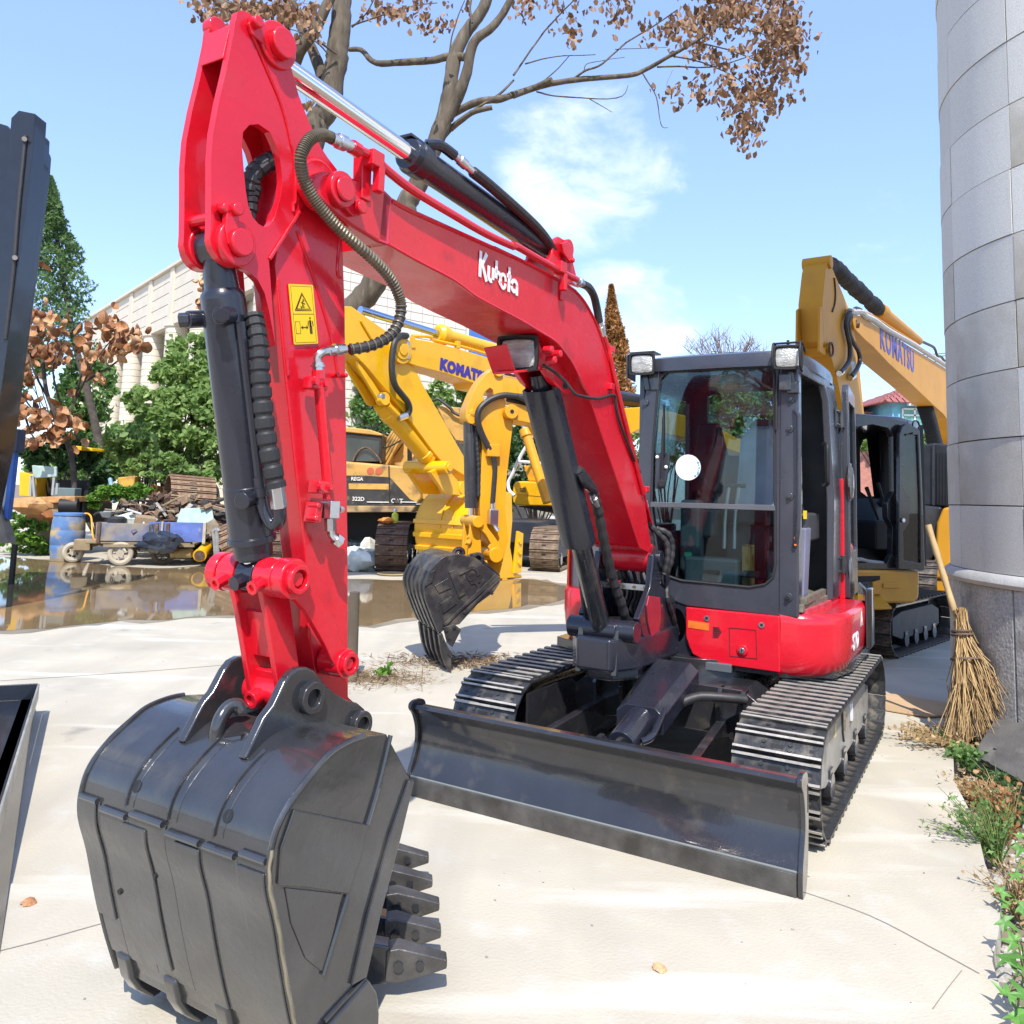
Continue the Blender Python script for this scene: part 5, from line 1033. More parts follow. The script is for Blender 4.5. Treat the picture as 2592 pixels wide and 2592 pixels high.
MB().tube(smooth([MX.X(RT(*q),.0) for q in ((365,285),(325,290),(312,330),(312,440),(330,462),(366,462))],4),.014,8).build('mirror_frame', BLACKM, cbn)
lg_ = mt(RT, XS+.03, [(425,1150),(430,200),(450,140),(480,118),(540,140),(575,165),(595,640),(612,1155)])
li_ = mt(RT, XS+.03, [(462,1085),(458,880),(500,820),(508,660),(460,560),(468,230),(485,195),(560,200),(578,640),(580,1105)])
MB().plate(lg_, XS+.0, XS+.045, [li_]).build('cab_door', BLK, cbn, .008); MB().plate(li_, XS+.02, XS+.026).build('door_glass', GLASSD, cbn)
c_=MX.X(RT(462,803),XS+.05); MB().tube([c_,c_+V((.015,0,0))],.022,10).build('door_lock', STEEL, cbn)
MB().tube(smooth([MX.X(RT(*q),XS-.05) for q in ((70,1110),(150,1080),(220,1095),(320,1108))],4),.02,8).build('floor_mat', mat('gray_rag',(.4,.4,.4),.8), cbn)
g_=MX.X(RT(555,130),XS-.1); MB().tube([g_+V((0,.05*cos(a*.6),.05*sin(a*.6))) for a in range(0,11)],.01,6).build('roof_hook', BLK, cbn)
# tracks, turned against the house
FT = Frame(3.903, 8.48, RAD(-43.4)); Mt = Matrix.Rotation(-MX.yaw,4,'Z') @ Matrix.Translation(FT.o-MX.o) @ Matrix.Rotation(FT.yaw,4,'Z')
SH2 = mat('dark_dirty_shoe',(.06,.053,.048),.6,var=.3,scale=10,bump=.3,dirt=[((.2,.15,.11),.5,.75,9)])
for xc,sd_ in ((-.21,1),(-1.75,-1)): make_track(cat_, xc, .42, .33, 2.05, .285, .265, .125, (SH2,SH2), frame_m=mat('track_frame_gray',(.05,.05,.052),.6,var=.3) if sd_>0 else BLK, side=sd_, M_=Mt)
ub = MB().front([(-1.5,.2),(-1.5,.5),(-.45,.5),(-.45,.2)], .6, 1.8).build('center_frame', BLK, cat_, .01); ub.matrix_local = Mt
sl_r = MB().tube([(-.98,1.2,.5),(-.98,1.2,.75)],.45,24).build('slew_ring', BLK, cat_); sl_r.matrix_local = Mt
b_ = MB().slab([(-1.95,-.55),(-.02,-.55),(-.02,-.45),(-1.95,-.45)], .1, .42).build('dozer_blade', SH2, cat_, .02); b_.matrix_local = Mt

# ================================================================= bright yellow excavator across the puddle
KX = Frame(-.29, 16.25, -.62)
kom = root('yellow_excavator', 'bright yellow excavator across the puddle with ribbed yellow bucket and blue lettering on its boom', 'excavator', KX)
def kt(t, X, pts): return YZ(KX, t, X, pts)
def kp_(t, x, y, X): return KX.X(t(x, y), X)
xk = .2
arm_o = kt(z5, xk, [(-300,-50),(150,-20),(250,50),(400,160),(600,300),(690,420),(700,600),(880,700),(940,770),(1030,960),(1200,1250),(1400,1600),(1560,1880)])+kt(E1, xk, [(1440,560),(1560,760),(1500,740),(1200,560)])+kt(z5, xk, [(1250,1880),(1100,1700),(880,1400),(640,1080),(480,900),(330,720),(230,620),(90,500),(-300,300)])
MB().plate(arm_o, -xk, xk).build('arm', YEL, kom, .015)
lgk = kt(z5, xk-.02, [(230,640),(420,900),(560,1120),(580,1160),(540,1190),(500,1170),(440,1060),(330,880),(240,720)])
for x0,x1 in ((.10,.16),(-.16,-.10)): MB().plate(lgk,x0,x1).build('cylinder_lug',YEL,kom,.01)
frt = kt(z5, -xk, [(90,560),(240,640),(330,760),(470,1060),(430,1190),(380,1190),(300,1050),(90,700)]); MB().plate(frt,-xk-.02,-xk+.04).build('cylinder_lug',YEL,kom,.01)
bo_ = kt(z5, xk+.06, [(680,560),(690,480),(730,430),(800,400),(950,380),(1100,405),(1400,480),(1932,640)])+kt(z6, xk+.06, [(830,90),(1050,180),(1300,330),(1500,560),(1700,900),(1750,1100),(1500,1050),(1300,700),(1100,480),(900,390),(600,320)])+kt(z5, xk+.06, [(1640,920),(1300,800),(960,715),(860,680),(700,590)])
MB().plate(bo_, -xk-.06, xk+.06).build('boom', YEL, kom, .015)
c_=kp_(z5,755,510,xk+.07)
for r_,d_ in ((.24,.03),(.17,.05),(.10,.07)): MB().tube([(xk,c_.y,c_.z),(xk+.06+d_,c_.y,c_.z)],r_,22).build('pin_boss',YEL,kom,.01)
c_=kp_(z5,830,515,xk+.08); MB().box(c_,(.05,.08,.3)).build('pin_latch',STEEL,kom,.01)
t0,t1=kp_(z5,1222,740,xk+.06),kp_(z5,1770,905,xk+.06)
text('boom_lettering','KOMATSU',BLUE,basis(t0+V((.004,0,0)),t1-t0+V((0,.0,.0)),V((0,0,1))),(t1-t0).length/5.0,kom,.004,.022,space=1.18,squash=1.04)
# arm cylinder, pipes
r0,r1,r2=kp_(z5,250,20,0),kp_(z5,1190,310,0),kp_(z5,1940,520,0)
MB().cyl(r0,r1,.065,16).build('cylinder_rod',mat('blue_chrome',(.45,.55,.75),.12,metal=1,var=0),kom); MB().tube([r1,r1+(r2-r1)*.03,r1+(r2-r1)*.12,r1+(r2-r1)*.13,r2,r2+(r2-r1)*.8],[.13,.19,.19,.13,.13,.13],16).build('arm_cylinder',YEL,kom,.01)
for dz in (0,-.12): MB().tube(smooth([kp_(z5,880,340,.1)+V((0,0,dz)),kp_(z5,1100,350,.15)+V((0,0,dz)),kp_(z5,1150,390,.15)+V((0,0,dz)),kp_(z5,1450,460,.2)+V((0,0,dz)),kp_(z5,1932,600,.2)+V((0,0,dz))],4),.03,8).build('hydraulic_pipe',YEL,kom)
for x,y in ((1440,450),(1870,575)): MB().box(kp_(z5,x,y,.2),(.08,.09,.14)).build('pipe_clamp',YEL,kom,.01)
MB().plate(kt(z5,xk+.05,[(860,350),(910,350),(915,490),(870,490)]),xk+.04,xk+.08).build('pipe_bracket',YEL,kom,.01)
MB().tube(smooth([kp_(z5,820,340,.3),kp_(z5,740,340,.32),kp_(z5,670,420,.34),kp_(z5,640,600,.34),kp_(z5,640,800,.34),kp_(z5,680,950,.33),kp_(z5,760,1060,.3),kp_(z5,830,1150,.28),kp_(z5,850,1250,.25),kp_(z5,800,1320,.22),kp_(z5,730,1345,.2)],6),.055,10).build('arm_hose',HOSEB,kom)
MB().tube([kp_(z5,820,1310,.24),kp_(z5,720,1345,.2)],.06,10).build('hose_fitting',STEEL,kom)
MB().tube(smooth([kp_(z5,260,150,xk+.02),kp_(z5,330,270,xk+.02),kp_(z5,410,400,xk+.02)],3),.02,6).build('arm_pipe',YEL,kom)
# bucket cylinder and linkage
s0,s1=kp_(z5,505,1170,0),kp_(z5,1130,1890,0); ds=(s1-s0)
MB().tube([s0,s0+ds*.12,s0+ds*.13,s0+ds*.2,s0+ds*.21,s0+ds*.8,s0+ds*.81,s0+ds*.86,s0+ds*.87,s0+ds*.93],[.15,.16,.18,.18,.155,.155,.175,.175,.16,.16],18).build('bucket_cylinder',YEL,kom,.008)
MB().tube([kp_(z5,590,1190,.18),kp_(z5,710,1310,.18)],.05,10).build('cylinder_pipe',YEL,kom)
for x,y in ((540,1110),(510,1080)): 
    c_=kp_(z5,x,y,.2); MB().tube([(.1,c_.y,c_.z),(.24,c_.y,c_.z)],.11 if x==540 else .06,16).build('pin_boss',YEL if x==540 else STEEL,kom,.01)
lk=kp_(E1,1185,600,.38); MB().tube([(-.5,lk.y,lk.z),(.5,lk.y,lk.z)],.12,18).build('link_boss',YEL,kom,.012); MB().tube([(.49,lk.y,lk.z),(.53,lk.y,lk.z)],.07,14).build('link_pin',YEL,kom,.006)
pl_=kt(E1,.3,[(1030,650),(1200,560),(1250,640),(1440,860),(1380,915),(1200,905)])
for x0,x1 in ((.22,.3),(-.3,-.22)): MB().plate(pl_,x0,x1).build('side_link',YEL,kom,.012)
e2=kp_(E1,1400,830,.3); MB().tube([(-.32,e2.y,e2.z),(.32,e2.y,e2.z)],.12,16).build('bucket_boss',YEL,kom,.01)
kb_=[(-.30,1.62),(-.75,1.66),(-1.10,1.55),(-1.36,1.28),(-1.46,1.0),(-1.42,.68),(-1.28,.38),(-1.02,.14),(-.65,.03),(-.1,.02)]
ks=[(p.x,p.y) for p in smooth([V((a,b,0)) for a,b in kb_],4)]
KB=MB().plate(ks+[(-.1,.05),(-.3,.6),(-.25,1.1)],-.79,-.75).build('bucket',YEL,kom,.01)
MB().plate(ks+[(-.1,.05),(-.3,.6),(-.25,1.1)],.58,.62).build('side_plate',YEL,KB,.01)
MB().plate(ks+[(a+.03,b-.02 if b>.1 else b+.03) for a,b in ks[::-1]],-.77,.6).build('bucket_shell',YEL,KB)
for k in range(15,34,3):
    a,b=ks[k],ks[k+1]; n_=V((a[1]-b[1],b[0]-a[0])).normalized(); n_=-n_ if n_.x*1>0 and k<30 else n_
    if n_.dot(V((a[0]+.6,a[1]-.7)))<0: n_=-n_
    MB().plate([a,b,(b[0]+n_.x*.05,b[1]+n_.y*.05),(a[0]+n_.x*.05,a[1]+n_.y*.05)],-.79,.62).build('wear_rib',YEL,KB,.008)
for f in (-.15,.15): MB().plate(ks[3:18]+[(a-.015,b+.02) for a,b in ks[3:18]][::-1],f-.012,f+.012).build('weld_bead',YEL,KB)
ek=kt(E1,.3,[(1110,1010),(1150,830),(1180,800),(1380,790),(1450,800),(1450,1000)])
for x0,x1 in ((.28,.34),(-.34,-.28)): MB().plate([(-.95,1.25),(-.75,1.75),(-.55,1.8),(-.2,1.6),(-.2,1.3)],x0,x1).build('bucket_ear',YEL,KB,.012)
MB().plate([(-.1,.9),(.08,.85),(.05,.1),(-.2,.1)],.60,.66).build('side_cutter',YEL,KB,.01)
for z in (.3,.5,.7): MB().tube([(.65,-.05,z),(.69,-.05,z)],.05,8).build('bolt',YEL,KB)
for k in range(5):
    x=-.55+k*.28; MB().loft([[(x-.06,-.25,.16),(x+.06,-.25,.16),(x+.06,-.2,.02),(x-.06,-.2,.02)],[(x-.035,.16,.03),(x+.035,.16,.03),(x+.035,.16,.005),(x-.035,.16,.005)]]).build('bucket_tooth',YEL,KB,.006)
# body beyond
def kq(t, pts, Y): return [(p.x,p.z) for p in (KX.Y(t(*q),Y) for q in pts)]
YH=4.2
MB().front(kq(z6,[(950,1340),(960,1260),(980,1232),(1050,1228),(1420,1240),(1420,1480),(1000,1470),(955,1440)],YH),YH,YH+2.2).build('house',YEL,kom,.05)
MB().front(kq(z6,[(960,1345),(1420,1385),(1420,1395),(960,1355)],YH),YH-.012,YH).build('house_seam',YEL2,kom)
for k in range(3): MB().front(kq(z6,[(1030,1298+k*14),(1085,1300+k*14),(1085,1306+k*14),(1030,1304+k*14)],YH),YH-.01,YH+.01).build('vent_slot',BLACKM,kom)
MB().front(kq(z6,[(1060,1075),(1320,1085),(1320,1235),(1110,1228)],YH+.3),YH+.3,YH+1.2).build('engine_hood',YEL2,kom,.03)
MB().front(kq(z6,[(955,1440),(1420,1470),(1420,1560),(1000,1480)],YH),YH+.1,YH+2).build('house_base',BLK,kom)
bc0,bc1=KX.Y(z6(1075,720),3.2),KX.Y(z6(1300,1440),3.2)
MB().tube([bc0,bc0+(bc1-bc0)*.1,bc0+(bc1-bc0)*.11,bc1],[.15,.16,.12,.12],14).build('boom_cylinder',YEL2,kom,.01); MB().tube([bc0,bc0+(bc0-bc1)*.5],.06,12).build('cylinder_rod',CHROME,kom)
for pts in ([(1200,765),(1165,762),(1145,790)],): pass
MB().tube(smooth([KX.Y(z6(*q),YH-.2) for q in ((1230,790),(1200,765),(1160,765),(1140,800),(1095,880),(1020,1010),(960,1150),(915,1240),(925,1320),(975,1370))],4),.045,8).build('handrail',WHITE,kom); MB().tube([KX.Y(z6(1005,1035),YH-.2),KX.Y(z6(1240,1055),YH-.2)],.04,8).build('handrail',WHITE,kom)
NAVY=mat('navy_undercarriage',(.03,.034,.045),.5,var=.3,scale=2)
FK=Frame(1.06,17.1,-.25); Mk=Matrix.Rotation(-KX.yaw,4,'Z') @ Matrix.Translation(FK.o-KX.o) @ Matrix.Rotation(FK.yaw,4,'Z')
SHK=mat('brown_track_shoe',(.17,.115,.075),.75,var=.3,scale=8,bump=.4,dirt=[((.26,.2,.14),.5,.75,7)])
for xc in (-.33,-2.3): make_track(kom,xc,.62,.46,3.9,.46,.43,.19,(SHK,SHK),frame_m=NAVY,side=1,M_=Mk)
o_=MB().front([(-2.0,.25),(-2.0,.95),(-.6,.95),(-.6,.25)],1.0,3.2).build('center_frame',NAVY,kom,.02); o_.matrix_local=Mk
o_=MB().slab([(-2.6,.9),(-.62,.6),(-.62,3.6),(-2.6,3.6)],.55,1.02).build('undercarriage_deck',NAVY,kom,.03); o_.matrix_local=Mk

# ================================================================= old dirty excavator behind it
TX = Frame(-2.3, 16.3, 0)
old = root('old_excavator', 'faded yellow excavator with peeling side panels and rusty tracks', 'excavator', TX)
def tq(t, pts, Y): return [(p.x,p.z) for p in (TX.Y(t(*q),Y) for q in pts)]
PANB=mat('peeling_black_panel',(.035,.032,.03),.6,var=.4,scale=5,dirt=[((.24,.17,.09),.55,.72,4)])
bdo=tq(E1,[(-700,500),(95,530),(555,570),(900,600),(922,660),(922,960),(880,1010),(-700,1010)],.5)
MB().front(bdo,.5,2.6).build('house',TAN,old,.05)
MB().front(tq(E1,[(-600,690),(300,690),(570,710),(800,960),(860,985),(870,1030),(-600,1030)],.5),.485,.51).build('side_panel',PANB,old,.006)
MB().front(tq(E1,[(100,780),(565,785),(560,850),(105,845)],.48),.475,.49).build('panel_stripe',TAN,old)
MB().front(tq(E1,[(-700,1030),(870,1035),(830,1110),(-700,1110)],.48),.47,2.5).build('house_sill',mat('sill_dirty',(.33,.22,.10),.7,var=.3,scale=3,dirt=[((.10,.07,.05),.45,.65,4)]),old,.02)
MB().front(tq(E1,[(552,580),(566,580),(575,1000),(562,1000)],.48),.47,.49).build('panel_seam',BLACKM,old)
for x in (350,445): MB().front(circ(tq(E1,[(x,640)],.5)[0],.075,14),.49,.505).build('red_reflector',mat('reflector',(.45,.10,.05),.5) if x==350 else MATS['reflector'],old)
def t_on(s_,x,y,w,m,name,Y=.47):
    a=TX.Y(E1(x,y),Y); b=TX.Y(E1(x+w,y),Y); return text(name,s_,m,basis((a.x,Y,a.z),(1,0,b.z-a.z and -.0),(0,0,1)),(b.x-a.x)/(.62*len(s_)),old,.004,.003)
WHT=mat('worn_white',(.62,.60,.56),.6,var=.15,scale=20)
t_on('322D',140,975,155,WHT,'model_number'); t_on('CAT',582,1000,128,WHT,'house_lettering'); t_on('REGA',128,745,135,WHT,'panel_lettering')
MB().front(tq(E1,[(610,1003),(645,940),(680,1003)],.46),.462,.468).build('triangle_mark',PANB,old)
for a,b in ((310,560),(700,890)): MB().front(tq(E1,[(a,985),(b,988),(b,1000),(a,997)],.48),.465,.48).build('white_line',WHT,old)
ca=tq(E1,[(-500,190),(95,195),(480,240),(470,530),(-500,520)],.9)
MB().front(ca,.9,2.3).build('cab',mat('cab_dark_frame',(.03,.028,.026),.5,var=.3),old,.03)
MB().front(tq(E1,[(-450,260),(110,262),(455,300),(440,530),(-450,520)],.88),.87,.90).build('cab_window',mat('dirty_window',(.04,.042,.03),.12,var=.6,scale=3,spec=.7,stretch=(1,1,.4)),old)
MB().front(tq(E1,[(-500,120),(95,140),(350,170),(480,215),(480,240),(95,200),(-500,190)],.85),.85,2.35).build('cab_roof',TAN,old,.03)
MB().tube(smooth([TX.Y(E1(*q),.8) for q in ((150,525),(190,440),(250,385),(310,375),(380,420),(440,490),(470,550))],5),.02,8).build('handrail',RUST,old)
MB().prism(tq(E1,[(340,545),(480,330),(640,150),(720,230),(700,300),(600,450),(560,575)],1.6),lambda p,t:(p[0],t,p[1]),1.6,2.1).build('boom',TAN,old,.02)
for k in range(5): MB().tube([TX.Y(E1(370+k*40,545+k*6),1.55),TX.Y(E1(620+k*22,165+k*16),1.55)],.03,8).build('boom_pipe',TAN,old)
MB().front(tq(E1,[(560,575),(620,470),(720,330),(800,340),(880,440),(740,590)],1.9)[:6],1.9,2.4).build('boom_foot',TAN,old,.02)
MB().tube(smooth([TX.Y(E1(*q),1.2) for q in ((700,285),(600,345),(520,370),(475,340),(470,290),(500,240),(490,210))],5),.018,6).build('loose_cable',HOSEB,old)
MB().tube([TX.Y(E1(795,590),1.2),TX.Y(E1(795,380),1.2)],.05,8).build('exhaust_pipe',BLACKM,old); MB().tube([TX.Y(E1(705,590),1.0),TX.Y(E1(705,545),1.0)],.15,14).build('filler_cap',TAN,old)
# rest of its boom right of the bright machine's arm
MB().front(tq(z5,[(1180,1190),(1300,1200),(1550,1220),(1620,1300),(1620,1650),(1420,1620),(1300,1450)],2.2),2.2,2.8).build('boom',TAN,old,.03)
MB().tube(smooth([TX.Y(z5(*q),2.1) for q in ((1150,1130),(1200,1110),(1260,1150),(1350,1220),(1400,1280),(1540,1340))],5),.035,8).build('boom_hose',HOSEB,old)
MB().front(tq(E1,[(920,840),(1120,850),(1120,1000),(920,960)],.9),.9,1.9).build('rear_house',TAN,old,.03)
FO=Frame(-2.27,15.95,0); SHO=SHK
for xc in (0,-2.35): make_track(old,xc,.62,.47,3.8,.49,.46,.19,(RUST,RUST),frame_m=BLACKM,side=1,M_=Matrix.Translation(FO.o-TX.o))
MB().front([(-3.5,.45),(-3.5,1.12),(1.0,1.12),(1.0,.45)],1.6,3.2).build('undercarriage',BLACKM,old)
# ================================================================= tall excavator at the right, half behind the round pillar
RK = T(2000,640,4.026); RKX = Frame(4.6, 12.0, -.62)
rk = root('yellow_excavator', 'ochre yellow excavator whose tall boom with blue lettering rises behind the round stone pillar', 'excavator', RKX)
def rt_(t, X, pts): return YZ(RKX, t, X, pts)
def rp(t, x, y, X): return RKX.X(t(x, y), X)
xr=.17
ra=rt_(RK,xr,[(360,180),(380,90),(400,75),(430,150),(500,320),(600,570),(650,800),(690,1000),(720,1300),(755,1640),(745,1900),(640,1900),(520,1500),(480,1280),(420,1060),(345,900),(330,560),(328,500)])
MB().plate(ra,-xr,xr).build('arm',YELK,rk,.012)
rf_=rt_(RK,xr,[(240,1000),(330,1000),(345,1080),(300,1000)])
lgr=rt_(RK,xr,[(328,540),(345,900),(335,960),(410,1000),(400,1030),(350,1040),(300,1000),(305,560)])
for x0,x1 in ((xr-.03,xr),(-xr,-xr+.03)): MB().plate(lgr,x0,x1).build('cylinder_lug',YELK,rk,.006)
for x,y,r_ in ((395,95,.10),(385,985,.085)):
    c_=rp(RK,x,y,xr); MB().tube([(-xr-.03,c_.y,c_.z),(xr+.04,c_.y,c_.z)],r_,16).build('pin_boss',YELK,rk,.008)
c_=rp(RK,385,985,xr); MB().ring((xr+.03,c_.y,c_.z),(xr+.06,c_.y,c_.z),.11,.09,16).build('retainer',RUST,rk)
rb=rt_(RK,xr+.04,[(610,720),(620,660),(680,630),(760,660),(900,760),(1250,970),(1560,1160),(1760,1320),(1900,1500),(1980,1800),(1980,2300),(1700,2300),(1690,1950),(1640,1750),(1560,1640),(1470,1560),(1250,1350),(1000,1120),(850,960),(770,890),(690,810)])
MB().plate(rb,-xr-.04,xr+.04).build('boom',YELK,rk,.012)
c_=rp(RK,655,700,xr+.06); MB().tube([(0,c_.y,c_.z),(xr+.07,c_.y,c_.z)],.13,20).build('pin_boss',YELK,rk,.008); MB().ring((xr+.06,c_.y+.1,c_.z-.02),(xr+.1,c_.y+.12,c_.z-.02),.07,.05,10).build('retainer',RUST,rk)
s0,s1,s2=rp(RK,415,125,0),rp(RK,905,580,0),rp(RK,1310,900,0)
pp=[s0+(s1-s0)*(k/40) for k in range(41)]; rs=random.Random(9)
MB().tube(pp,[.13+rs.uniform(-.02,.025) for _ in pp],14).build('cylinder_boot',mat('fabric_boot',(.012,.014,.018),.85,var=.4,scale=30,bump=.6,bscale=40),rk,0,60)
MB().tube([s1,s1+(s2-s1)*.08,s1+(s2-s1)*.085,s2],[.14,.15,.12,.10],16).build('arm_cylinder',YELK,rk,.008)
MB().tube(smooth([rp(RK,*q,xr+.06) for q in ((600,600),(720,600),(760,640),(860,690),(1000,790),(1250,930),(1500,1090),(1620,1170))],5),.055,8).build('wrapped_pipe',mat('wrapped_gray',(.45,.44,.42),.7,var=.3,scale=25,bump=.5),rk)
MB().tube(smooth([rp(RK,*q,.1) for q in ((720,590),(840,640),(1040,770),(1250,900),(1330,960))],4),.02,6).build('hydraulic_pipe',YELK,rk); MB().tube(smooth([rp(RK,*q,.0) for q in ((1310,890),(1400,930),(1470,970),(1500,1050),(1540,1060),(1590,1130))],4),.035,6).build('boom_hose',HOSEB,rk)
for off_ in (0,22):
    MB().tube(smooth([rp(RK,*q,xr+.07) for q in ((720+off_,600),(650+off_,590-off_),(600+off_,620),(570+off_,720),(585+off_,830),(605+off_*2,920),(610+off_*4,1010),(600+off_*5,1100),(550+off_*6,1180),(515+off_*5,1215+off_*2))],6),.036,8).build('arm_hose',HOSEB,rk)
    MB().tube([rp(RK,530+off_*5.5,1205+off_*2,xr+.06),rp(RK,500+off_*5,1230+off_*2.2,xr+.05)],.045,8).build('hose_fitting',STEEL,rk)
MB().tube(smooth([rp(RK,*q,xr+.01) for q in ((450,255),(462,400),(455,520),(430,600))],4),.014,6).build('grease_line',HOSEB,rk)
t0,t1=rp(RK,915,960,xr+.04),rp(RK,1240,1200,xr+.04)
text('boom_lettering','KOMATSU',BLUE,basis(t0+V((.004,0,0)),t1-t0,V((0,0,1))),(t1-t0).length/5.0,rk,.004,.018,space=1.18,squash=1.04)
MB().plate(rt_(RK,xr,[(620,1110),(655,1110),(660,1240),(625,1240)]),xr,xr+.004).build('arm_label',mat('faded_label',(.55,.6,.6),.5),rk)
cb=smooth([rp(RK,1370,1560,0),rp(RK,1420,1720,0),rp(RK,1480,1950,0),rp(RK,1490,2000,0)],14)
MB().tube(cb,[.15+(.03 if k%2 else -.02) for k in range(len(cb))],14).build('boom_cylinder_boot',MATS['fabric_boot'],rk,0,60)
yb=3.0
def rq(t,pts,Y): return [(p.x,p.z) for p in (RKX.Y(t(*q),Y) for q in pts)]
MB().front(rq(RT,[(560,320),(585,270),(690,255),(1000,290),(1000,720),(560,700)],yb),yb,yb+2).build('cab',mat('cab_screen_dark',(.018,.019,.022),.35,var=.3),rk,.04)
for k in range(9): MB().front(rq(RT,[(705+k*22,320),(709+k*22,320),(709+k*22,690),(705+k*22,690)],yb-.02),yb-.03,yb).build('screen_bar',BLACKM,rk)
MB().front(rq(RT,[(670,262),(690,262),(690,700),(670,700)],yb-.05),yb-.06,yb).build('cab_pillar',DARK,rk,.01)
MB().front(rq(RT,[(560,690),(740,710),(720,800),(700,1040),(640,1110),(560,1110)],yb-.1),yb-.1,yb+1).build('engine_cover',BLK,rk,.04)
MB().front(rq(RT,[(690,1090),(700,820),(745,715),(810,708),(812,1225),(560,1210),(560,1110),(640,1108)],yb-.2),yb-.2,yb+1).build('house',YELK,rk,.05)
MB().front(rq(RT,[(818,1225),(818,780),(850,708),(1100,715),(1100,1240)],yb-.2),yb-.2,yb+1).build('side_door',YELK,rk,.05)
MB().front(rq(RT,[(560,1215),(1100,1245),(1100,1325),(560,1305)],yb-.2),yb-.15,yb+1).build('house_base',YELK,rk,.03)
for xc in (-.9,.9): make_track(rk,xc,.5,.5,3.3,.36,.33,.15,(SH2,SH2),frame_m=BLK,side=1,M_=Matrix.Translation((0,yb-.9,0)))
MB().slab([(-.8,yb),(.8,yb),(.8,yb+1.8),(-.8,yb+1.8)],.3,.9).build('center_frame',BLACKM,rk)
import numpy as np
# ================================================================= vegetation helpers
def leafmat(name, lo, hi, transl=.35, rough=.55):
    m = bpy.data.materials.new(name); m.use_nodes = True; n, l = m.node_tree.nodes, m.node_tree.links; b = n['Principled BSDF']; b.inputs['Roughness'].default_value = rough
    g = n.new('ShaderNodeNewGeometry'); mx = n.new('ShaderNodeMix'); mx.data_type = 'RGBA'; l.new(g.outputs['Random Per Island'], mx.inputs[0]); mx.inputs[6].default_value = (*lo, 1); mx.inputs[7].default_value = (*hi, 1)
    l.new(mx.outputs[2], b.inputs['Base Color']); t = n.new('ShaderNodeBsdfTranslucent'); l.new(mx.outputs[2], t.inputs[0])
    ms = n.new('ShaderNodeMixShader'); ms.inputs[0].default_value = transl; l.new(b.outputs[0], ms.inputs[1]); l.new(t.outputs[0], ms.inputs[2]); l.new(ms.outputs[0], n['Material Output'].inputs[0])
    return m
LEAFP = [(0,-.5,0),(.30,-.18,.06),(.22,.2,.05),(0,.5,0),(-.22,.2,.05),(-.30,-.18,.06)]
PODP = [(0,-.5,0),(.36,-.1,.22),(.2,.35,.1),(0,.45,0),(-.2,.35,.1),(-.36,-.1,.22)]
LEAF3 = [(0,-.5,0),(.11,-.1,.03),(.34,.05,.1),(.10,.12,.03),(0,.5,0),(-.10,.12,.03),(-.34,.05,.1),(-.11,-.1,.03)]
def leaves(name, pos, size, m, parent, seed=0, shape=LEAFP, hang=0., flat=0., sv=.35):
    """one mesh of many separate leaf faces, each with its own turn and size"""
    r = np.random.default_rng(seed); pos = np.asarray(pos, float); N = len(pos); k = len(shape); sh = np.asarray(shape, float)
    d = r.normal(size=(N, 3)); d[:, 2] = d[:, 2]*(1-flat) - hang*2.2; d /= np.linalg.norm(d, axis=1)[:, None]
    a = r.normal(size=(N, 3)); x = np.cross(d, a); x /= np.linalg.norm(x, axis=1)[:, None]+1e-9
    if flat: x[:, 2] *= (1-flat); x /= np.linalg.norm(x, axis=1)[:, None]+1e-9
    z = np.cross(x, d); s = size*(1+r.uniform(-sv, sv, N))
    co_ = pos[:, None, :] + s[:, None, None]*(sh[None, :, 0, None]*x[:, None, :] + sh[None, :, 1, None]*d[:, None, :] + sh[None, :, 2, None]*z[:, None, :])
    me = bpy.data.meshes.new(name); h = k//2
    me.vertices.add(N*k); me.vertices.foreach_set('co', co_.reshape(-1))
    fa = [list(range(0, h+1)), [0]+list(range(h, k))]
    li = []
    for i in range(N): 
        for f in fa: li += [i*k+q for q in f]
    me.loops.add(len(li)); me.loops.foreach_set('vertex_index', li)
    per = [len(f) for f in fa]*N; me.polygons.add(len(per)); st_ = np.concatenate([[0], np.cumsum(per)[:-1]]); me.polygons.foreach_set('loop_start', st_.astype(np.int32))
    me.materials.append(m); me.update(); me.validate()
    return link(name, me, parent)
def blob(c, r3, n, rng, shell=.55):
    d = rng.normal(size=(n, 3)); d /= np.linalg.norm(d, axis=1)[:, None]; rad = rng.uniform(shell**3, 1, n)**(1/3)
    return np.asarray(c)+d*rad[:, None]*np.asarray(r3)
def clumps(c, r3, nb, n, rng, cr=.35):
    """leaf positions bunched round twig ends inside an ellipsoid: uneven outline with gaps"""
    cs = blob(c, r3, nb, rng, .35); out = []
    for q in cs:
        k = max(3, int(n/nb*rng.uniform(.4, 1.7))); out.append(q+rng.normal(size=(k, 3))*np.asarray(r3)*cr*rng.uniform(.5, 1.0)*.55)
    return np.concatenate(out), cs
BARK = mat('bark', (.105,.082,.058), .9, var=.35, scale=6, bump=.9, bscale=22, stretch=(1,1,.25), dirt=[((.17,.145,.105), .5, .72, 9)])
BARKD = mat('dark_bark', (.075,.06,.048), .9, var=.35, scale=8, bump=.8, bscale=25)
TWIG = mat('twig', (.13,.09,.07), .85, var=.3)
G1 = leafmat('fresh_leaves', (.14,.26,.05), (.42,.56,.20), .5); G2 = leafmat('mid_leaves', (.09,.20,.05), (.28,.44,.14), .5); G3 = leafmat('dark_leaves', (.03,.085,.025), (.10,.20,.06), .45)
GC = leafmat('conifer_leaves', (.05,.12,.035), (.18,.29,.09), .4); BR1 = leafmat('withered_pods', (.10,.045,.02), (.38,.21,.10), .25); BR2 = leafmat('withered_leaves', (.16,.065,.022), (.42,.20,.085), .25)
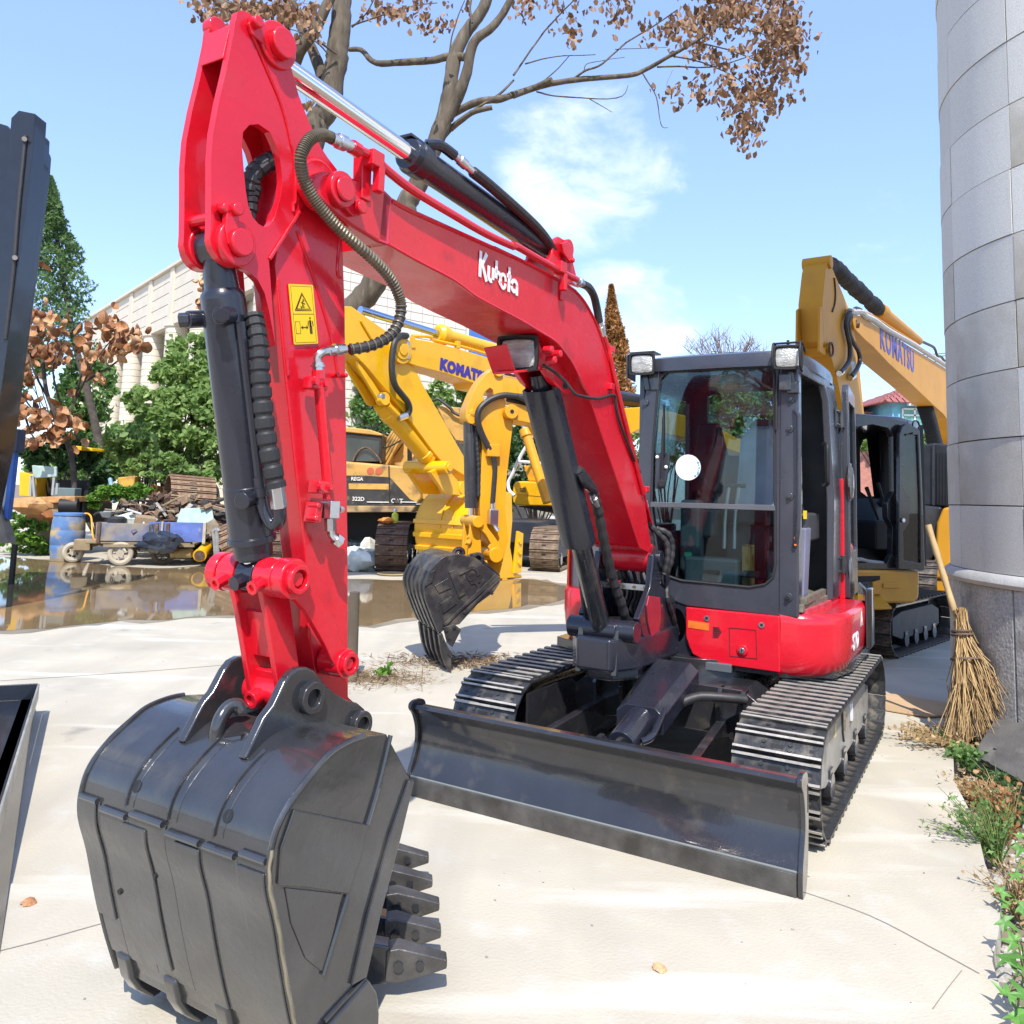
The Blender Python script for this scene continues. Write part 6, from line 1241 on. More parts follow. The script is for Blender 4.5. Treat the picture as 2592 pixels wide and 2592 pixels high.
BRC = leafmat('dead_needles', (.20,.085,.02), (.42,.20,.055), .2); DRY = leafmat('dry_straw', (.28,.18,.08), (.55,.40,.2), .2); YG = leafmat('bright_weed_leaves', (.07,.19,.02), (.20,.36,.05), .4)
def limb(mb, pts, w0, w1, n=8, k=5, jit=0):
    q = smooth(pts, k); N = len(q)
    rs = [w0+(w1-w0)*(i/(N-1)) for i in range(N)]
    if jit: q = [p+V((NZ.noise(p*3),NZ.noise(p*3+V((5,0,0))),NZ.noise(p*3+V((0,5,0)))))*jit for p in q]; rs = [r*(1+.12*NZ.noise(p*9)) for r, p in zip(rs, q)]
    mb.tube(q, rs, n)
def tree(name, label, cat, base, group=None): return root(name, label, cat, V(base), group)
B6 = T(600,0,2.76); B5 = T(1300,0,2.415)
# ---- big half-bare tree over the red boom -----------------------------------------
YD = 17.5
tb = depth(588, 1052, YD); tb.z = 0
big = tree('dead_leaf_tree', 'tall bare tree with hanging dead brown leaves above the red boom', 'tree', tb)
def pd(t, x, y, dy=0): return depth(x, y, YD+dy, t)-tb
tkm = MB(); PXM = YD/F_PX          # metres per source pixel at the tree
limb(tkm, [V((0,0,-.1)), pd(D,584,900), pd(D,578,700), pd(D,560,420,-.1), pd(B6,540,900), pd(B6,620,780), pd(B6,680,500), pd(B6,710,300), pd(B6,730,100), pd(B6,745,-150)], .36, .20, 12, 6, .03)
limb(tkm, [pd(D,578,760), pd(D,600,670,-.2), pd(D,655,598,-.4), pd(D,706,534,-.5), pd(D,762,420,-.5), pd(B6,1180,1420,-.5), pd(B6,1260,1290,-.5), pd(B6,1360,1060,-.5), pd(B6,1440,850,-.5), pd(B6,1480,650,-.5), pd(B6,1520,400,-.4), pd(B6,1600,230,-.3), pd(B6,1720,60,-.3), pd(B6,1770,-120,-.3)], .30, .11, 12, 6, .03)
limb(tkm, [pd(B6,1470,830,-.5), pd(B6,1590,560,-.7), pd(B6,1650,310,-.8), pd(B6,1760,210,-.8), pd(B6,1860,90,-.8), pd(B6,1960,-80,-.9)], .13, .07, 10, 5, .02)
limb(tkm, [pd(B6,600,560), pd(B6,520,330,.3), pd(B6,450,200,.5), pd(B6,380,0,.6)], .14, .09, 9, 5, .02); limb(tkm, [pd(B6,370,520), pd(B6,430,370,-.3), pd(B6,560,180,-.4), pd(B6,650,-20,-.4)], .14, .12, 9, 5, .02)
limb(tkm, [pd(D,560,520), pd(B6,330,650), pd(B6,370,500)], .2, .15, 8, 4)
tkm.build('trunk', BARK, big, 0, 60)
brm = MB()
BRS = [(B6,[(1600,400),(1480,398),(1380,420),(1200,432),(970,440),(870,352),(780,345)],.10,.05),(B6,[(1500,800),(1680,710),(1840,690),(1932,660),(2050,620),(2200,560)],.085,.07),
 (B5,[(0,585),(150,530),(370,490),(700,460),(800,430),(960,340),(1100,260),(1250,160),(1400,60)],.075,.025),(B6,[(1490,900),(1640,790),(1780,748)],.07,.055),(B6,[(1395,1040),(1500,900),(1700,740),(1830,660),(1932,560)],.04,.025),
 (B5,[(0,460),(190,190),(370,0)],.025,.014),(B5,[(70,390),(260,345),(500,335)],.018,.008),(B5,[(160,510),(270,420),(340,340)],.016,.008),(B5,[(140,560),(280,590),(630,600),(700,520)],.02,.008),(B5,[(460,600),(600,685)],.012,.006),
 (B5,[(370,480),(440,430),(540,390),(690,260),(870,150),(1000,60)],.03,.012),(B5,[(790,450),(870,590),(900,760),(945,780)],.016,.006),(B5,[(430,430),(450,390),(550,370),(680,350)],.012,.006),(B5,[(620,300),(800,295),(940,290)],.01,.005),
 (B5,[(880,410),(1000,405),(1200,410),(1400,360),(1560,300)],.022,.01),(B5,[(960,340),(1150,380),(1350,470),(1500,600)],.02,.008),(B5,[(1100,260),(1300,300),(1500,380),(1650,470)],.02,.008),(B5,[(1250,160),(1500,200),(1680,300)],.02,.008),
 (B6,[(800,190),(880,120),(950,10)],.022,.012),(B6,[(800,180),(1000,110),(1250,40),(1400,20)],.022,.01),(B6,[(1480,380),(1500,260),(1550,100),(1590,0)],.02,.01),(B6,[(1640,160),(1630,60),(1640,-40)],.03,.02),
 (B6,[(400,300),(330,130),(300,0)],.03,.02),(B6,[(640,380),(560,300),(450,230),(350,200)],.02,.01),(B6,[(100,60),(-60,20),(-200,-40)],.05,.03),(B6,[(560,280),(700,380)],.03,.02),(z1,[(560,110),(400,20),(330,-60)],.09,.07)]
for t, pts, w0, w1 in BRS:
    brm = MB(); limb(brm, [pd(t,x,y,-.5+.25*sin(x*.01)) for x, y in pts], w0, w1, 7, 5, .012); brm.build('branch', BARK, big, 0, 60)
rn = np.random.default_rng(11)
BL = [(B5,1350,60,330,150,300),(B5,1620,280,150,250,330),(B5,1450,560,200,170,200),(B5,1420,800,110,110,75),(B5,1000,190,270,130,110),(B5,1060,560,170,110,48),(B5,650,110,130,110,32),(B5,330,60,220,110,44),(B5,330,220,80,80,16),(B5,80,40,80,90,26),(B5,1690,120,110,200,110),(B5,1230,330,200,130,85),
 (B6,1150,60,350,80,80),(B6,1350,180,150,90,30),(z1,900,130,420,140,260),(z1,1300,190,120,180,60),(z1,420,90,200,120,60),(z1,230,60,90,120,22),(z1,480,190,70,50,10),(z1,1250,1000,50,100,8)]
lp_ = []; tw = MB()
for t, cx, cy, rx, ry, n in BL:
    k = 0
    while k < n:
        x, y = rn.normal(cx, rx*.48), rn.normal(cy, ry*.48); cl = int(rn.integers(2, 6)); dy = rn.uniform(-2, 1.5); b0_ = pd(t, x, y, dy)
        up_ = b0_+V((rn.normal(0,.15), rn.normal(0,.1), rn.uniform(.25,.6)))
        if k % 2 == 0: tw.tube([up_, (up_+b0_)/2+V((rn.normal(0,.05),0,0)), b0_], [.006,.005,.003], 4)
        for j in range(cl): lp_.append(b0_+V((rn.normal(0,.10), rn.normal(0,.10), rn.normal(0,.09))))
        k += cl*.62
tw = tw.build('twig', TWIG, big, 0, 60); tw['kind'] = 'stuff'
leaves('crown', lp_, .155, BR1, big, 3, PODP, hang=.9)
# ---- conifer with leaning bare trunk -----------------------------------------------
def conifer(name, label, base, apex, width, m, trunk_pts, n, seed, z_lo, lsize=.22, lean=.0, cat='tree'):
    t_ = tree(name, label, cat, base); r = np.random.default_rng(seed); H = apex.z-z_lo; ps = []
    for k in range(n):
        f = r.uniform(0, 1)**1.6*.99; z = apex.z-f*H; a = r.uniform(0, 2*pi); wv = width*(f**.8)*(1-.35*max(0, f-.75)*2)*(1+.75*NZ.noise(V((cos(a)*1.2, sin(a)*1.2+seed, z*1.5)))+.35*NZ.noise(V((cos(a)*3, sin(a)*3, z*3.5+seed)))); rad = wv*(.45+.55*r.uniform(0,1)**.5)
        c_ = base+(apex-base)*((z-base.z)/(apex.z-base.z)) if lean else V((apex.x, apex.y, z))
        q = V((apex.x if not lean else c_.x, apex.y, z)); q += V((cos(a)*rad, sin(a)*rad, -.15*rad)); ps.append(q-base)
    mb = MB(); limb(mb, [V(p)-base for p in trunk_pts], .15, .03, 8, 5); mb.build('trunk', BARKD, t_, 0, 60)
    leaves('crown', ps, lsize, m, t_, seed, LEAF3, hang=-.35)
    return t_
yd = 21
cb_ = depth(205, 955, yd); cb_.z = 0; ca_ = depth(95, 335, yd)
con = conifer('conifer_tree', 'dark green conifer with a leaning bare trunk at the left', cb_, ca_, 1.5, GC, [cb_, depth(196,900,yd), depth(175,780,yd), depth(140,640,yd), depth(115,500,yd), ca_], 14000, 21, depth(130,655,yd).z, .15)
yd = 30
pb_ = depth(1186, 900, yd); pb_.z = 0; pa_ = depth(1153, 540, yd)
conifer('dead_conifer_tree', 'narrow dead conifer with rusty orange needles beside the cab', pb_, pa_, 1.15, BRC, [pb_, depth(1178,800,yd), pa_], 10000, 22, 1.5, .22, lean=1)
# ---- withered broadleaf tree at the left: every big leaf is a piece of its own -----------
yd = 17.9
wb = depth(147, 952, yd); wb.z = 0
wt = tree('withered_tree', 'thin tree with big curled brown leaves in front of the conifer', 'tree', wb)
def pw_(x, y, dy=0): return depth(x, y, yd+dy)-wb
mb = MB(); limb(mb, [V((0,0,0)), pw_(138,880), pw_(112,800), pw_(88,740), pw_(78,660), pw_(60,590)], .07, .03, 8)
WBR = [[(112,800),(60,770),(30,720)],[(112,800),(140,760),(180,680),(230,620)],[(160,720),(210,690),(262,650)],[(120,780),(100,700),(120,650)],[(90,750),(60,690),(45,610)],[(140,760),(160,680),(170,650)],[(60,770),(90,810),(130,800)],[(40,760),(60,820),(85,840)],[(180,680),(165,640),(160,600)]]
for q in WBR: limb(mb, [pw_(x, y, .4*sin(x)) for x, y in q], .03, .01, 6)
mb.build('trunk', BARKD, wt, 0, 60)
def curled(k):
    rr = random.Random(k); mb = MB(); n_ = 6; rows = []
    bend = rr.uniform(1.2, 2.6); cup = rr.uniform(.4, 1.1)
    for i in range(n_):
        s_ = i/(n_-1); w_ = .36*sin(pi*min(1, .08+s_*.92))**.7; a = bend*(s_-.2); y = sin(a)/bend if bend else s_; z = -(1-cos(a))/bend
        rows.append([V((-w_, y, z-cup*w_*.8+rr.uniform(-.05,.05))), V((0, y, z+.02)), V((w_, y, z-cup*w_*.8+rr.uniform(-.05,.05)))])
    bs = [mb.add(q) for q in rows]
    for a, b in zip(bs, bs[1:]): mb.face((a, a+1, b+1, b)); mb.face((a+1, a+2, b+2, b+1))
    return mb.mesh('withered_leaf', mat('withered_leaf_%s' % 'abcd'[k], [(.40,.19,.085),(.30,.13,.05),(.50,.28,.14),(.22,.09,.04)][k], .6, var=.3, scale=8), 60)
CL = [curled(k) for k in range(4)]; rr = random.Random(4)
WB = [(95,605,45,30,22),(60,650,40,40,34),(45,720,25,50,26),(110,665,50,22,26),(165,665,20,25,14),(230,630,40,25,34),(195,605,35,20,14),(215,660,40,22,26),(40,780,25,30,16),(95,775,45,30,32),(130,800,30,20,18),(85,825,50,20,30),(160,640,14,30,8),(75,497,8,6,3),(70,590,10,10,4),(180,700,14,12,6)]
def put_leaf(par, me, p, s, rr_, name='leaf', hang=True):
    e = V((rr_.uniform(-.7,.7), rr_.uniform(-.7,.7), rr_.uniform(-1.4,-.2) if hang else rr_.uniform(-.2,.3)))
    x = e.cross(V((rr_.uniform(-1,1), rr_.uniform(-1,1), rr_.uniform(-.5,.5)))); M_ = basis(p, x, e); M_ = M_ @ Matrix.Scale(s, 4)
    return link(name, me, par, M_)
for cx, cy, rx, ry, n in WB:
    for k in range(n): put_leaf(wt, rr.choice(CL), pw_(rr.gauss(cx, rx*.55), rr.gauss(cy, ry*.55), rr.uniform(-.8,.8)), rr.uniform(.20,.36), rr)
# a few of the same leaves on a twig behind the red arm
hb = tree('withered_twig', 'hanging spray of dry leaves beside the bucket cylinder', 'branch', depth(383, 470, 6.5))
mb = MB(); o_ = depth(383, 470, 6.5); limb(mb, [V((0,0,.3)), depth(384,520,6.5)-o_, depth(386,590,6.5)-o_], .012, .005, 6); mb.build('twig', TWIG, hb)
for k in range(16): put_leaf(hb, rr.choice(CL), depth(rr.uniform(372,392), rr.uniform(490,590), 6.5+rr.uniform(-.1,.1))-o_, rr.uniform(.06,.10), rr)
# ---- green trees and bushes ------------------------------------------------------------
def bush(name, label, cat, u, v, y, parts, m, lsize, seed, trunk=True, group=None, shape=LEAFP):
    b = depth(u, v, y); b.z = 0; t_ = tree(name, label, cat, b, group); rng = np.random.default_rng(seed); P_ = []; mb = MB(); s = y/F_PX/.74537
    for cx, cy, rx, ry, nb, n in parts:
        c_ = depth(cx, cy, y+rng.uniform(-.5,.5))-b; q, cs = clumps(c_, (rx*s, min(rx,ry)*s*.8, ry*s), int(nb*1.6), int(n*1.55), rng, .27); P_.append(q)
        if trunk:
            for e in cs[::9]: limb(mb, [V((0,0,0)), V(c_)*.6+V((rng.normal(0,.1),rng.normal(0,.1),-.1)), V(e)], .03, .008, 5, 4)
    if trunk: limb(mb, [V((0,0,-.05)), V((.05,0,.5)), V((0,.05,1.2))], .09, .05, 7); mb.build('trunk', BARKD, t_, 0, 60)
    P_ = np.concatenate(P_); P_ = P_[P_[:, 2] > .02]
    leaves('crown', P_, lsize*.68, m, t_, seed, shape, hang=.25, flat=.2)
    return t_
bush('green_tree', 'light green leafy tree in front of the beige building, left of the red arm', 'tree', 330, 960, 20, [(365,690,50,70,26,1300),(390,650,35,35,10,350),(330,720,60,40,20,800),(290,760,60,35,18,700),(360,790,70,60,30,1500),(300,830,80,40,26,1100),(400,860,50,60,22,900),(410,740,40,80,20,800)], G1, .24, 31)
bush('green_tree', 'dark green undergrowth tree around the leaning conifer trunk', 'tree', 190, 960, 22, [(150,760,60,60,20,1100),(190,860,80,50,26,1500),(110,880,70,40,20,1000),(250,870,60,50,22,1100),(60,700,40,60,14,600),(170,720,50,40,14,700)], G2, .24, 32)
bush('green_bush', 'large leafy bush above the scrap heap', 'bush', 255, 960, 19.2, [(250,840,50,35,22,800),(290,800,50,30,16,600),(300,880,60,22,14,500),(370,910,40,30,12,420)], G1, .26, 33)
bush('green_bush', 'dark leafy bush in front of the wrecked cab', 'bush', 120, 960, 18.6, [(90,865,50,25,14,500),(140,850,50,30,16,600),(165,890,35,45,14,500),(70,840,25,20,8,250)], G3, .24, 34)
bush('low_weeds', 'low green weeds at the foot of the leaning trunk', 'weeds', 215, 958, 17.8, [(215,930,50,14,12,420),(175,945,30,12,8,240),(260,925,30,10,8,200)], YG, .2, 35, False)
bush('low_weeds', 'green weeds at the puddle edge, left of the blue barrel', 'weeds', 50, 1046, 17.6, [(40,1000,45,30,16,600),(80,985,22,18,8,240),(20,1035,45,14,10,300),(75,1035,22,14,8,200)], YG, .17, 36, False)
bush('green_tree', 'leafy tree seen between the red arm and the old machine', 'tree', 690, 960, 27, [(690,740,50,70,24,1500),(670,800,60,50,20,1100),(730,800,40,40,12,500)], G2, .26, 37)
bush('green_tree', 'vine covered tree below the blue lettered boom', 'tree', 850, 960, 28, [(855,755,45,45,18,1000),(880,790,50,40,14,700),(825,730,22,16,6,160),(790,800,60,40,14,700)], G1, .26, 38)
bush('green_tree', 'dark leafy tree behind the white handrail', 'tree', 1010, 970, 29, [(1000,830,60,70,26,1500),(1040,900,50,60,20,1000),(960,900,50,50,16,800),(1080,860,50,60,18,900)], G3, .28, 39)
bush('green_tree', 'sunlit green tree seen through the rear window of the red cab', 'tree', 1440, 960, 24, [(1420,770,90,50,34,2400),(1340,800,70,60,24,1500),(1490,760,60,50,20,1200),(1520,820,60,60,20,1200),(1390,860,110,60,26,1600)], G1, .24, 40)
bush('green_tree', 'green tree behind the far end of the red cab', 'tree', 1260, 960, 27, [(1250,760,50,40,18,1000),(1230,830,60,60,20,1100),(1290,790,50,60,18,1000)], G1, .26, 41)
bush('green_tree', 'small green tree below the blue house', 'tree', 1720, 960, 26, [(1700,815,40,22,16,700),(1760,830,40,24,14,600),(1640,830,60,30,16,700)], G1, .22, 42)
# bare twiggy tree behind the cab roof
yd = 34
bb = depth(1370, 930, yd); bb.z = 0; bt = tree('bare_tree', 'bare twiggy tree showing just over the red cab roof', 'tree', bb); mb = MB(); rr = random.Random(8)
limb(mb, [V((0,0,0)), depth(1370,800,yd)-bb, depth(1372,720,yd)-bb], .12, .07, 7)
for k in range(70):
    x0 = rr.uniform(1290,1440); e = depth(x0+rr.uniform(-20,20), 618+abs(x0-1360)*.28+rr.uniform(-3,24), yd+rr.uniform(-1,1))-bb; mid = depth((x0*.6+1370*.4), rr.uniform(665,700), yd)-bb
    limb(mb, [depth(1371,730,yd)-bb, mid, e], .022, .008, 4, 4)
    for j in range(3):
        p = mid.lerp(e, rr.uniform(.3,.9)); limb(mb, [p, p+V((rr.uniform(-.35,.35),0,rr.uniform(.15,.5)))], .011, .006, 3, 1)
mb.build('trunk', mat('pinkish_twigs',(.22,.15,.12),.9), bt, 0, 60)
# ================================================================= beige building
TILE = mat('beige_tile', (.62,.55,.44), .55, var=.05, scale=2); TILE2 = mat('beige_wall_tile', (.70,.645,.555), .5, var=.04, scale=1.5); GROUT = mat('tile_joint', (.36,.33,.28), .9)
BWIN = mat('dark_window', (.03,.04,.05), .12, spec=.8, var=.2); BFR = mat('blue_window_frame', (.06,.16,.42), .5); WFR = mat('white_window_frame', (.7,.7,.68), .5)
BD = Frame(-7.4, 25.0, RAD(39.5))        # local +Y runs along the left facade away from the corner; local X along the right facade
bld = root('beige_building', 'beige tiled building with round columns and blue windows behind the trees', 'building', BD)
HB = 10.6; LL, RR = 26.0, 11.6
MB().slab([(.0,0),(RR,0),(RR,12),(1.1,12),(1.1,LL),(8,LL),(8,LL+.1),(1.1,LL+.1),(1.1,.0)][:4]+[(.6,12),(.6,0)], 0, HB-.05).build('building_core', TILE2, bld, 0)
MB().slab([(2.3,0.3),(9,0.3),(9,LL),(2.3,LL)], 0, HB-.1).build('recessed_wall', TILE, bld)
# parapet band with recessed horizontal joints
nb = 5; z0, z1_ = 8.15, HB
for k in range(nb):
    a, b = z0+(z1_-z0)*k/nb, z0+(z1_-z0)*(k+1)/nb
    MB().box((.25, LL/2, (a+b)/2), (.7, LL+.6, b-a-.035)).build('parapet_course', TILE, bld)
MB().box((.6, LL/2, (z0+z1_)/2), (.9, LL+.4, z1_-z0)).build('parapet_core', GROUT, bld); MB().box((.6, LL/2, HB+.06), (1.7, LL+.8, .12)).build('coping', TILE, bld)
for k in range(9): MB().box((-.12, 1.4+k*3.1, (z0+z1_)/2), (.10, .5, z1_-z0-.02)).build('parapet_pilaster', TILE, bld, 0)
# columns clad in small tiles: stacked drums
cy_me = None
for k in range(9):
    y = 1.4+k*3.1; par = bld
    mb = MB(); pr = []
    for j in range(27): pr += [(.43, j*.3+.01), (.45, j*.3+.02), (.45, j*.3+.28), (.43, j*.3+.29)]
    pr += [(.52, 8.1), (.52, 8.16)]
    if cy_me is None: cy_me = mb.lathe(pr, 18).mesh('column', TILE, 30)
    link('column', cy_me, bld, Matrix.Translation((.2, y, 0)))
# windows between the columns: arched, with blue mullions
for k in range(8):
    y = 2.95+k*3.1
    w = MB().plate([(y-1.05,1.0),(y+1.05,1.0),(y+1.05,6.6)]+[(y+1.05*cos(RAD(a)),6.6+1.05*sin(RAD(a))) for a in range(15,166,15)]+[(y-1.05,6.6)], 2.2, 2.32).build('window', BWIN, bld)
    g = MB()
    for yy in (y-1.05,y-.35,y+.35,y+1.05): g.box((2.17,yy,3.9),(.07,.07,5.9))
    for zz in (1.0,2.6,4.2,5.8,6.7): g.box((2.17,y,zz),(.07,2.15,.08))
    g.build('window_frame', BFR if k % 2 else WFR, w)
    MB().tube([V((2.15,y+1.12*cos(RAD(a)),6.6+1.12*sin(RAD(a)))) for a in range(0,181,15)],.10,6).build('arch_trim', TILE, w)
# right facade: rows of tall tiles with open joints; nearest rows as real pieces
tile_m = MB().box((0,0,0),(.46,.03,.285)).mesh('wall_tile', TILE2, 0)
MB().box((RR/2, -.006, HB/2), (RR-.02, .012, HB-.02)).build('wall_backing', GROUT, bld)
rows = int((HB-3.4)/.30); st = MB()
for j in range(rows):
    z = HB-.16-j*.30
    for i in range(int(RR/.48)):
        x = .26+i*.48
        if 7.35 < x < 9.15 and 5.4 < z < 8.0: continue
        if j >= 9 and j < 21 and i > 2 and (i*rows+j) % 1 == 0 and len([o for o in bld.children if o.name.startswith('wall_tile')]) < 0: pass
        st.box((x, -.02, z), (.455, .026, .275))
ws = st.build('wall_tile', TILE2, bld, 0, 0); ws['kind'] = 'stuff'
bw = MB().front([(7.3,5.35),(9.15,5.35),(9.15,8.0),(7.3,8.0)], -.03, .05).build('blue_window', mat('blue_glazing',(.04,.16,.48),.2,coat=.4), bld)
for x in (7.3,9.15): MB().box((x,-.04,6.7),(.08,.06,2.7)).build('window_frame', WFR, bw)
# ---- blue house with tiled roof --------------------------------------------------------
HW = mat('blue_render', (.16,.42,.52), .8, var=.12, scale=4, bump=.3); RT_ = mat('red_roof_tile', (.30,.10,.09), .7, var=.25, scale=6)
yh = 44
def hq(x, y, dy=0): p = depth(x, y, yh+dy, RK); return p
h0 = depth(1745, 1000, yh); h0.z = 0
hs_ = root('blue_house', 'blue rendered house with a red tiled roof behind the right excavator', 'house', Frame(h0.x, yh, 0))
hx = lambda x, y, dy=0: depth(x, y, yh+dy, RK)-V((h0.x, yh, 0))
eav = hx(1010, 1520).z; xL = hx(1040, 1600).x; rid = hx(1150, 1370).z
MB().box(((xL+6)/2, 2.5, eav/2), (6-xL, 5, eav)).build('wall', HW, hs_)
rl_ = MB(); A_ = V((xL-.6,-.5,eav)); B_ = V((6.4,-.5,eav)); C_ = V((4.2,2.5,rid+.5)); D__ = V((xL+2.6,2.5,rid+.5)); E_ = V((xL-.6,5.5,eav)); F__ = V((6.4,5.5,eav))
b = rl_.add([A_,B_,C_,D__,E_,F__]); 
for f in ((0,1,2,3),(0,3,4),(1,5,2),(4,3,2,5),(0,4,5,1)): rl_.face([b+k for k in f])
roof = rl_.build('roof', RT_, hs_)
rt_me = MB()
for j in range(9):
    f = j/9; p, q = A_.lerp(D__, f), B_.lerp(C_, f); L_ = (q-p).length; nn = int(L_/.32)
    for i in range(nn):
        c_ = p.lerp(q, (i+.5)/nn); rt_me.box(c_+V((0,.05,.06)), (.25,.55,.07), Matrix.Rotation(RAD(34),3,'X'))
    p, q = E_.lerp(D__, f), A_.lerp(D__, f); L_ = (q-p).length; nn = max(1, int(L_/.32))
    for i in range(nn): rt_me.box(p.lerp(q,(i+.5)/nn)+V((-.03,0,.06)), (.5,.25,.07), Matrix.Rotation(RAD(-34),3,'Y'))
o_ = rt_me.build('roof_tile', RT_, roof, 0, 0); o_['kind'] = 'stuff'
MB().box((3.2,-.46,eav-.12),(6.8-xL,.12,.2)).build('fascia', mat('pale_fascia',(.6,.65,.65),.6), hs_)
w0, w1 = hx(1140,1590), hx(1390,1780)
wn_ = MB().box(((w0.x+w1.x)/2,-.02,(w0.z+w1.z)/2),(w1.x-w0.x,.06,w0.z-w1.z)).build('window', mat('green_pane',(.12,.30,.24),.2,var=.2), hs_)
for f in (0,.5,1): MB().box((w0.x+(w1.x-w0.x)*f,-.06,(w0.z+w1.z)/2),(.09,.06,w0.z-w1.z)).build('window_frame', WFR, wn_)
for f in (0,.35,1): MB().box(((w0.x+w1.x)/2,-.06,w0.z+(w1.z-w0.z)*f),(w1.x-w0.x,.06,.09)).build('window_frame', WFR, wn_)
lo2 = root('low_house', 'low house with a brownish red tiled roof left of the blue house', 'house', Frame(h0.x, yh+1, 0))
e1 = hx(760,1640,1).z; r1_ = hx(760,1590,1).z; xa_, xb2 = hx(640,1600,1).x, xL-.1
MB().box(((xa_+xb2)/2,3,e1/2),(xb2-xa_,4,e1)).build('wall', mat('brick_wash',(.42,.18,.14),.8,var=.2), lo2)
rfm = MB().loft([[(xa_,.6,e1),(xa_,3,r1_+.2),(xa_,5.4,e1)],[(xb2,.6,e1),(xb2,3,r1_+.2),(xb2,5.4,e1)]]).build('roof', RT_, lo2)
g = MB(); nn = int((xb2-xa_)/.35)
for i in range(nn):
    for j in range(5): g.box((xa_+.35*(i+.5), .6+2.4*(j+.5)/5, e1+(r1_+.2-e1)*(j+.5)/5+.08), (.27,.5,.08))
    g.box((xa_+.35*(i+.5),3,r1_+.34),(.3,.3,.22))
o_ = g.build('roof_tile', mat('brown_roof_tile',(.27,.115,.10),.7,var=.3,scale=5), rfm, 0, 0); o_['kind'] = 'stuff'
# ---- overhead wires -----------------------------------------------------------------------
for k, (pa, pb2, y_, t_) in enumerate((((700,1085),(1700,1035),30,RK),((700,1062),(1700,1010),30,RK),((700,1130),(1700,1090),30,RK))):
    pt = [depth(x, y, y_, t_) for x, y in (pa, ((pa[0]+pb2[0])/2, (pa[1]+pb2[1])/2+3), pb2)]; dv = (pt[2]-pt[0]); pt = [pt[0]-dv*1.5+V((0,0,.5))]+pt+[pt[2]+dv*1.5+V((0,0,.5))]
    w_ = MB().tube(smooth(pt,6), .014, 5).build('overhead_wire', BLACKM, None)
    tag(w_, ('uppermost','second','lowest')[k] and ['middle overhead wire crossing under the right boom','uppermost overhead wire crossing under the right boom','lowest overhead wire crossing under the right boom'][k], 'wire', 'overhead wires at the right')
# ================================================================= round granite pillar
GRN = mat('granite', (.62,.605,.55), .75, objvar=.10, var=.22, scale=160, bump=.10, bscale=220, dirt=[((.55,.535,.485),.5,.8,2.5)]); GRN2 = mat('granite_browner', (.55,.525,.46), .75, objvar=.10, var=.22, scale=150, bump=.10, bscale=220, dirt=[((.34,.30,.23),.48,.75,1.8)]); ROUGH = mat('rough_granite', (.44,.43,.40), .85, var=.3, scale=60, bump=.4, bscale=40, dirt=[((.62,.61,.58),.60,.70,5),((.16,.15,.13),.5,.75,3)])
PR_ = 1.58; pc = Frame(4.86+.03, 5.77, 0)
pil = root('stone_pillar', 'round pillar clad in gray granite slabs at the right edge', 'pillar', pc)
MB().tube([(0,0,0),(0,0,11.5)], PR_-.05, 64).build('pillar_core', mat('mortar',(.20,.19,.17),.95), pil)
def slabm(W_, h, r0, t, n=10):
    mb = MB(); a = W_/r0; rng_ = [-a/2+a*k/n for k in range(n+1)]
    lo = lambda r_, z: [V((r_*cos(q), r_*sin(q), z)) for q in rng_]
    o, i_ = lo(r0, 0), lo(r0-t, 0); up = V((0,0,h))
    ring_ = o+i_[::-1]
    mb.loft([ring_, [p+up for p in ring_]]); return mb
nst = 14; da = 2*pi/nst; sm_ = [slabm(2*pi*PR_/nst-.008, .452, PR_, .06).mesh('stone_slab', m_, 30) for m_ in (GRN, GRN2)]
rr = random.Random(12); zb = 1.14; a00 = math.atan2(-5.77, -4.89)
for j in range(22):
    for k in range(nst):
        a = a00+RAD(-9)+da*(k-3+.5)
        if k > 8: continue
        me_ = sm_[1] if (j == 3 or (j == 2 and k % 2) or rr.random() < .12) else sm_[0]
        o = link('stone_slab', me_, pil, Matrix.Rotation(a+rr.uniform(-.002,.002), 4, 'Z') @ Matrix.Translation((rr.uniform(-.006,.003),0,zb+j*.46)))
rg = MB(); rg.lathe([(PR_-.06,1.04),(PR_+.03,1.045),(PR_+.05,1.075),(PR_+.04,1.11),(PR_+.01,1.135),(PR_-.06,1.135)], 72); rg.build('moulding_ring', mat('pale_moulding',(.45,.44,.41),.6,var=.12,bump=.3), pil)
base_m = slabm(2*pi*PR_/9-.012, 1.05, PR_+.012, .10, 14).mesh('base_slab', ROUGH, 30)
for k in range(6): link('base_slab', base_m, pil, Matrix.Rotation(a00+2*pi/9*(k-2.45),4,'Z') @ Matrix.Translation((0,0,-.01)))
# ---- broom -----------------------------------------------------------------------------------
BAMB = mat('bamboo', (.50,.35,.17), .5, var=.18, scale=6, dirt=[((.22,.14,.08),.62,.78,8)]); STRAW = leafmat('broom_twigs', (.20,.11,.04), (.50,.34,.15), 0, .6)
bt0 = depth(1751, 990, 5.95); bt1 = depth(1812, 1190, 5.83); bf = depth(1818, 1395, 5.75); bf.z = 0.02
brm_ = root('broom', 'bamboo broom with a bushy twig head leaning on the stone pillar', 'broom', V((bf.x, bf.y, 0)))
L0 = lambda p: p-V((bf.x, bf.y, 0))
hp_ = [L0(bt0.lerp(bt1, k/12)) for k in range(13)]
mb = MB(); mb.tube(hp_, [.021 if k % 3 else .0235 for k in range(13)], 12); mb.build('handle', BAMB, brm_)
mb = MB(); rr = random.Random(6)
root_p = L0(bt1)-V((0,0,-.06)); ctr = L0(depth(1838,1340,5.68))
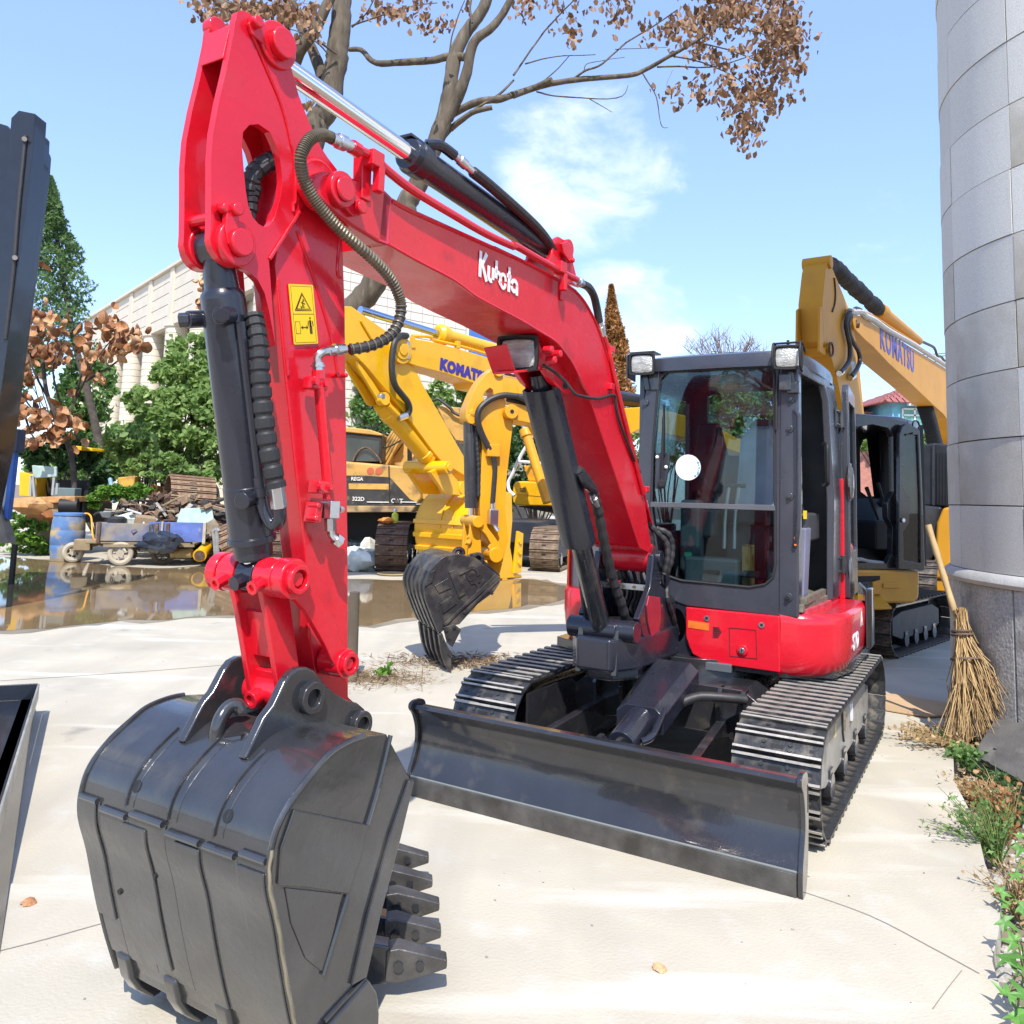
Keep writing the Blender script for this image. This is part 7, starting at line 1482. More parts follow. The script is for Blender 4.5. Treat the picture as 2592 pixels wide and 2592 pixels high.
for k in range(430):
    a = rr.uniform(0, 2*pi); r0_ = rr.uniform(0,.045); top = root_p+V((r0_*cos(a), r0_*sin(a), rr.uniform(-.02,.10)))
    f = rr.random(); low = depth(1800+98*f**.9+rr.gauss(0,5), 1395-112*max(0,f-.3)**1.1+rr.uniform(-22,14), 5.72+rr.uniform(-.2,.12)); low.z = max(low.z, .0+rr.uniform(0,.05))
    neck = root_p.lerp(L0(low), .28)+V((rr.gauss(0,.012), rr.gauss(0,.012), .0)); mid = root_p.lerp(L0(low), .6)+V((rr.gauss(.0,.025), rr.gauss(0,.03), rr.uniform(0,.05)))
    q = L0(low)+V((rr.uniform(-.12,.02) if f < .35 else rr.uniform(-.03,.06), rr.uniform(-.08,.04), 0)); q.z = max(q.z, .008)
    mb.tube([top, neck, mid, q], [.0042,.004,.003,.0016], 4, False)
mb.build('twig_head', STRAW, brm_, 0, 60)
for s_ in (.10,.14,.42):
    c_ = root_p.lerp(ctr, s_); dr_ = (ctr-root_p).normalized(); MB().ring(c_, c_+dr_*.012, .058+.1*s_, .045+.1*s_, 16).build('binding', TWIG, brm_)
# ---- leaning slab, cardboard, litter -----------------------------------------------------------
q = [depth(1932+40,1275,5.45), depth(1846,1412,5.35), depth(1838,1425,5.3)]
p0 = ground(1838,1430); p1 = ground(1960,1490); up_ = depth(1935,1275,p0.y+.62)
pl = [p0+V((0,0,.0)), p1+V((0,0,-.02)), up_+(p1-p0)*1.0, up_]
nrm_ = (pl[1]-pl[0]).cross(pl[3]-pl[0]).normalized()
o = MB().loft([pl, [p+nrm_*.025 for p in pl]]).build('dark_plate', mat('weathered_dark_plate',(.10,.095,.088),.75,var=.3,scale=5,bump=.3,dirt=[((.20,.19,.17),.55,.8,6)]), None, .004); tag(o, 'dark gray weathered plate leaning against the stone pillar', 'plate')
for a, b, r_ in ((.25,.14,.014),(.62,.88,.012),(.3,.62,.006)):
    c_ = pl[0].lerp(pl[1],a)+(pl[3]-pl[0])*b; n2 = nrm_ if nrm_.y < 0 else -nrm_; h_ = MB().tube([c_+n2*.024,c_+n2*.0275],r_,10).build('plate_hole', BLACKM, o)
cbp = [ground(*q) for q in ((1668,1342),(1668,1312),(1700,1314),(1798,1332),(1802,1352),(1750,1356))]
o = MB().slab([(p.x,p.y) for p in cbp], .006, .018).build('cardboard_sheet', mat('cardboard',(.46,.31,.17),.85,var=.1,scale=3), None, .002); tag(o, 'flat brown cardboard sheet lying behind the right track', 'cardboard')
# ================================================================= plants and rubble along the slab edge
STN = mat('rubble_stone', (.42,.39,.34), .9, var=.25, scale=8, bump=.6)
rr = random.Random(15); edgeP = [V((x,y,0)) for x,y in edge]
def edge_at(f):
    k = f*(len(edgeP)-1); i = min(int(k), len(edgeP)-2); return edgeP[i].lerp(edgeP[i+1], k-i)
stones = [MB().ball((0,0,0),1,7,5,(1,.8,.55),.25,random.Random(k)).mesh('rubble_stone', STN, 25) for k in range(4)]
SL = ['pale rubble stone in the dirt strip, nearest the leaning plate','pale rubble stone beside the dry weeds','flat rubble stone below the bushy weed','white chunk of rubble under the lobed leaves','gray chunk of rubble near the bottom right corner','small rubble stone beside the slab edge at bottom right']
for k, (u, v, s_) in enumerate(((1870,1462,.07),(1905,1440,.06),(1893,1668,.07),(1884,1845,.06),(1880,1890,.07),(1895,1720,.06))):
    p = ground(u, v, D, -.10); o = link('rubble_stone', stones[k % 4], None, Matrix.Translation(p) @ Matrix.Rotation(k*1.3,4,'Z') @ Matrix.Scale(s_,4)); tag(o, SL[k], 'stone', 'rubble along the slab edge')
g = MB(); 
for k in range(900):
    e = edge_at(rr.uniform(.05,.80)); p = e+V((abs(rr.gauss(0,.35))+.02, rr.gauss(0,.1), -.12)); g.ball(p, rr.uniform(.006,.024), 5, 3, (1,1,.6), .25, rr)
o = g.build('rubble', STN, None, 0, 0); tag(o, kind='stuff')
def weed(label, u, v, n, h, w_, m, stemm, ls, seed, z=-.12, cat='weed', lean=(-.2,0), shape=LEAFP):
    p = ground(u, v, D, z); t_ = tree('weed', label, cat, p); r = random.Random(seed); rng = np.random.default_rng(seed); mb = MB(); P_ = []
    for k in range(n):
        a = r.uniform(0, 2*pi); d_ = r.uniform(.2,1)*w_; e = V((cos(a)*d_+lean[0]*h, sin(a)*d_+lean[1]*h, h*r.uniform(.45,1))); mid = e*.5+V((0,0,h*.12))
        mb.tube(smooth([V((0,0,0)), mid, e],3), [.004,.0036,.0033,.003,.0025,.002,.0015], 4, False)
        for j in range(9): P_.append(V((0,0,0)).lerp(mid, .5+j*.05) if j < 3 else mid.lerp(e, (j-2)/6)); P_[-1] = P_[-1]+V((r.gauss(0,.02), r.gauss(0,.02), r.gauss(0,.015)))
    mb.build('stem', stemm, t_, 0, 60); leaves('foliage', P_, ls, m, t_, seed, shape, hang=.1)
GS = mat('green_stem', (.14,.20,.05), .7); DS = mat('dry_stem', (.36,.25,.12), .8)
weed('feathery gray green weed overhanging the slab edge', 1885, 1640, 46, .34, .22, G2, GS, .035, 51, lean=(-.35,.1), shape=LEAF3)
weed('rusty brown dry seed head beside the gray green weed', 1905, 1600, 60, .36, .14, leafmat('rusty_seed',(.28,.13,.05),(.45,.25,.10)), DS, .028, 52)
weed('low green weed in front of the broom head', 1825, 1448, 26, .14, .12, G2, GS, .04, 53, z=-.05)
weed('dry straw tuft left of the broom head', 1810, 1408, 60, .10, .34, DRY, DS, .03, 54, z=0, lean=(-1.6,0))
weed('dry brown weed mat beside the slab edge', 1850, 1520, 120, .14, .2, DRY, DS, .02, 55)
weed('pale green weed left of the leaning plate foot', 1885, 1500, 36, .16, .16, G3, GS, .03, 56)
weed('green weed next to the brown weed mat', 1915, 1560, 30, .2, .16, G3, GS, .035, 57)
weed('thin green sprout at the foot of the leaning plate', 1895, 1455, 16, .16, .08, YG, GS, .04, 58)
weed('green sprig on the concrete near the broom', 1785, 1402, 8, .07, .06, G2, GS, .03, 59, z=0)
weed('dry twiggy weed behind the lobed leaves', 1925, 1740, 40, .22, .16, DRY, DS, .022, 61)
# lobed bright leaves: each leaf a piece of its own
def lobed(k):
    r = random.Random(k); pts = []; lobes = 5
    for i in range(lobes):
        a = RAD(-35+i*62.5+r.uniform(-6,6)); L_ = (.62,.85,1,.85,.62)[i]*r.uniform(.9,1.08)
        pts += [(cos(a-.36)*.34, sin(a-.36)*.34), (cos(a-.14)*L_*.72, sin(a-.14)*L_*.72), (cos(a)*L_, sin(a)*L_), (cos(a+.14)*L_*.72, sin(a+.14)*L_*.72)]
    mb = MB(); pts += [(-.32,-.02),(0,-.12)]; z = lambda x, y: .10*abs(math.sin(3*math.atan2(y,x+1e-6)))-.22*(x*x+y*y)
    b = mb.add([(x, y, z(x,y)) for x, y in pts]+[(0,.08,0)]); n_ = len(pts)
    for i in range(n_): mb.face((b+i, b+(i+1) % n_, b+n_))
    return mb.mesh('lobed_leaf', LOB[k % 2], 60)
LOB = [mat('lobed_leaf_green', (.075,.19,.03), .5, var=.15, scale=5), mat('lobed_leaf_light', (.10,.235,.04), .5, var=.15, scale=5)]
LL_ = [lobed(k) for k in range(4)]; rr = random.Random(22)
def lobed_plant(label, u, v, spots, seed):
    p = ground(u, v, D, -.12); t_ = tree('leafy_plant', label, 'plant', p); mb = MB()
    for (x, y, s_) in spots:
        zz = rr.uniform(.02,.12); q = ground(x, y, D, zz)-p
        e = V((rr.uniform(-.5,.3), -.35+rr.uniform(-.4,.4), .9)); xx = e.cross(V((rr.uniform(-1,1),rr.uniform(-1,1),rr.uniform(-1,1)))); M_ = basis(q, xx, e.cross(xx)*-1); 
        if (M_ @ V((0,0,1,0))).z < 0: M_ = M_ @ Matrix.Rotation(pi,4,'Y')
        link('leaf', rr.choice(LL_), t_, M_ @ Matrix.Scale(s_*1.15,4)); mb.tube(smooth([V((0,0,0)), q*.5+V((.02,.02,.05)), q],3), .0035, 5, False)
    mb.build('stem', GS, t_, 0, 60)
lobed_plant('plant with big bright lobed leaves, lowest at the right edge', 1935, 1860, [(1893,1738,.05),(1915,1775,.05),(1904,1806,.065),(1930,1835,.075),(1900,1880,.055),(1918,1915,.07),(1938,1880,.06)], 1)
lobed_plant('plant with lobed leaves in the middle of the right edge strip', 1930, 1750, [(1888,1685,.042),(1898,1706,.045),(1926,1712,.05),(1928,1660,.045)], 2)
lobed_plant('small lobed plant next to the gray green weed', 1935, 1640, [(1925,1600,.05),(1930,1580,.045),(1932,1630,.05),(1915,1650,.04)], 3)
# ---- fallen leaves -----------------------------------------------------------------------------
for (u, v, s_, lab) in ((56,1700,.09,'crumpled orange leaf lying on the concrete at the left'),(1236,1819,.075,'dry brown leaf lying on the concrete in front of the blade')):
    p = ground(u, v); o = link('fallen_leaf', CL[0 if u < 100 else 2], None, Matrix.Translation(p+V((0,-.03,.022))) @ Matrix.Rotation(u,4,'Z') @ Matrix.Rotation(.2,4,'X') @ Matrix.Scale(s_,4)); tag(o, lab, 'leaf')
g = MB(); rr = random.Random(30)
for k in range(90):
    u, v = rr.uniform(-50,1850), rr.uniform(1180,1900); p = ground(u, v); s_ = rr.uniform(.002,.006); g.ball(p+V((0,0,s_*.3)), s_, 5, 3, (1,1,.6), .3, rr)
o = g.build('grit', mat('grit_gray',(.25,.23,.2),.9,var=.4), None, 0, 0); tag(o, kind='stuff')
# stump with dry grass
sp = ground(661, 1284); stt = root('tree_stump', 'cut tree stump with dry grass round it, right of the red arm', 'stump', sp)
MB().lathe([(.075,0),(.055,.1),(.048,.4),(.042,.72),(.0,.73)],12).build('stump', BARK, stt, 0, 60)
rng = np.random.default_rng(3); P_ = [V((abs(rng.normal(.25,.22)), rng.normal(.05,.16), abs(rng.normal(0,.03)))) for k in range(700)]; leaves('dry_grass', P_, .10, leafmat('dry_grass_brown',(.16,.09,.04),(.34,.24,.12),.1), stt, 5, [(0,-.5,0),(.03,0,.02),(0,.5,0),(-.03,0,.02)], flat=.6)['kind'] = 'stuff'
leaves('green_sprout', [V((.28+rng.normal(0,.04), rng.normal(0,.04), .06+abs(rng.normal(0,.03)))) for k in range(30)], .06, YG, stt, 6)
mt2 = ground(880, 1252); o = leaves('twig_litter', [mt2+V((rng.normal(.0,.35), rng.normal(0,.16), abs(rng.normal(0,.02))+.01)) for k in range(900)], .09, leafmat('litter_brown',(.10,.06,.035),(.32,.22,.12),.05), None, 7, [(0,-.5,0),(.06,0,.03),(0,.5,0),(-.06,0,.03)], flat=.6); tag(o, kind='stuff')
# ================================================================= barrel, cart and scrap beyond the puddle
A4 = T(0,1080,4.83); A5 = T(350,1150,6.44)
DRUM = mat('muddy_blue_drum', (.10,.19,.38), .6, var=.2, scale=3, bump=.2, dirt=[((.42,.30,.12), .50, .62, 3.4), ((.30,.26,.18), .48, .62, 2.0)])
MUDM = mat('dried_mud', (.26,.20,.12), .9, var=.2, scale=5)
bp = ground(166, 1420, T(0,0,1)); bar = root('plastic_barrel', 'blue plastic barrel caked with yellow mud standing at the puddle edge', 'barrel', V((bp.x, bp.y, 0)))
pr = [(.255,0),(.27,.015),(.275,.05),(.298,.25),(.300,.30),(.296,.312),(.296,.332),(.303,.345),(.308,.52),(.303,.60),(.298,.612),(.298,.630),(.301,.645),(.290,.80),(.272,.90),(.265,.93)]
pr = [(r*1.02, z*1.0) for r, z in pr]
MB().lathe(pr, 32).build('drum', DRUM, bar, 0, 40)
MB().ring((0,0,.90),(0,0,.955),.295,.255,32).build('rim', mat('blue_rim',(.09,.20,.42),.5,var=.2), bar, .008)
MB().lathe([(.262,.002),(.279,.008),(.284,.10),(.303,.26),(.304,.27),(.29,.28)][:5]+[(.2,.27)],32).build('mud_coat', MUDM, bar, 0, 40)
hz = smooth([depth(*q) for q in ((1035,1062,bp.y,A4),(1080,1066,bp.y,A4),(1115,1110,bp.y-.1,A4),(1125,1230,bp.y-.2,A4),(1135,1330,bp.y-.3,A4),(1160,1385,bp.y-.3,A4),(1210,1350,bp.y-.4,A4),(1250,1280,bp.y-.5,A4),(1330,1250,bp.y-.5,A4))], 5)
o = MB().tube(hz, .017, 8).build('hose', mat('yellow_hose',(.75,.34,.03),.45), None); tag(o, 'yellow hose hanging from the blue barrel to the cart', 'hose')
# cart
WOODM = mat('muddy_cart_blue', (.14,.15,.21), .7, var=.4, scale=4, dirt=[((.28,.24,.19),.46,.62,3)]); BLU = mat('cart_blue', (.10,.15,.40), .6, var=.25, scale=5, dirt=[((.30,.28,.26),.6,.75,6)])
MUDW = mat('muddy_wheel', (.42,.37,.28), .85, var=.15); 
w1_ = ground(*A4(1460,1700), T(0,0,1)); w2_ = ground(*A5(360,1820), T(0,0,1)); w0_ = ground(*A4(1175,1610), T(0,0,1))
CTF = Frame(w1_.x, w1_.y, math.atan2(w2_.y-w1_.y, w2_.x-w1_.x)); cart = root('hand_cart', 'low blue hand cart on three wheels loaded with junk beside the barrel', 'cart', CTF)
Lc_ = (w2_-w1_).length; rw = .235
def wheel(x, y, r, name='wheel'):
    h = MB().tube([(x,y-.03,r),(x,y+.03,r)], r*.3, 14).build(name, MUDW, cart)
    tr_ = MB(); tr_.loft([[V((x+(r-.05+.05*cos(b))*cos(a), y+.045*sin(b), r+(r-.05+.05*cos(b))*sin(a))) for b in [2*pi*k/8 for k in range(8)]] for a in [2*pi*k/24 for k in range(25)]], caps=False); tr_.build('tyre', MUDW, h)
    for k in range(6):
        a = pi*k/3+.3; MB().bar((x,y,r),(x+(r-.06)*cos(a),y,r+(r-.06)*sin(a)),.025,.02,(0,1,0)).build('spoke', MUDW, h)
wheel(0, 0, rw); MUDW, _mw = mat('dark_wheel',(.13,.10,.07),.8,var=.3), MUDW; wheel(Lc_, .25, rw); MUDW = _mw; wheel(-.95, .6, .2)
MB().box((Lc_*.5-.05,.35,.44),(Lc_+1.15,.75,.05)).build('bed', MUDM, cart, .01)
MB().box((.15,-.03,.64),(1.05,.03,.34)).build('side_board', WOODM, cart, .006); MB().box((Lc_*.5+.62,-.03,.66),(1.02,.03,.38)).build('side_board', BLU, cart, .006); MB().box((Lc_*.5-.05,.72,.62),(Lc_+1.1,.03,.34)).build('side_board', WOODM, cart, .006)
for x in (.62,.82,-.40): MB().box((x,-.06,.63),(.06,.05,.40)).build('stake', RUST, cart, .004)
MB().plate([(-.10,.44),(-.10,.86),(.06,.86),(.06,.44)], Lc_*.5+1.10, Lc_*.5+1.16).build('end_bracket', MUDW, cart, .01); MB().plate([(-.10,.44),(-.10,.86),(.0,.86),(.0,.44)], .70,.74).build('end_bracket', MUDW, cart, .01)
for z in (.6,.7): MB().tube([(Lc_*.5+1.16,-.05,z),(Lc_*.5+1.17,-.05,z)],.03,10).build('bracket_hole', BLACKM, cart)
MB().bar((-.3,-.05,.38),(Lc_+.6,-.05,.40),.05,.05).build('axle_beam', MUDM, cart); MB().bar((-.95,.5,.25),(-.2,.4,.45),.10,.06).build('draw_bar', MUDM, cart); MB().box((-.75,.45,.36),(.30,.25,.22)).build('front_box', MUDM, cart, .02)
def junk(name, label, cat, mesh_o): tag(mesh_o, label, cat); return mesh_o
def q4(x, y, dy=0): return depth(x, y, w1_.y+.15+dy, A4)
def q5(x, y, dy=0): return depth(x, y, w2_.y+.15+dy, A5)
def crumple(c, r3, m, name, seed, n=16, jit=.3, sm=30):
    r = random.Random(seed); mb = MB(); mb.ball((0,0,0), 1, n, n//2, (1,1,1), jit, r); mb.v = [V((v.x*r3[0]*(1+.35*NZ.noise(v*2.2+V((seed,0,0)))), v.y*r3[1], v.z*r3[2]*(1+.3*NZ.noise(v*2.5+V((0,seed,0)))))) for v in mb.v]
    o = mb.build(name, m, None, 0, sm); o.location = c; return o
BAGB = mat('black_plastic', (.02,.025,.04), .18, var=.3, coat=.5, bump=.5, bscale=20); BAGC = mat('clear_plastic', (.55,.60,.57), .25, var=.25, coat=.4, bump=.4, bscale=15)
junk('', 'black plastic bags crammed in the open side of the cart', 'plastic bag', crumple(q5(330,1440,-.25), (.42,.16,.20), BAGB, 'plastic_bag', 3, 18, .22))
junk('', 'black wire basket on the left end of the cart', 'basket', MB().lathe([(.14,0),(.17,.05),(.17,.28),(.12,.32)],14).build('basket', mat('black_mesh',(.025,.025,.027),.6,bump=.8,bscale=30), None, 0)).location = q4(1420,1300,0)
bx_ = MB().box((0,0,0),(.36,.30,.30)).build('carton', mat('brown_box',(.30,.21,.13),.8,var=.15), None, .006); bx_.location = q4(1765,1190,.1); bx_.rotation_euler = (.15,.1,.5); tag(bx_, 'brown metal box tilted on top of the cart load', 'box')
o = MB().box((0,0,0),(.03,.006,.10)).build('box_label', WHITE, bx_); o.location = (-.03,-.154,.02)
for k, (x, y, sx, sy, sz, col, lab, nm, cat) in enumerate(((1505,1110,.34,.22,.05,(.55,.60,.60),'pale gray printed panel lying on the cart junk','scrap_sheet','panel'),(1620,1140,.22,.15,.12,(.50,.52,.46),'creased cream plastic shell on the cart junk','plastic_shell','scrap'),(1640,1040,.26,.14,.04,(.66,.68,.68),'white plate tilted at the back of the cart','scrap_sheet','panel'),(1600,1220,.30,.2,.08,(.62,.62,.60),'crumpled white sheet beside the brown box','crumpled_sheet','sheet'),(1540,1240,.26,.16,.06,(.50,.25,.22),'pinkish cloth in the cart','cloth','cloth'),(1640,1300,.34,.1,.08,(.10,.09,.13),'dark purple panel leaning on the cart side','scrap_sheet','panel'))):
    o = MB().box((0,0,0),(sx,sy,sz)).build(nm, mat('junk_%s' % 'abcdef'[k], col, .6, var=.25, scale=12), None, .01); o.location = q4(x,y,.25-.05*k); o.rotation_euler = (.5-.2*k, .3*((k % 3)-1), .4*k); tag(o, lab, cat)
hb_ = root('scooter_handlebar', 'gray scooter handlebar and dashboard sticking up behind the cart', 'handlebar', V((q4(1320,1300,.5).x, w1_.y+.65, 0)))
o0 = hb_.location; hl_ = lambda x, y: depth(x, y, o0.y, A4)-o0
MB().loft([[hl_(1230,1040)+V((0,d_,0)) for d_ in (-.08,.08)]+[hl_(1260,1110)+V((0,d_,0)) for d_ in (.06,-.06)],[hl_(1390,1035)+V((0,d_,0)) for d_ in (-.1,.1)]+[hl_(1370,1130)+V((0,d_,0)) for d_ in (.07,-.07)]]).build('dash', mat('gray_plastic',(.13,.14,.14),.5,var=.2), hb_, .02)
MB().tube(smooth([hl_(1150,1085),hl_(1210,1050),hl_(1330,1060),hl_(1440,1060),hl_(1500,1045)],4),.025,8).build('handlebar', HOSEB, hb_); MB().tube([hl_(1310,1110),hl_(1300,1250),hl_(1290,1420)],.05,8).build('stem', BLACKM, hb_); MB().box(hl_(1320,1052),(.22,.14,.03),Matrix.Rotation(.3,3,'X')).build('gauge', mat('gauge_gray',(.35,.38,.37),.3),hb_)
# scrap heap right of the cart
def scrap_track(label, c, yaw, tilt, ax_, rx, rz, w, n, seed, m=RUST, flat=1):
    """loose track loop lying about: its shoes are its pieces"""
    t_ = root('scrap_track', label, 'scrap track', V(c)); R_ = Matrix.Rotation(yaw,4,'Z') @ Matrix.Rotation(tilt,4,'Y'); me = shoe_mesh(w, 2*pi*(rx+rz)/2/n*1.02, .03, True, (m, m))
    for k in range(n):
        a = 2*pi*k/n; y, z = rx*cos(a), rz*sin(a); ta = math.atan2(rz*cos(a), -rx*sin(a))
        link('track_shoe', me, t_, R_ @ Matrix.Translation((0,y,z)) @ Matrix.Rotation(ta+pi,4,'X'))
    return t_
RUST2 = mat('tan_rusty_shoe', (.25,.16,.10), .8, var=.3, scale=8, bump=.4, dirt=[((.14,.08,.05),.5,.75,9),((.36,.28,.2),.58,.75,14)])
sc1 = q5(800,900,2.2); scrap_track('large rusty track loop standing on end, black inside', (sc1.x, sc1.y, sc1.z), .55, .05, 0, .62, .72, .95, 26, 1, RUST2)
o = MB().tube([(.0,0,0),(.72,.42,0)],.55,20).build('hollow_shade', BLACKM, None); o.location = (sc1.x-.35, sc1.y-.1, sc1.z); o.location += V((0.05,.25,0)); tag(o, 'black filler standing for the shade inside the large rusty track loop', 'scrap')  # solid black cylinder stands for the shade in the loop's hollow
sc2 = q5(1550,1440,.5); scrap_track('tan rusty coiled track lying on its side, right end of the scrap heap', (sc2.x, sc2.y, .42), .5, -.45, 0, .42, .40, .62, 20, 2, RUST2)
sc3 = q5(1250,1420,.9); scrap_track('brown track loop half buried behind the yellow cylinder', (sc3.x, sc3.y, .45), .75, .1, 0, .5, .42, .7, 20, 3, RUST)
o = MB().prism([(-.1,0),(.0,.75),(.62,.80),(.70,.55),(.5,.1)], lambda p,t:(p[0],t+p[1]*.25,p[1]), 0, .03).build('sheet_metal', mat('pale_green_sheet',(.36,.50,.44),.6,var=.15,scale=6), None, .004); p = q5(600,1330,.3); o.location = (p.x, p.y, .35); tag(o, 'pale green sheet metal panel leaning on the scrap heap', 'panel')
p = q5(1230,1150,.7); o = MB().loft([smooth([V((x*1.0, d_, z)) for x, z in ((-.75,-.42),(-.5,-.2),(-.1,.05),(.3,.10),(.62,-.02),(.66,-.35))],3) for d_ in (0,.3,.6)], caps=False, closed=False).build('bent_sheet', mat('dark_slate_sheet',(.085,.09,.10),.5,var=.3,scale=4), None); o.location = p; tag(o, 'bent slate gray sheet arched over the scrap heap', 'sheet metal')
p = q5(920,1380,.3); o = MB().prism([(-.65,-.25),(.35,.42),(.45,.30),(.48,.18),(-.4,-.42)], lambda p_,t:(p_[0],t,p_[1]), 0, .05, [circ((-.2,-.08),.04,8),circ((.12,.13),.05,8)]).build('perforated_plate', mat('rusty_beige_plate',(.30,.24,.17),.8,var=.3,scale=6,bump=.4), None, .005); o.location = p; tag(o, 'perforated rusty plate propped diagonally in the scrap heap', 'plate')
cyl_ = root('yellow_cylinder', 'short bright yellow cylinder on the ground in front of the scrap', 'cylinder', V((q5(1060,1600,-.1).x, w2_.y+.1, 0)))
p0_, p1_ = q5(1000,1650,-.2)-cyl_.location, q5(1110,1520,.3)-cyl_.location
MB().tube([p0_,p0_.lerp(p1_,.1),p0_.lerp(p1_,.11),p1_],[.13,.13,.115,.115],18).build('tube', YEL, cyl_, .005); MB().tube([p0_-(p1_-p0_)*.03,p0_],.10,16).build('end_cap', RUST, cyl_)
o = MB().tube([q5(540,1620,.1),q5(880,1610,.1)],.09,14).build('dirty_cylinder', mat('dirty_yellow_tube',(.42,.30,.12),.7,var=.35,scale=6), None, .01); tag(o, 'dirty yellowish cylinder lying flat beside the cart wheel', 'cylinder')
st_ = root('bent_bracket', 'bent gray metal bracket standing like a stool in the scrap', 'bracket', V((q5(1260,1680,0).x, w2_.y+.15, 0))); bl_ = lambda x,y: q5(x,y,0)-st_.location
for pts in (((1260,1680),(1240,1400),(1220,1270),(1290,1210)),((1300,1650),(1290,1400),(1280,1230),(1320,1250))): MB().tube(smooth([bl_(*q) for q in pts],4),.035,6).build('leg', mat('gray_steel_strip',(.25,.25,.24),.6,var=.3) if 'gray_steel_strip' not in MATS else MATS['gray_steel_strip'], st_)
# heap of loose odds and ends
rr = random.Random(41); g = MB()
for k in range(230):
    x, y = rr.uniform(-330,1700), rr.gauss(1100,230); y = min(max(y, 700), 1560); p = q5(x, y, rr.uniform(.6,2.6)); s_ = rr.uniform(.05,.28)
    g.mat(rr.randrange(5)).box(p, (s_*rr.uniform(.6,2.6), s_*rr.uniform(.3,1), s_*rr.uniform(.15,.6)), Matrix.Rotation(rr.uniform(-1,1),3,'X') @ Matrix.Rotation(rr.uniform(-.9,.9),3,'Y') @ Matrix.Rotation(rr.uniform(-2,2),3,'Z'))
for k in range(26): 
    p = q5(rr.uniform(-250,1600), rr.uniform(800,1350), rr.uniform(.5,2)); q = p+V((rr.uniform(-.9,.9), rr.uniform(-.2,.2), rr.uniform(-.35,.35))); g.mat(rr.randrange(5)).tube([p,(p+q)/2+V((0,0,.06)),q], rr.uniform(.012,.035), 6)
o = g.build('scrap_heap', [RUST,RUST2,MUDM,mat('scrap_dark',(.05,.045,.04),.7,var=.4),mat('scrap_gray',(.30,.28,.25),.7,var=.3)], None, 0, 0); tag(o, kind='stuff')
bk_ = q5(250,600,3.2); o = MB().loft([smooth([V((x,d_,z)) for x,z in ((-1.3,.3),(-.5,.55),(.6,.40),(1.3,.0),(1.5,-.5))],3) for d_ in (0,.5,1.0)], caps=False, closed=False).build('rusty_shroud', mat('orange_rust',(.32,.13,.05),.85,var=.35,scale=5,bump=.4,dirt=[((.12,.07,.04),.5,.7,6)]), None); o.location = (bk_.x, bk_.y, bk_.z-.3); tag(o, 'rusty brown curved shroud on top of the scrap heap', 'scrap')
sp_ = MB().box((0,0,0),(.35,.05,.28)).build('orange_plate', MATS['orange_rust'], None, .004); sp_.location = q5(285,600,3.0); sp_.rotation_euler=(.3,.2,.1); tag(sp_, 'small orange rusty plate on the shroud', 'plate')
o = MB().tube([q4(1480,950,1.8),q4(1765,725,1.9)],.03,6).build('wooden_pole', BAMB, None); tag(o, 'thin pole propped diagonally against the scrap heap', 'pole')
o = MB().tube([q4(1345,640,2),q4(1400,920,1.6)],.045,8).build('blue_pipe', mat('faded_blue_pipe',(.20,.33,.42),.5,var=.2), None); tag(o, 'faded blue pipe standing beside the leaning trunk', 'pipe')
yb_ = MB().prism([(q4(*q,2.6).x, q4(*q,2.6).z) for q in ((1430,620),(1650,600),(1625,840),(1560,850),(1450,760))], lambda p,t:(p[0],t,p[1]), w1_.y+2.75, w1_.y+3.1).build('yellow_hood', mat('old_hood_yellow',(.60,.36,.06),.5,var=.2,scale=4,dirt=[((.35,.16,.07),.5,.65,3)]), None, .03); tag(yb_, 'yellow dented engine hood behind the leaning trunk', 'hood')
# wrecked excavator cab at the left
wk = root('wrecked_excavator', 'wrecked rusty yellow excavator body with an empty cab behind the barrel', 'excavator', V((q4(520,950,1.6).x, w1_.y+1.8, 0)))
def wq(pts, dy=0): return [((depth(x,y,wk.location.y+dy,A4)-wk.location).x, (depth(x,y,wk.location.y+dy,A4)-wk.location).z) for x, y in pts]
WY = mat('wreck_yellow', (.78,.45,.01), .45, var=.15, scale=3); WO = mat('wreck_orange', (.46,.24,.09), .75, var=.3, scale=5, dirt=[((.20,.10,.05),.52,.7,6)])
MB().front(wq([(165,545),(390,590),(380,690),(350,860),(165,850)]),.2,1.0).build('yellow_panel', WY, wk, .02)
MB().front(wq([(385,470),(690,490),(690,615),(440,630),(400,620)]),0,.06).build('roof_panel', mat('pale_teal_panel',(.33,.42,.38),.5,var=.2), wk, .02)
for a in (((400,600),(420,860)),((660,620),(640,840)),((700,690),(690,830)),((380,600),(370,850))): MB().bar(*[V((*wq([q])[0][:1],.02,wq([q])[0][1])) for q in a],.05,.06,(0,1,0)).build('cab_post', mat('post_gray',(.30,.31,.30),.6) if 'post_gray' not in MATS else MATS['post_gray'], wk)
MB().front(wq([(430,640),(930,650),(930,850),(430,850)]),.5,.55).build('dark_interior', BLACKM, wk)
MB().box((V((wq([(770,810)])[0][0],.15,wq([(770,810)])[0][1]))),(.5,.3,.22)).build('seat_box', mat('slate_seat',(.12,.16,.16),.6), wk, .02)
MB().front(wq([(340,860),(930,850),(930,920),(690,935),(340,930)]),-.05,1.6).build('floor_beam', WO, wk, .02)
MB().front(wq([(150,930),(930,930),(930,1180),(150,1150)]),.3,1.6).build('underside', BLACKM, wk)
MB().tube([V((wq([(730,970)])[0][0],.0,wq([(730,970)])[0][1])),V((wq([(930,970)])[0][0],.1,wq([(930,970)])[0][1]))],.17,14).build('roller', BLACKM, wk, .01)
yl_ = MB().front(wq([(900,230),(1120,260),(1130,300),(920,290)],.8),.8,1.6).build('cab_roof', WY, wk, .02)
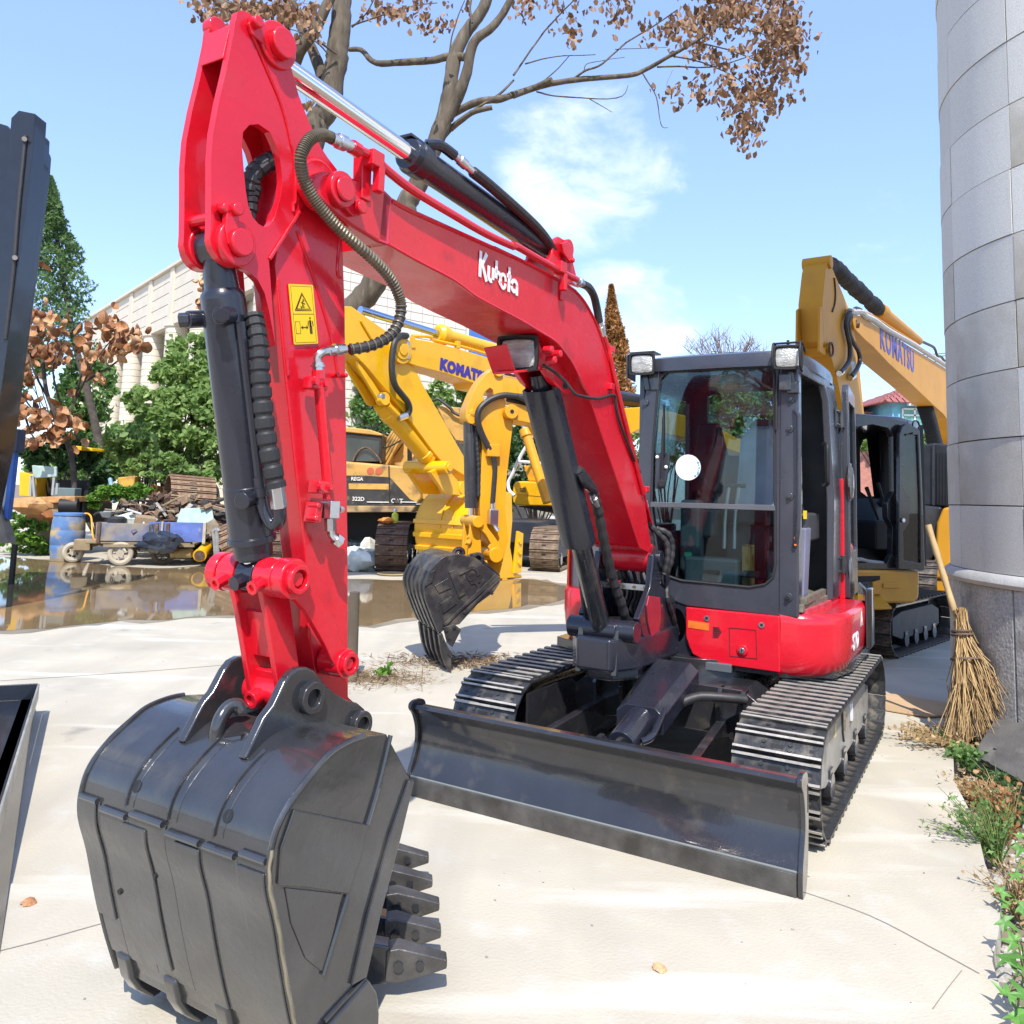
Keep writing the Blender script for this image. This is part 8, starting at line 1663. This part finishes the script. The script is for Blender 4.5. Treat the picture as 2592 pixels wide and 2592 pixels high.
o = MB().prism(wq([(310,1200),(330,1020),(400,990),(500,1000),(570,1120),(480,1180),(420,1260)],-.3), lambda p,t:(p[0]+wk.location.x,t+wk.location.y,p[1]), -.35, .2).build('orange_bucket_part', mat('rust_orange_casting',(.42,.17,.06),.8,var=.2,scale=4), None, .03); tag(o, 'rust orange casting lying in front of the wrecked cab', 'scrap')
p = q4(360,960,.9); o = crumple(p, (.48,.22,.17), WO, 'crumpled_metal', 8, 14, .12); tag(o, 'tan crumpled metal roll on top of the orange casting', 'scrap')
pk = ground(*A4(510,1570), T(0,0,1)); o = root('concrete_post', 'mud covered concrete post beside the barrel', 'post', V((pk.x, pk.y+.2, 0))); MB().loft([[(-.28,-.12,0),(.26,-.12,0),(.26,.15,0),(-.28,.15,0)],[(-.22,-.1,.7),(.24,-.1,.7),(.24,.12,.7),(-.22,.12,.7)],[(-.10,-.1,1.12),(.22,-.1,1.15),(.22,.1,1.15),(-.10,.1,1.12)],[(.0,-.06,1.22),(.18,-.06,1.25),(.18,.06,1.25),(.0,.06,1.22)]]).build('post', MUDM, o, .04)
# white and blue wall panel with lamp at the far left
lp = depth(5, 985, 12.5); lf = root('blue_edged_panel', 'pale panel with a blue edge strip at the left border', 'panel', V((lp.x, 12.5, 0)))
lq = lambda x, y: (depth(x, y, 12.5, A4)-lf.location)
MB().front([((lq(*q)).x,(lq(*q)).z) for q in ((-300,100),(80,150),(130,290),(95,700),(40,1040),(-300,940))],0,.06).build('pale_sheet', mat('pale_sheet',(.42,.47,.48),.5,var=.1), lf, .004)
MB().front([((lq(*q)).x,(lq(*q)).z) for q in ((135,290),(200,300),(165,620),(105,1140),(55,1100),(90,760))],-.03,.08).build('blue_strip', mat('blue_strip',(.03,.12,.42),.5,var=.15), lf, .006)
MB().box(lq(60,345),(.14,.16,.2)).build('lamp_housing', BLACKM, lf, .02); MB().box(lq(150,170),(.3,.2,.35)).build('bracket_box', mat('navy_box',(.03,.04,.08),.5), lf, .02)
MB().loft([[lq(-200,960)+V((0,-.1,0)),lq(20,960)+V((0,-.1,0)),lq(160,1420)+V((0,-.1,0)),lq(-200,1420)+V((0,-.1,0))],[lq(-200,960)+V((0,.1,0)),lq(20,960)+V((0,.1,0)),lq(160,1420)+V((0,.1,0)),lq(-200,1420)+V((0,.1,0))]]).build('foot_plate', mat('brown_gray_plate',(.20,.18,.15),.7,var=.25), lf, .01)
for k in range(3): MB().bar(V((-.5+.35*k,.03,0)),V((-.5+.35*k,.03,.6)),.06,.06).build('foot', BLACKM, lf)
# white machine piece right of the bushes
wm = root('white_machine', 'white and yellow corner of a machine half hidden behind the bucket cylinder', 'machine', V((q5(1560,1300,1.8).x, w2_.y+2, 0))); wq2 = lambda pts: [((depth(x,y,wm.location.y,A5)-wm.location).x,(depth(x,y,wm.location.y,A5)-wm.location).z) for x,y in pts]
MB().front(wq2([(1460,520),(1490,460),(1600,455),(1900,450),(1900,770),(1440,760)]),0,1.6).build('body', mat('dirty_white',(.60,.58,.54),.5,var=.15,dirt=[((.25,.2,.15),.6,.75,7)]), wm, .03)
MB().front(wq2([(1500,400),(1900,400),(1900,455),(1490,460)]),-.01,1.6).build('yellow_band', WY, wm, .01); MB().front(wq2([(1500,300),(1540,220),(1900,220),(1900,400),(1495,400)]),.1,1.5).build('dark_window', BWIN, wm, .02); MB().front(wq2([(1410,770),(1900,770),(1900,960),(1420,930)]),-.02,1.6).build('rusty_base', mat('red_brown_base',(.20,.09,.055),.7,var=.25), wm, .02)
MB().front(wq2([(1500,960),(1850,960),(1850,1750),(1500,1700)]),.3,1.2).build('undercarriage', BLACKM, wm, .02)
# under the old excavator: bottle, rags, bags
pt_ = TX.Y(E1(620,1340),.05); bo2 = root('bottle', 'bright green plastic bottle standing on the rusty track', 'bottle', TX.wor(pt_.x, .05, .955)); MB().lathe([(.06,0),(.065,.02),(.065,.17),(.03,.21),(.028,.25)],14).build('bottle', mat('lime_bottle',(.45,.62,.05),.35), bo2); MB().lathe([(.032,.235),(.032,.28),(.0,.285)],12).build('cap', mat('blue_cap',(.35,.42,.75),.4), bo2); MB().lathe([(.067,.05),(.067,.13)],14).build('bottle_label', mat('yellow_label',(.65,.65,.1),.5), bo2)
o = crumple(TX.wor(TX.Y(E1(530,1325),.0).x,.0,1.0), (.16,.12,.06), mat('orange_cloth',(.60,.22,.04),.7,var=.2), 'orange_rag', 5, 12, .2); tag(o, 'orange rag beside the green bottle on the rusty track', 'rag')
pg = ground(*E1(180,1790), T(0,0,1)); o = crumple(V((pg.x-.05,pg.y+.2,.22)), (.45,.3,.25), BAGC, 'plastic_bag', 11, 16, .2); tag(o, 'clear plastic bag heap at the puddle edge left of the rusty track', 'plastic bag')
pg = ground(*E1(310,1770), T(0,0,1)); o = crumple(V((pg.x,pg.y+.15,.30)), (.22,.2,.32), mat('beige_sack',(.48,.45,.38),.6,var=.2), 'sack', 12, 14, .18); tag(o, 'crumpled beige sack against the rusty track', 'sack')
pg = depth(250,1550,18,E1); o = crumple(V((pg.x,18,pg.z)), (.55,.4,.28), mat('striped_bag',(.20,.28,.28),.4,var=.7,scale=9,stretch=(4,1,1)), 'striped_bag', 13, 14, .2); tag(o, 'dark striped bag in the shade under the old excavator', 'bag'); o.location.z = .28
pg = ground(*E1(600,1822), T(0,0,1)); o = MB().lathe([(.0,.01),(.28,.012),(.30,.035),(.29,.04),(.26,.02),(.0,.018)],20).build('lid', mat('wooden_lid',(.50,.36,.20),.7), None); o.location = (pg.x, pg.y, 0); tag(o, 'round tan lid lying at the puddle edge below the rusty track', 'lid')
# ================================================================= spare bucket behind the red one, left border machines
sb0 = ground(700, 1832); far = ground(812, 1660)
SBF = Frame(sb0.x, sb0.y, 0)
sbk = root('spare_bucket', 'black bucket with five teeth lying on the concrete behind the red excavator bucket', 'bucket', Frame(-.41, 2.90, RAD(97)))
tips = [(843,1808),(832,1752),(829,1702),(816,1659),(809,1615)]
SBF = Frame(-.41, 2.90, RAD(97))
for k, (u, v) in enumerate(tips):
    zt = .11; tp = SBF.Z(D(u, v), zt); adx = tp.x
    # tooth points towards local -Y (to the right in the picture)
    x, y = tp.x, tp.y; w_ = .034
    tth = MB().loft([[(x-w_,y+.19,zt-.045),(x+w_,y+.19,zt-.045),(x+w_,y+.19,zt+.045),(x-w_,y+.19,zt+.045)],[(x-w_,y+.15,zt-.05),(x+w_,y+.15,zt-.05),(x+w_,y+.15,zt+.05),(x-w_,y+.15,zt+.05)],[(x-w_*.8,y+.06,zt-.035),(x+w_*.8,y+.06,zt-.035),(x+w_*.8,y+.06,zt+.025),(x-w_*.8,y+.06,zt+.025)],[(x-w_*.75,y,zt-.018),(x+w_*.75,y,zt-.018),(x+w_*.75,y,zt+.008),(x-w_*.75,y,zt+.008)]]).build('bucket_tooth', WEDGE, sbk, .005)
    MB().tube([(x-w_-.008,y+.15,zt),(x+w_+.008,y+.15,zt)],.016,10).build('tooth_pin', BLK, tth); MB().tube([(x-w_-.004,y+.085,zt),(x+w_+.004,y+.085,zt)],.013,10).build('tooth_pin', BLK, tth)
    MB().loft([[(x-.03,y+.18,zt-.05),(x+.03,y+.18,zt-.05),(x+.03,y+.18,zt+.055),(x-.03,y+.18,zt+.055)],[(x-.028,y+.36,zt-.07),(x+.028,y+.36,zt-.07),(x+.028,y+.36,zt+.09),(x-.028,y+.36,zt+.09)]]).build('tooth_adapter', BLK, sbk, .006)
xa0 = SBF.Z(D(*tips[0]),.11); xa1 = SBF.Z(D(*tips[-1]),.11); xlo, xhi = min(xa0.x,xa1.x)-.06, max(xa0.x,xa1.x)+.06; yl = xa0.y+.30
sp_prof = [(yl,.06),(yl+.15,.03),(yl+.35,.02),(yl+.45,.06),(yl+.50,.14)]
MB().plate([(yl-.02,.10),(yl+.12,.04),(yl+.40,.02),(yl+.48,.10),(yl+.46,.12),(yl+.38,.04),(yl+.12,.065),(yl-.02,.125)], xlo, xhi).build('bucket', BLK, sbk, .004)
for xx in (xlo, xhi-.02): MB().plate([(yl-.02,.10),(yl+.12,.04),(yl+.40,.02),(yl+.48,.10),(yl+.44,.26),(yl+.20,.30)], xx, xx+.02).build('side_plate', BLK, sbk, .004)
# mast at the left border
lm = root('black_mast', 'tall black steel mast with nested rails cut by the left border', 'mast', V((depth(0,870,9.5).x-.06, 9.5, 0)))
ml = lambda u, v, dy=0: depth(u, v, 9.5+dy)-lm.location
def rail(pts, dy0, dy1, name, m=BLK, bev=.006):
    a = [ml(q[0], q[1], dy1) for q in pts]; foot = [(a[0].x-(a[1].x-a[0].x)*.9, 0), (a[-1].x-(a[-2].x-a[-1].x)*.9-.02, 0)]
    P2 = [(p.x, p.z) for p in a]
    MB().front(P2, dy0, dy1).build(name, m, lm, bev)
TRK_ = mat('glossy_black_mast', (.011,.013,.020), .25, coat=.4, var=.2, bump=.06)
rail([(-90,1200),(-70,1150),(2,820),(44,240),(58,226),(88,232),(84,300),(70,420),(16,820),(-45,1150),(-60,1200)], 0, .25, 'outer_rail', TRK_)
rail([(-90,1200),(-60,1150),(18,820),(72,400),(90,262),(94,268),(92,330),(22,830),(-40,1150),(-50,1200)], .15, .40, 'inner_rail', TRK_)
rail([(-90,1200),(-50,1150),(24,830),(80,420),(95,292),(97,300),(94,340),(30,830),(-36,1150),(-45,1200)], .3, .55, 'inner_rail', TRK_)
rail([(-200,1200),(-200,240),(-20,232),(26,246),(40,262),(-10,830),(-70,1150),(-80,1200)], .12, .25, 'mast_plate', TRK_)
MB().tube(smooth([ml(*q,-.01) for q in ((48,256),(44,300),(40,340),(34,400),(28,480),(22,540),(10,640))],4),.024,8).build('mast_hose', HOSEB, lm)
for u,v in ((46,262),(28,486)): MB().tube([ml(u,v,-.06),ml(u,v,.06)],.03,8).build('mast_bolt', STEEL, lm)
tq_ = [ground(u, v, D, .22) for u, v in ((71,1290),(-220,1306),(-220,1600),(-30,1640))]
tf = root('black_steel_tray', 'black steel tray with a bright edge plate cut by the left border', 'tray', V((tq_[0].x, tq_[0].y, 0))); tl_ = lambda u, v, z: ground(u, v, D, z)-tf.location
a, b, c_, d_ = tl_(71,1290,.22), tl_(-250,1306,.22), tl_(-250,1640,.22), tl_(-22,1590,.22)
MB().loft([[a+V((0,0,-.12)),b+V((0,0,-.12)),c_+V((0,0,-.12)),d_+V((0,0,-.12))],[a+V((0,0,-.10)),b+V((0,0,-.10)),c_+V((0,0,-.10)),d_+V((0,0,-.10))]]).build('tray_floor', TRK_, tf)
def wallp(p, q, h, th, name, m): 
    n_ = (q-p).cross(V((0,0,1))).normalized()*th; MB().loft([[p,q,q+n_,p+n_],[x-V((0,0,h)) for x in (p,q,q+n_,p+n_)]]).build(name, m, tf, .003)
wallp(a, b, .10, .018, 'rear_wall', TRK_); wallp(d_, a, .10, .012, 'edge_plate', mat('scuffed_edge',(.36,.35,.30),.45,metal=.3,var=.3,scale=6))
MB().loft([[a+V((-.03,-.0,-.10)),d_+V((-.03,0,-.10)),d_+V((-.10,0,-.10)),a+V((-.10,0,-.10))],[tl_(66,1335,.005),tl_(0,1800,.005),tl_(-60,1800,.005),tl_(0,1335,.005)]]).build('skirt', TRK_, tf, .004)
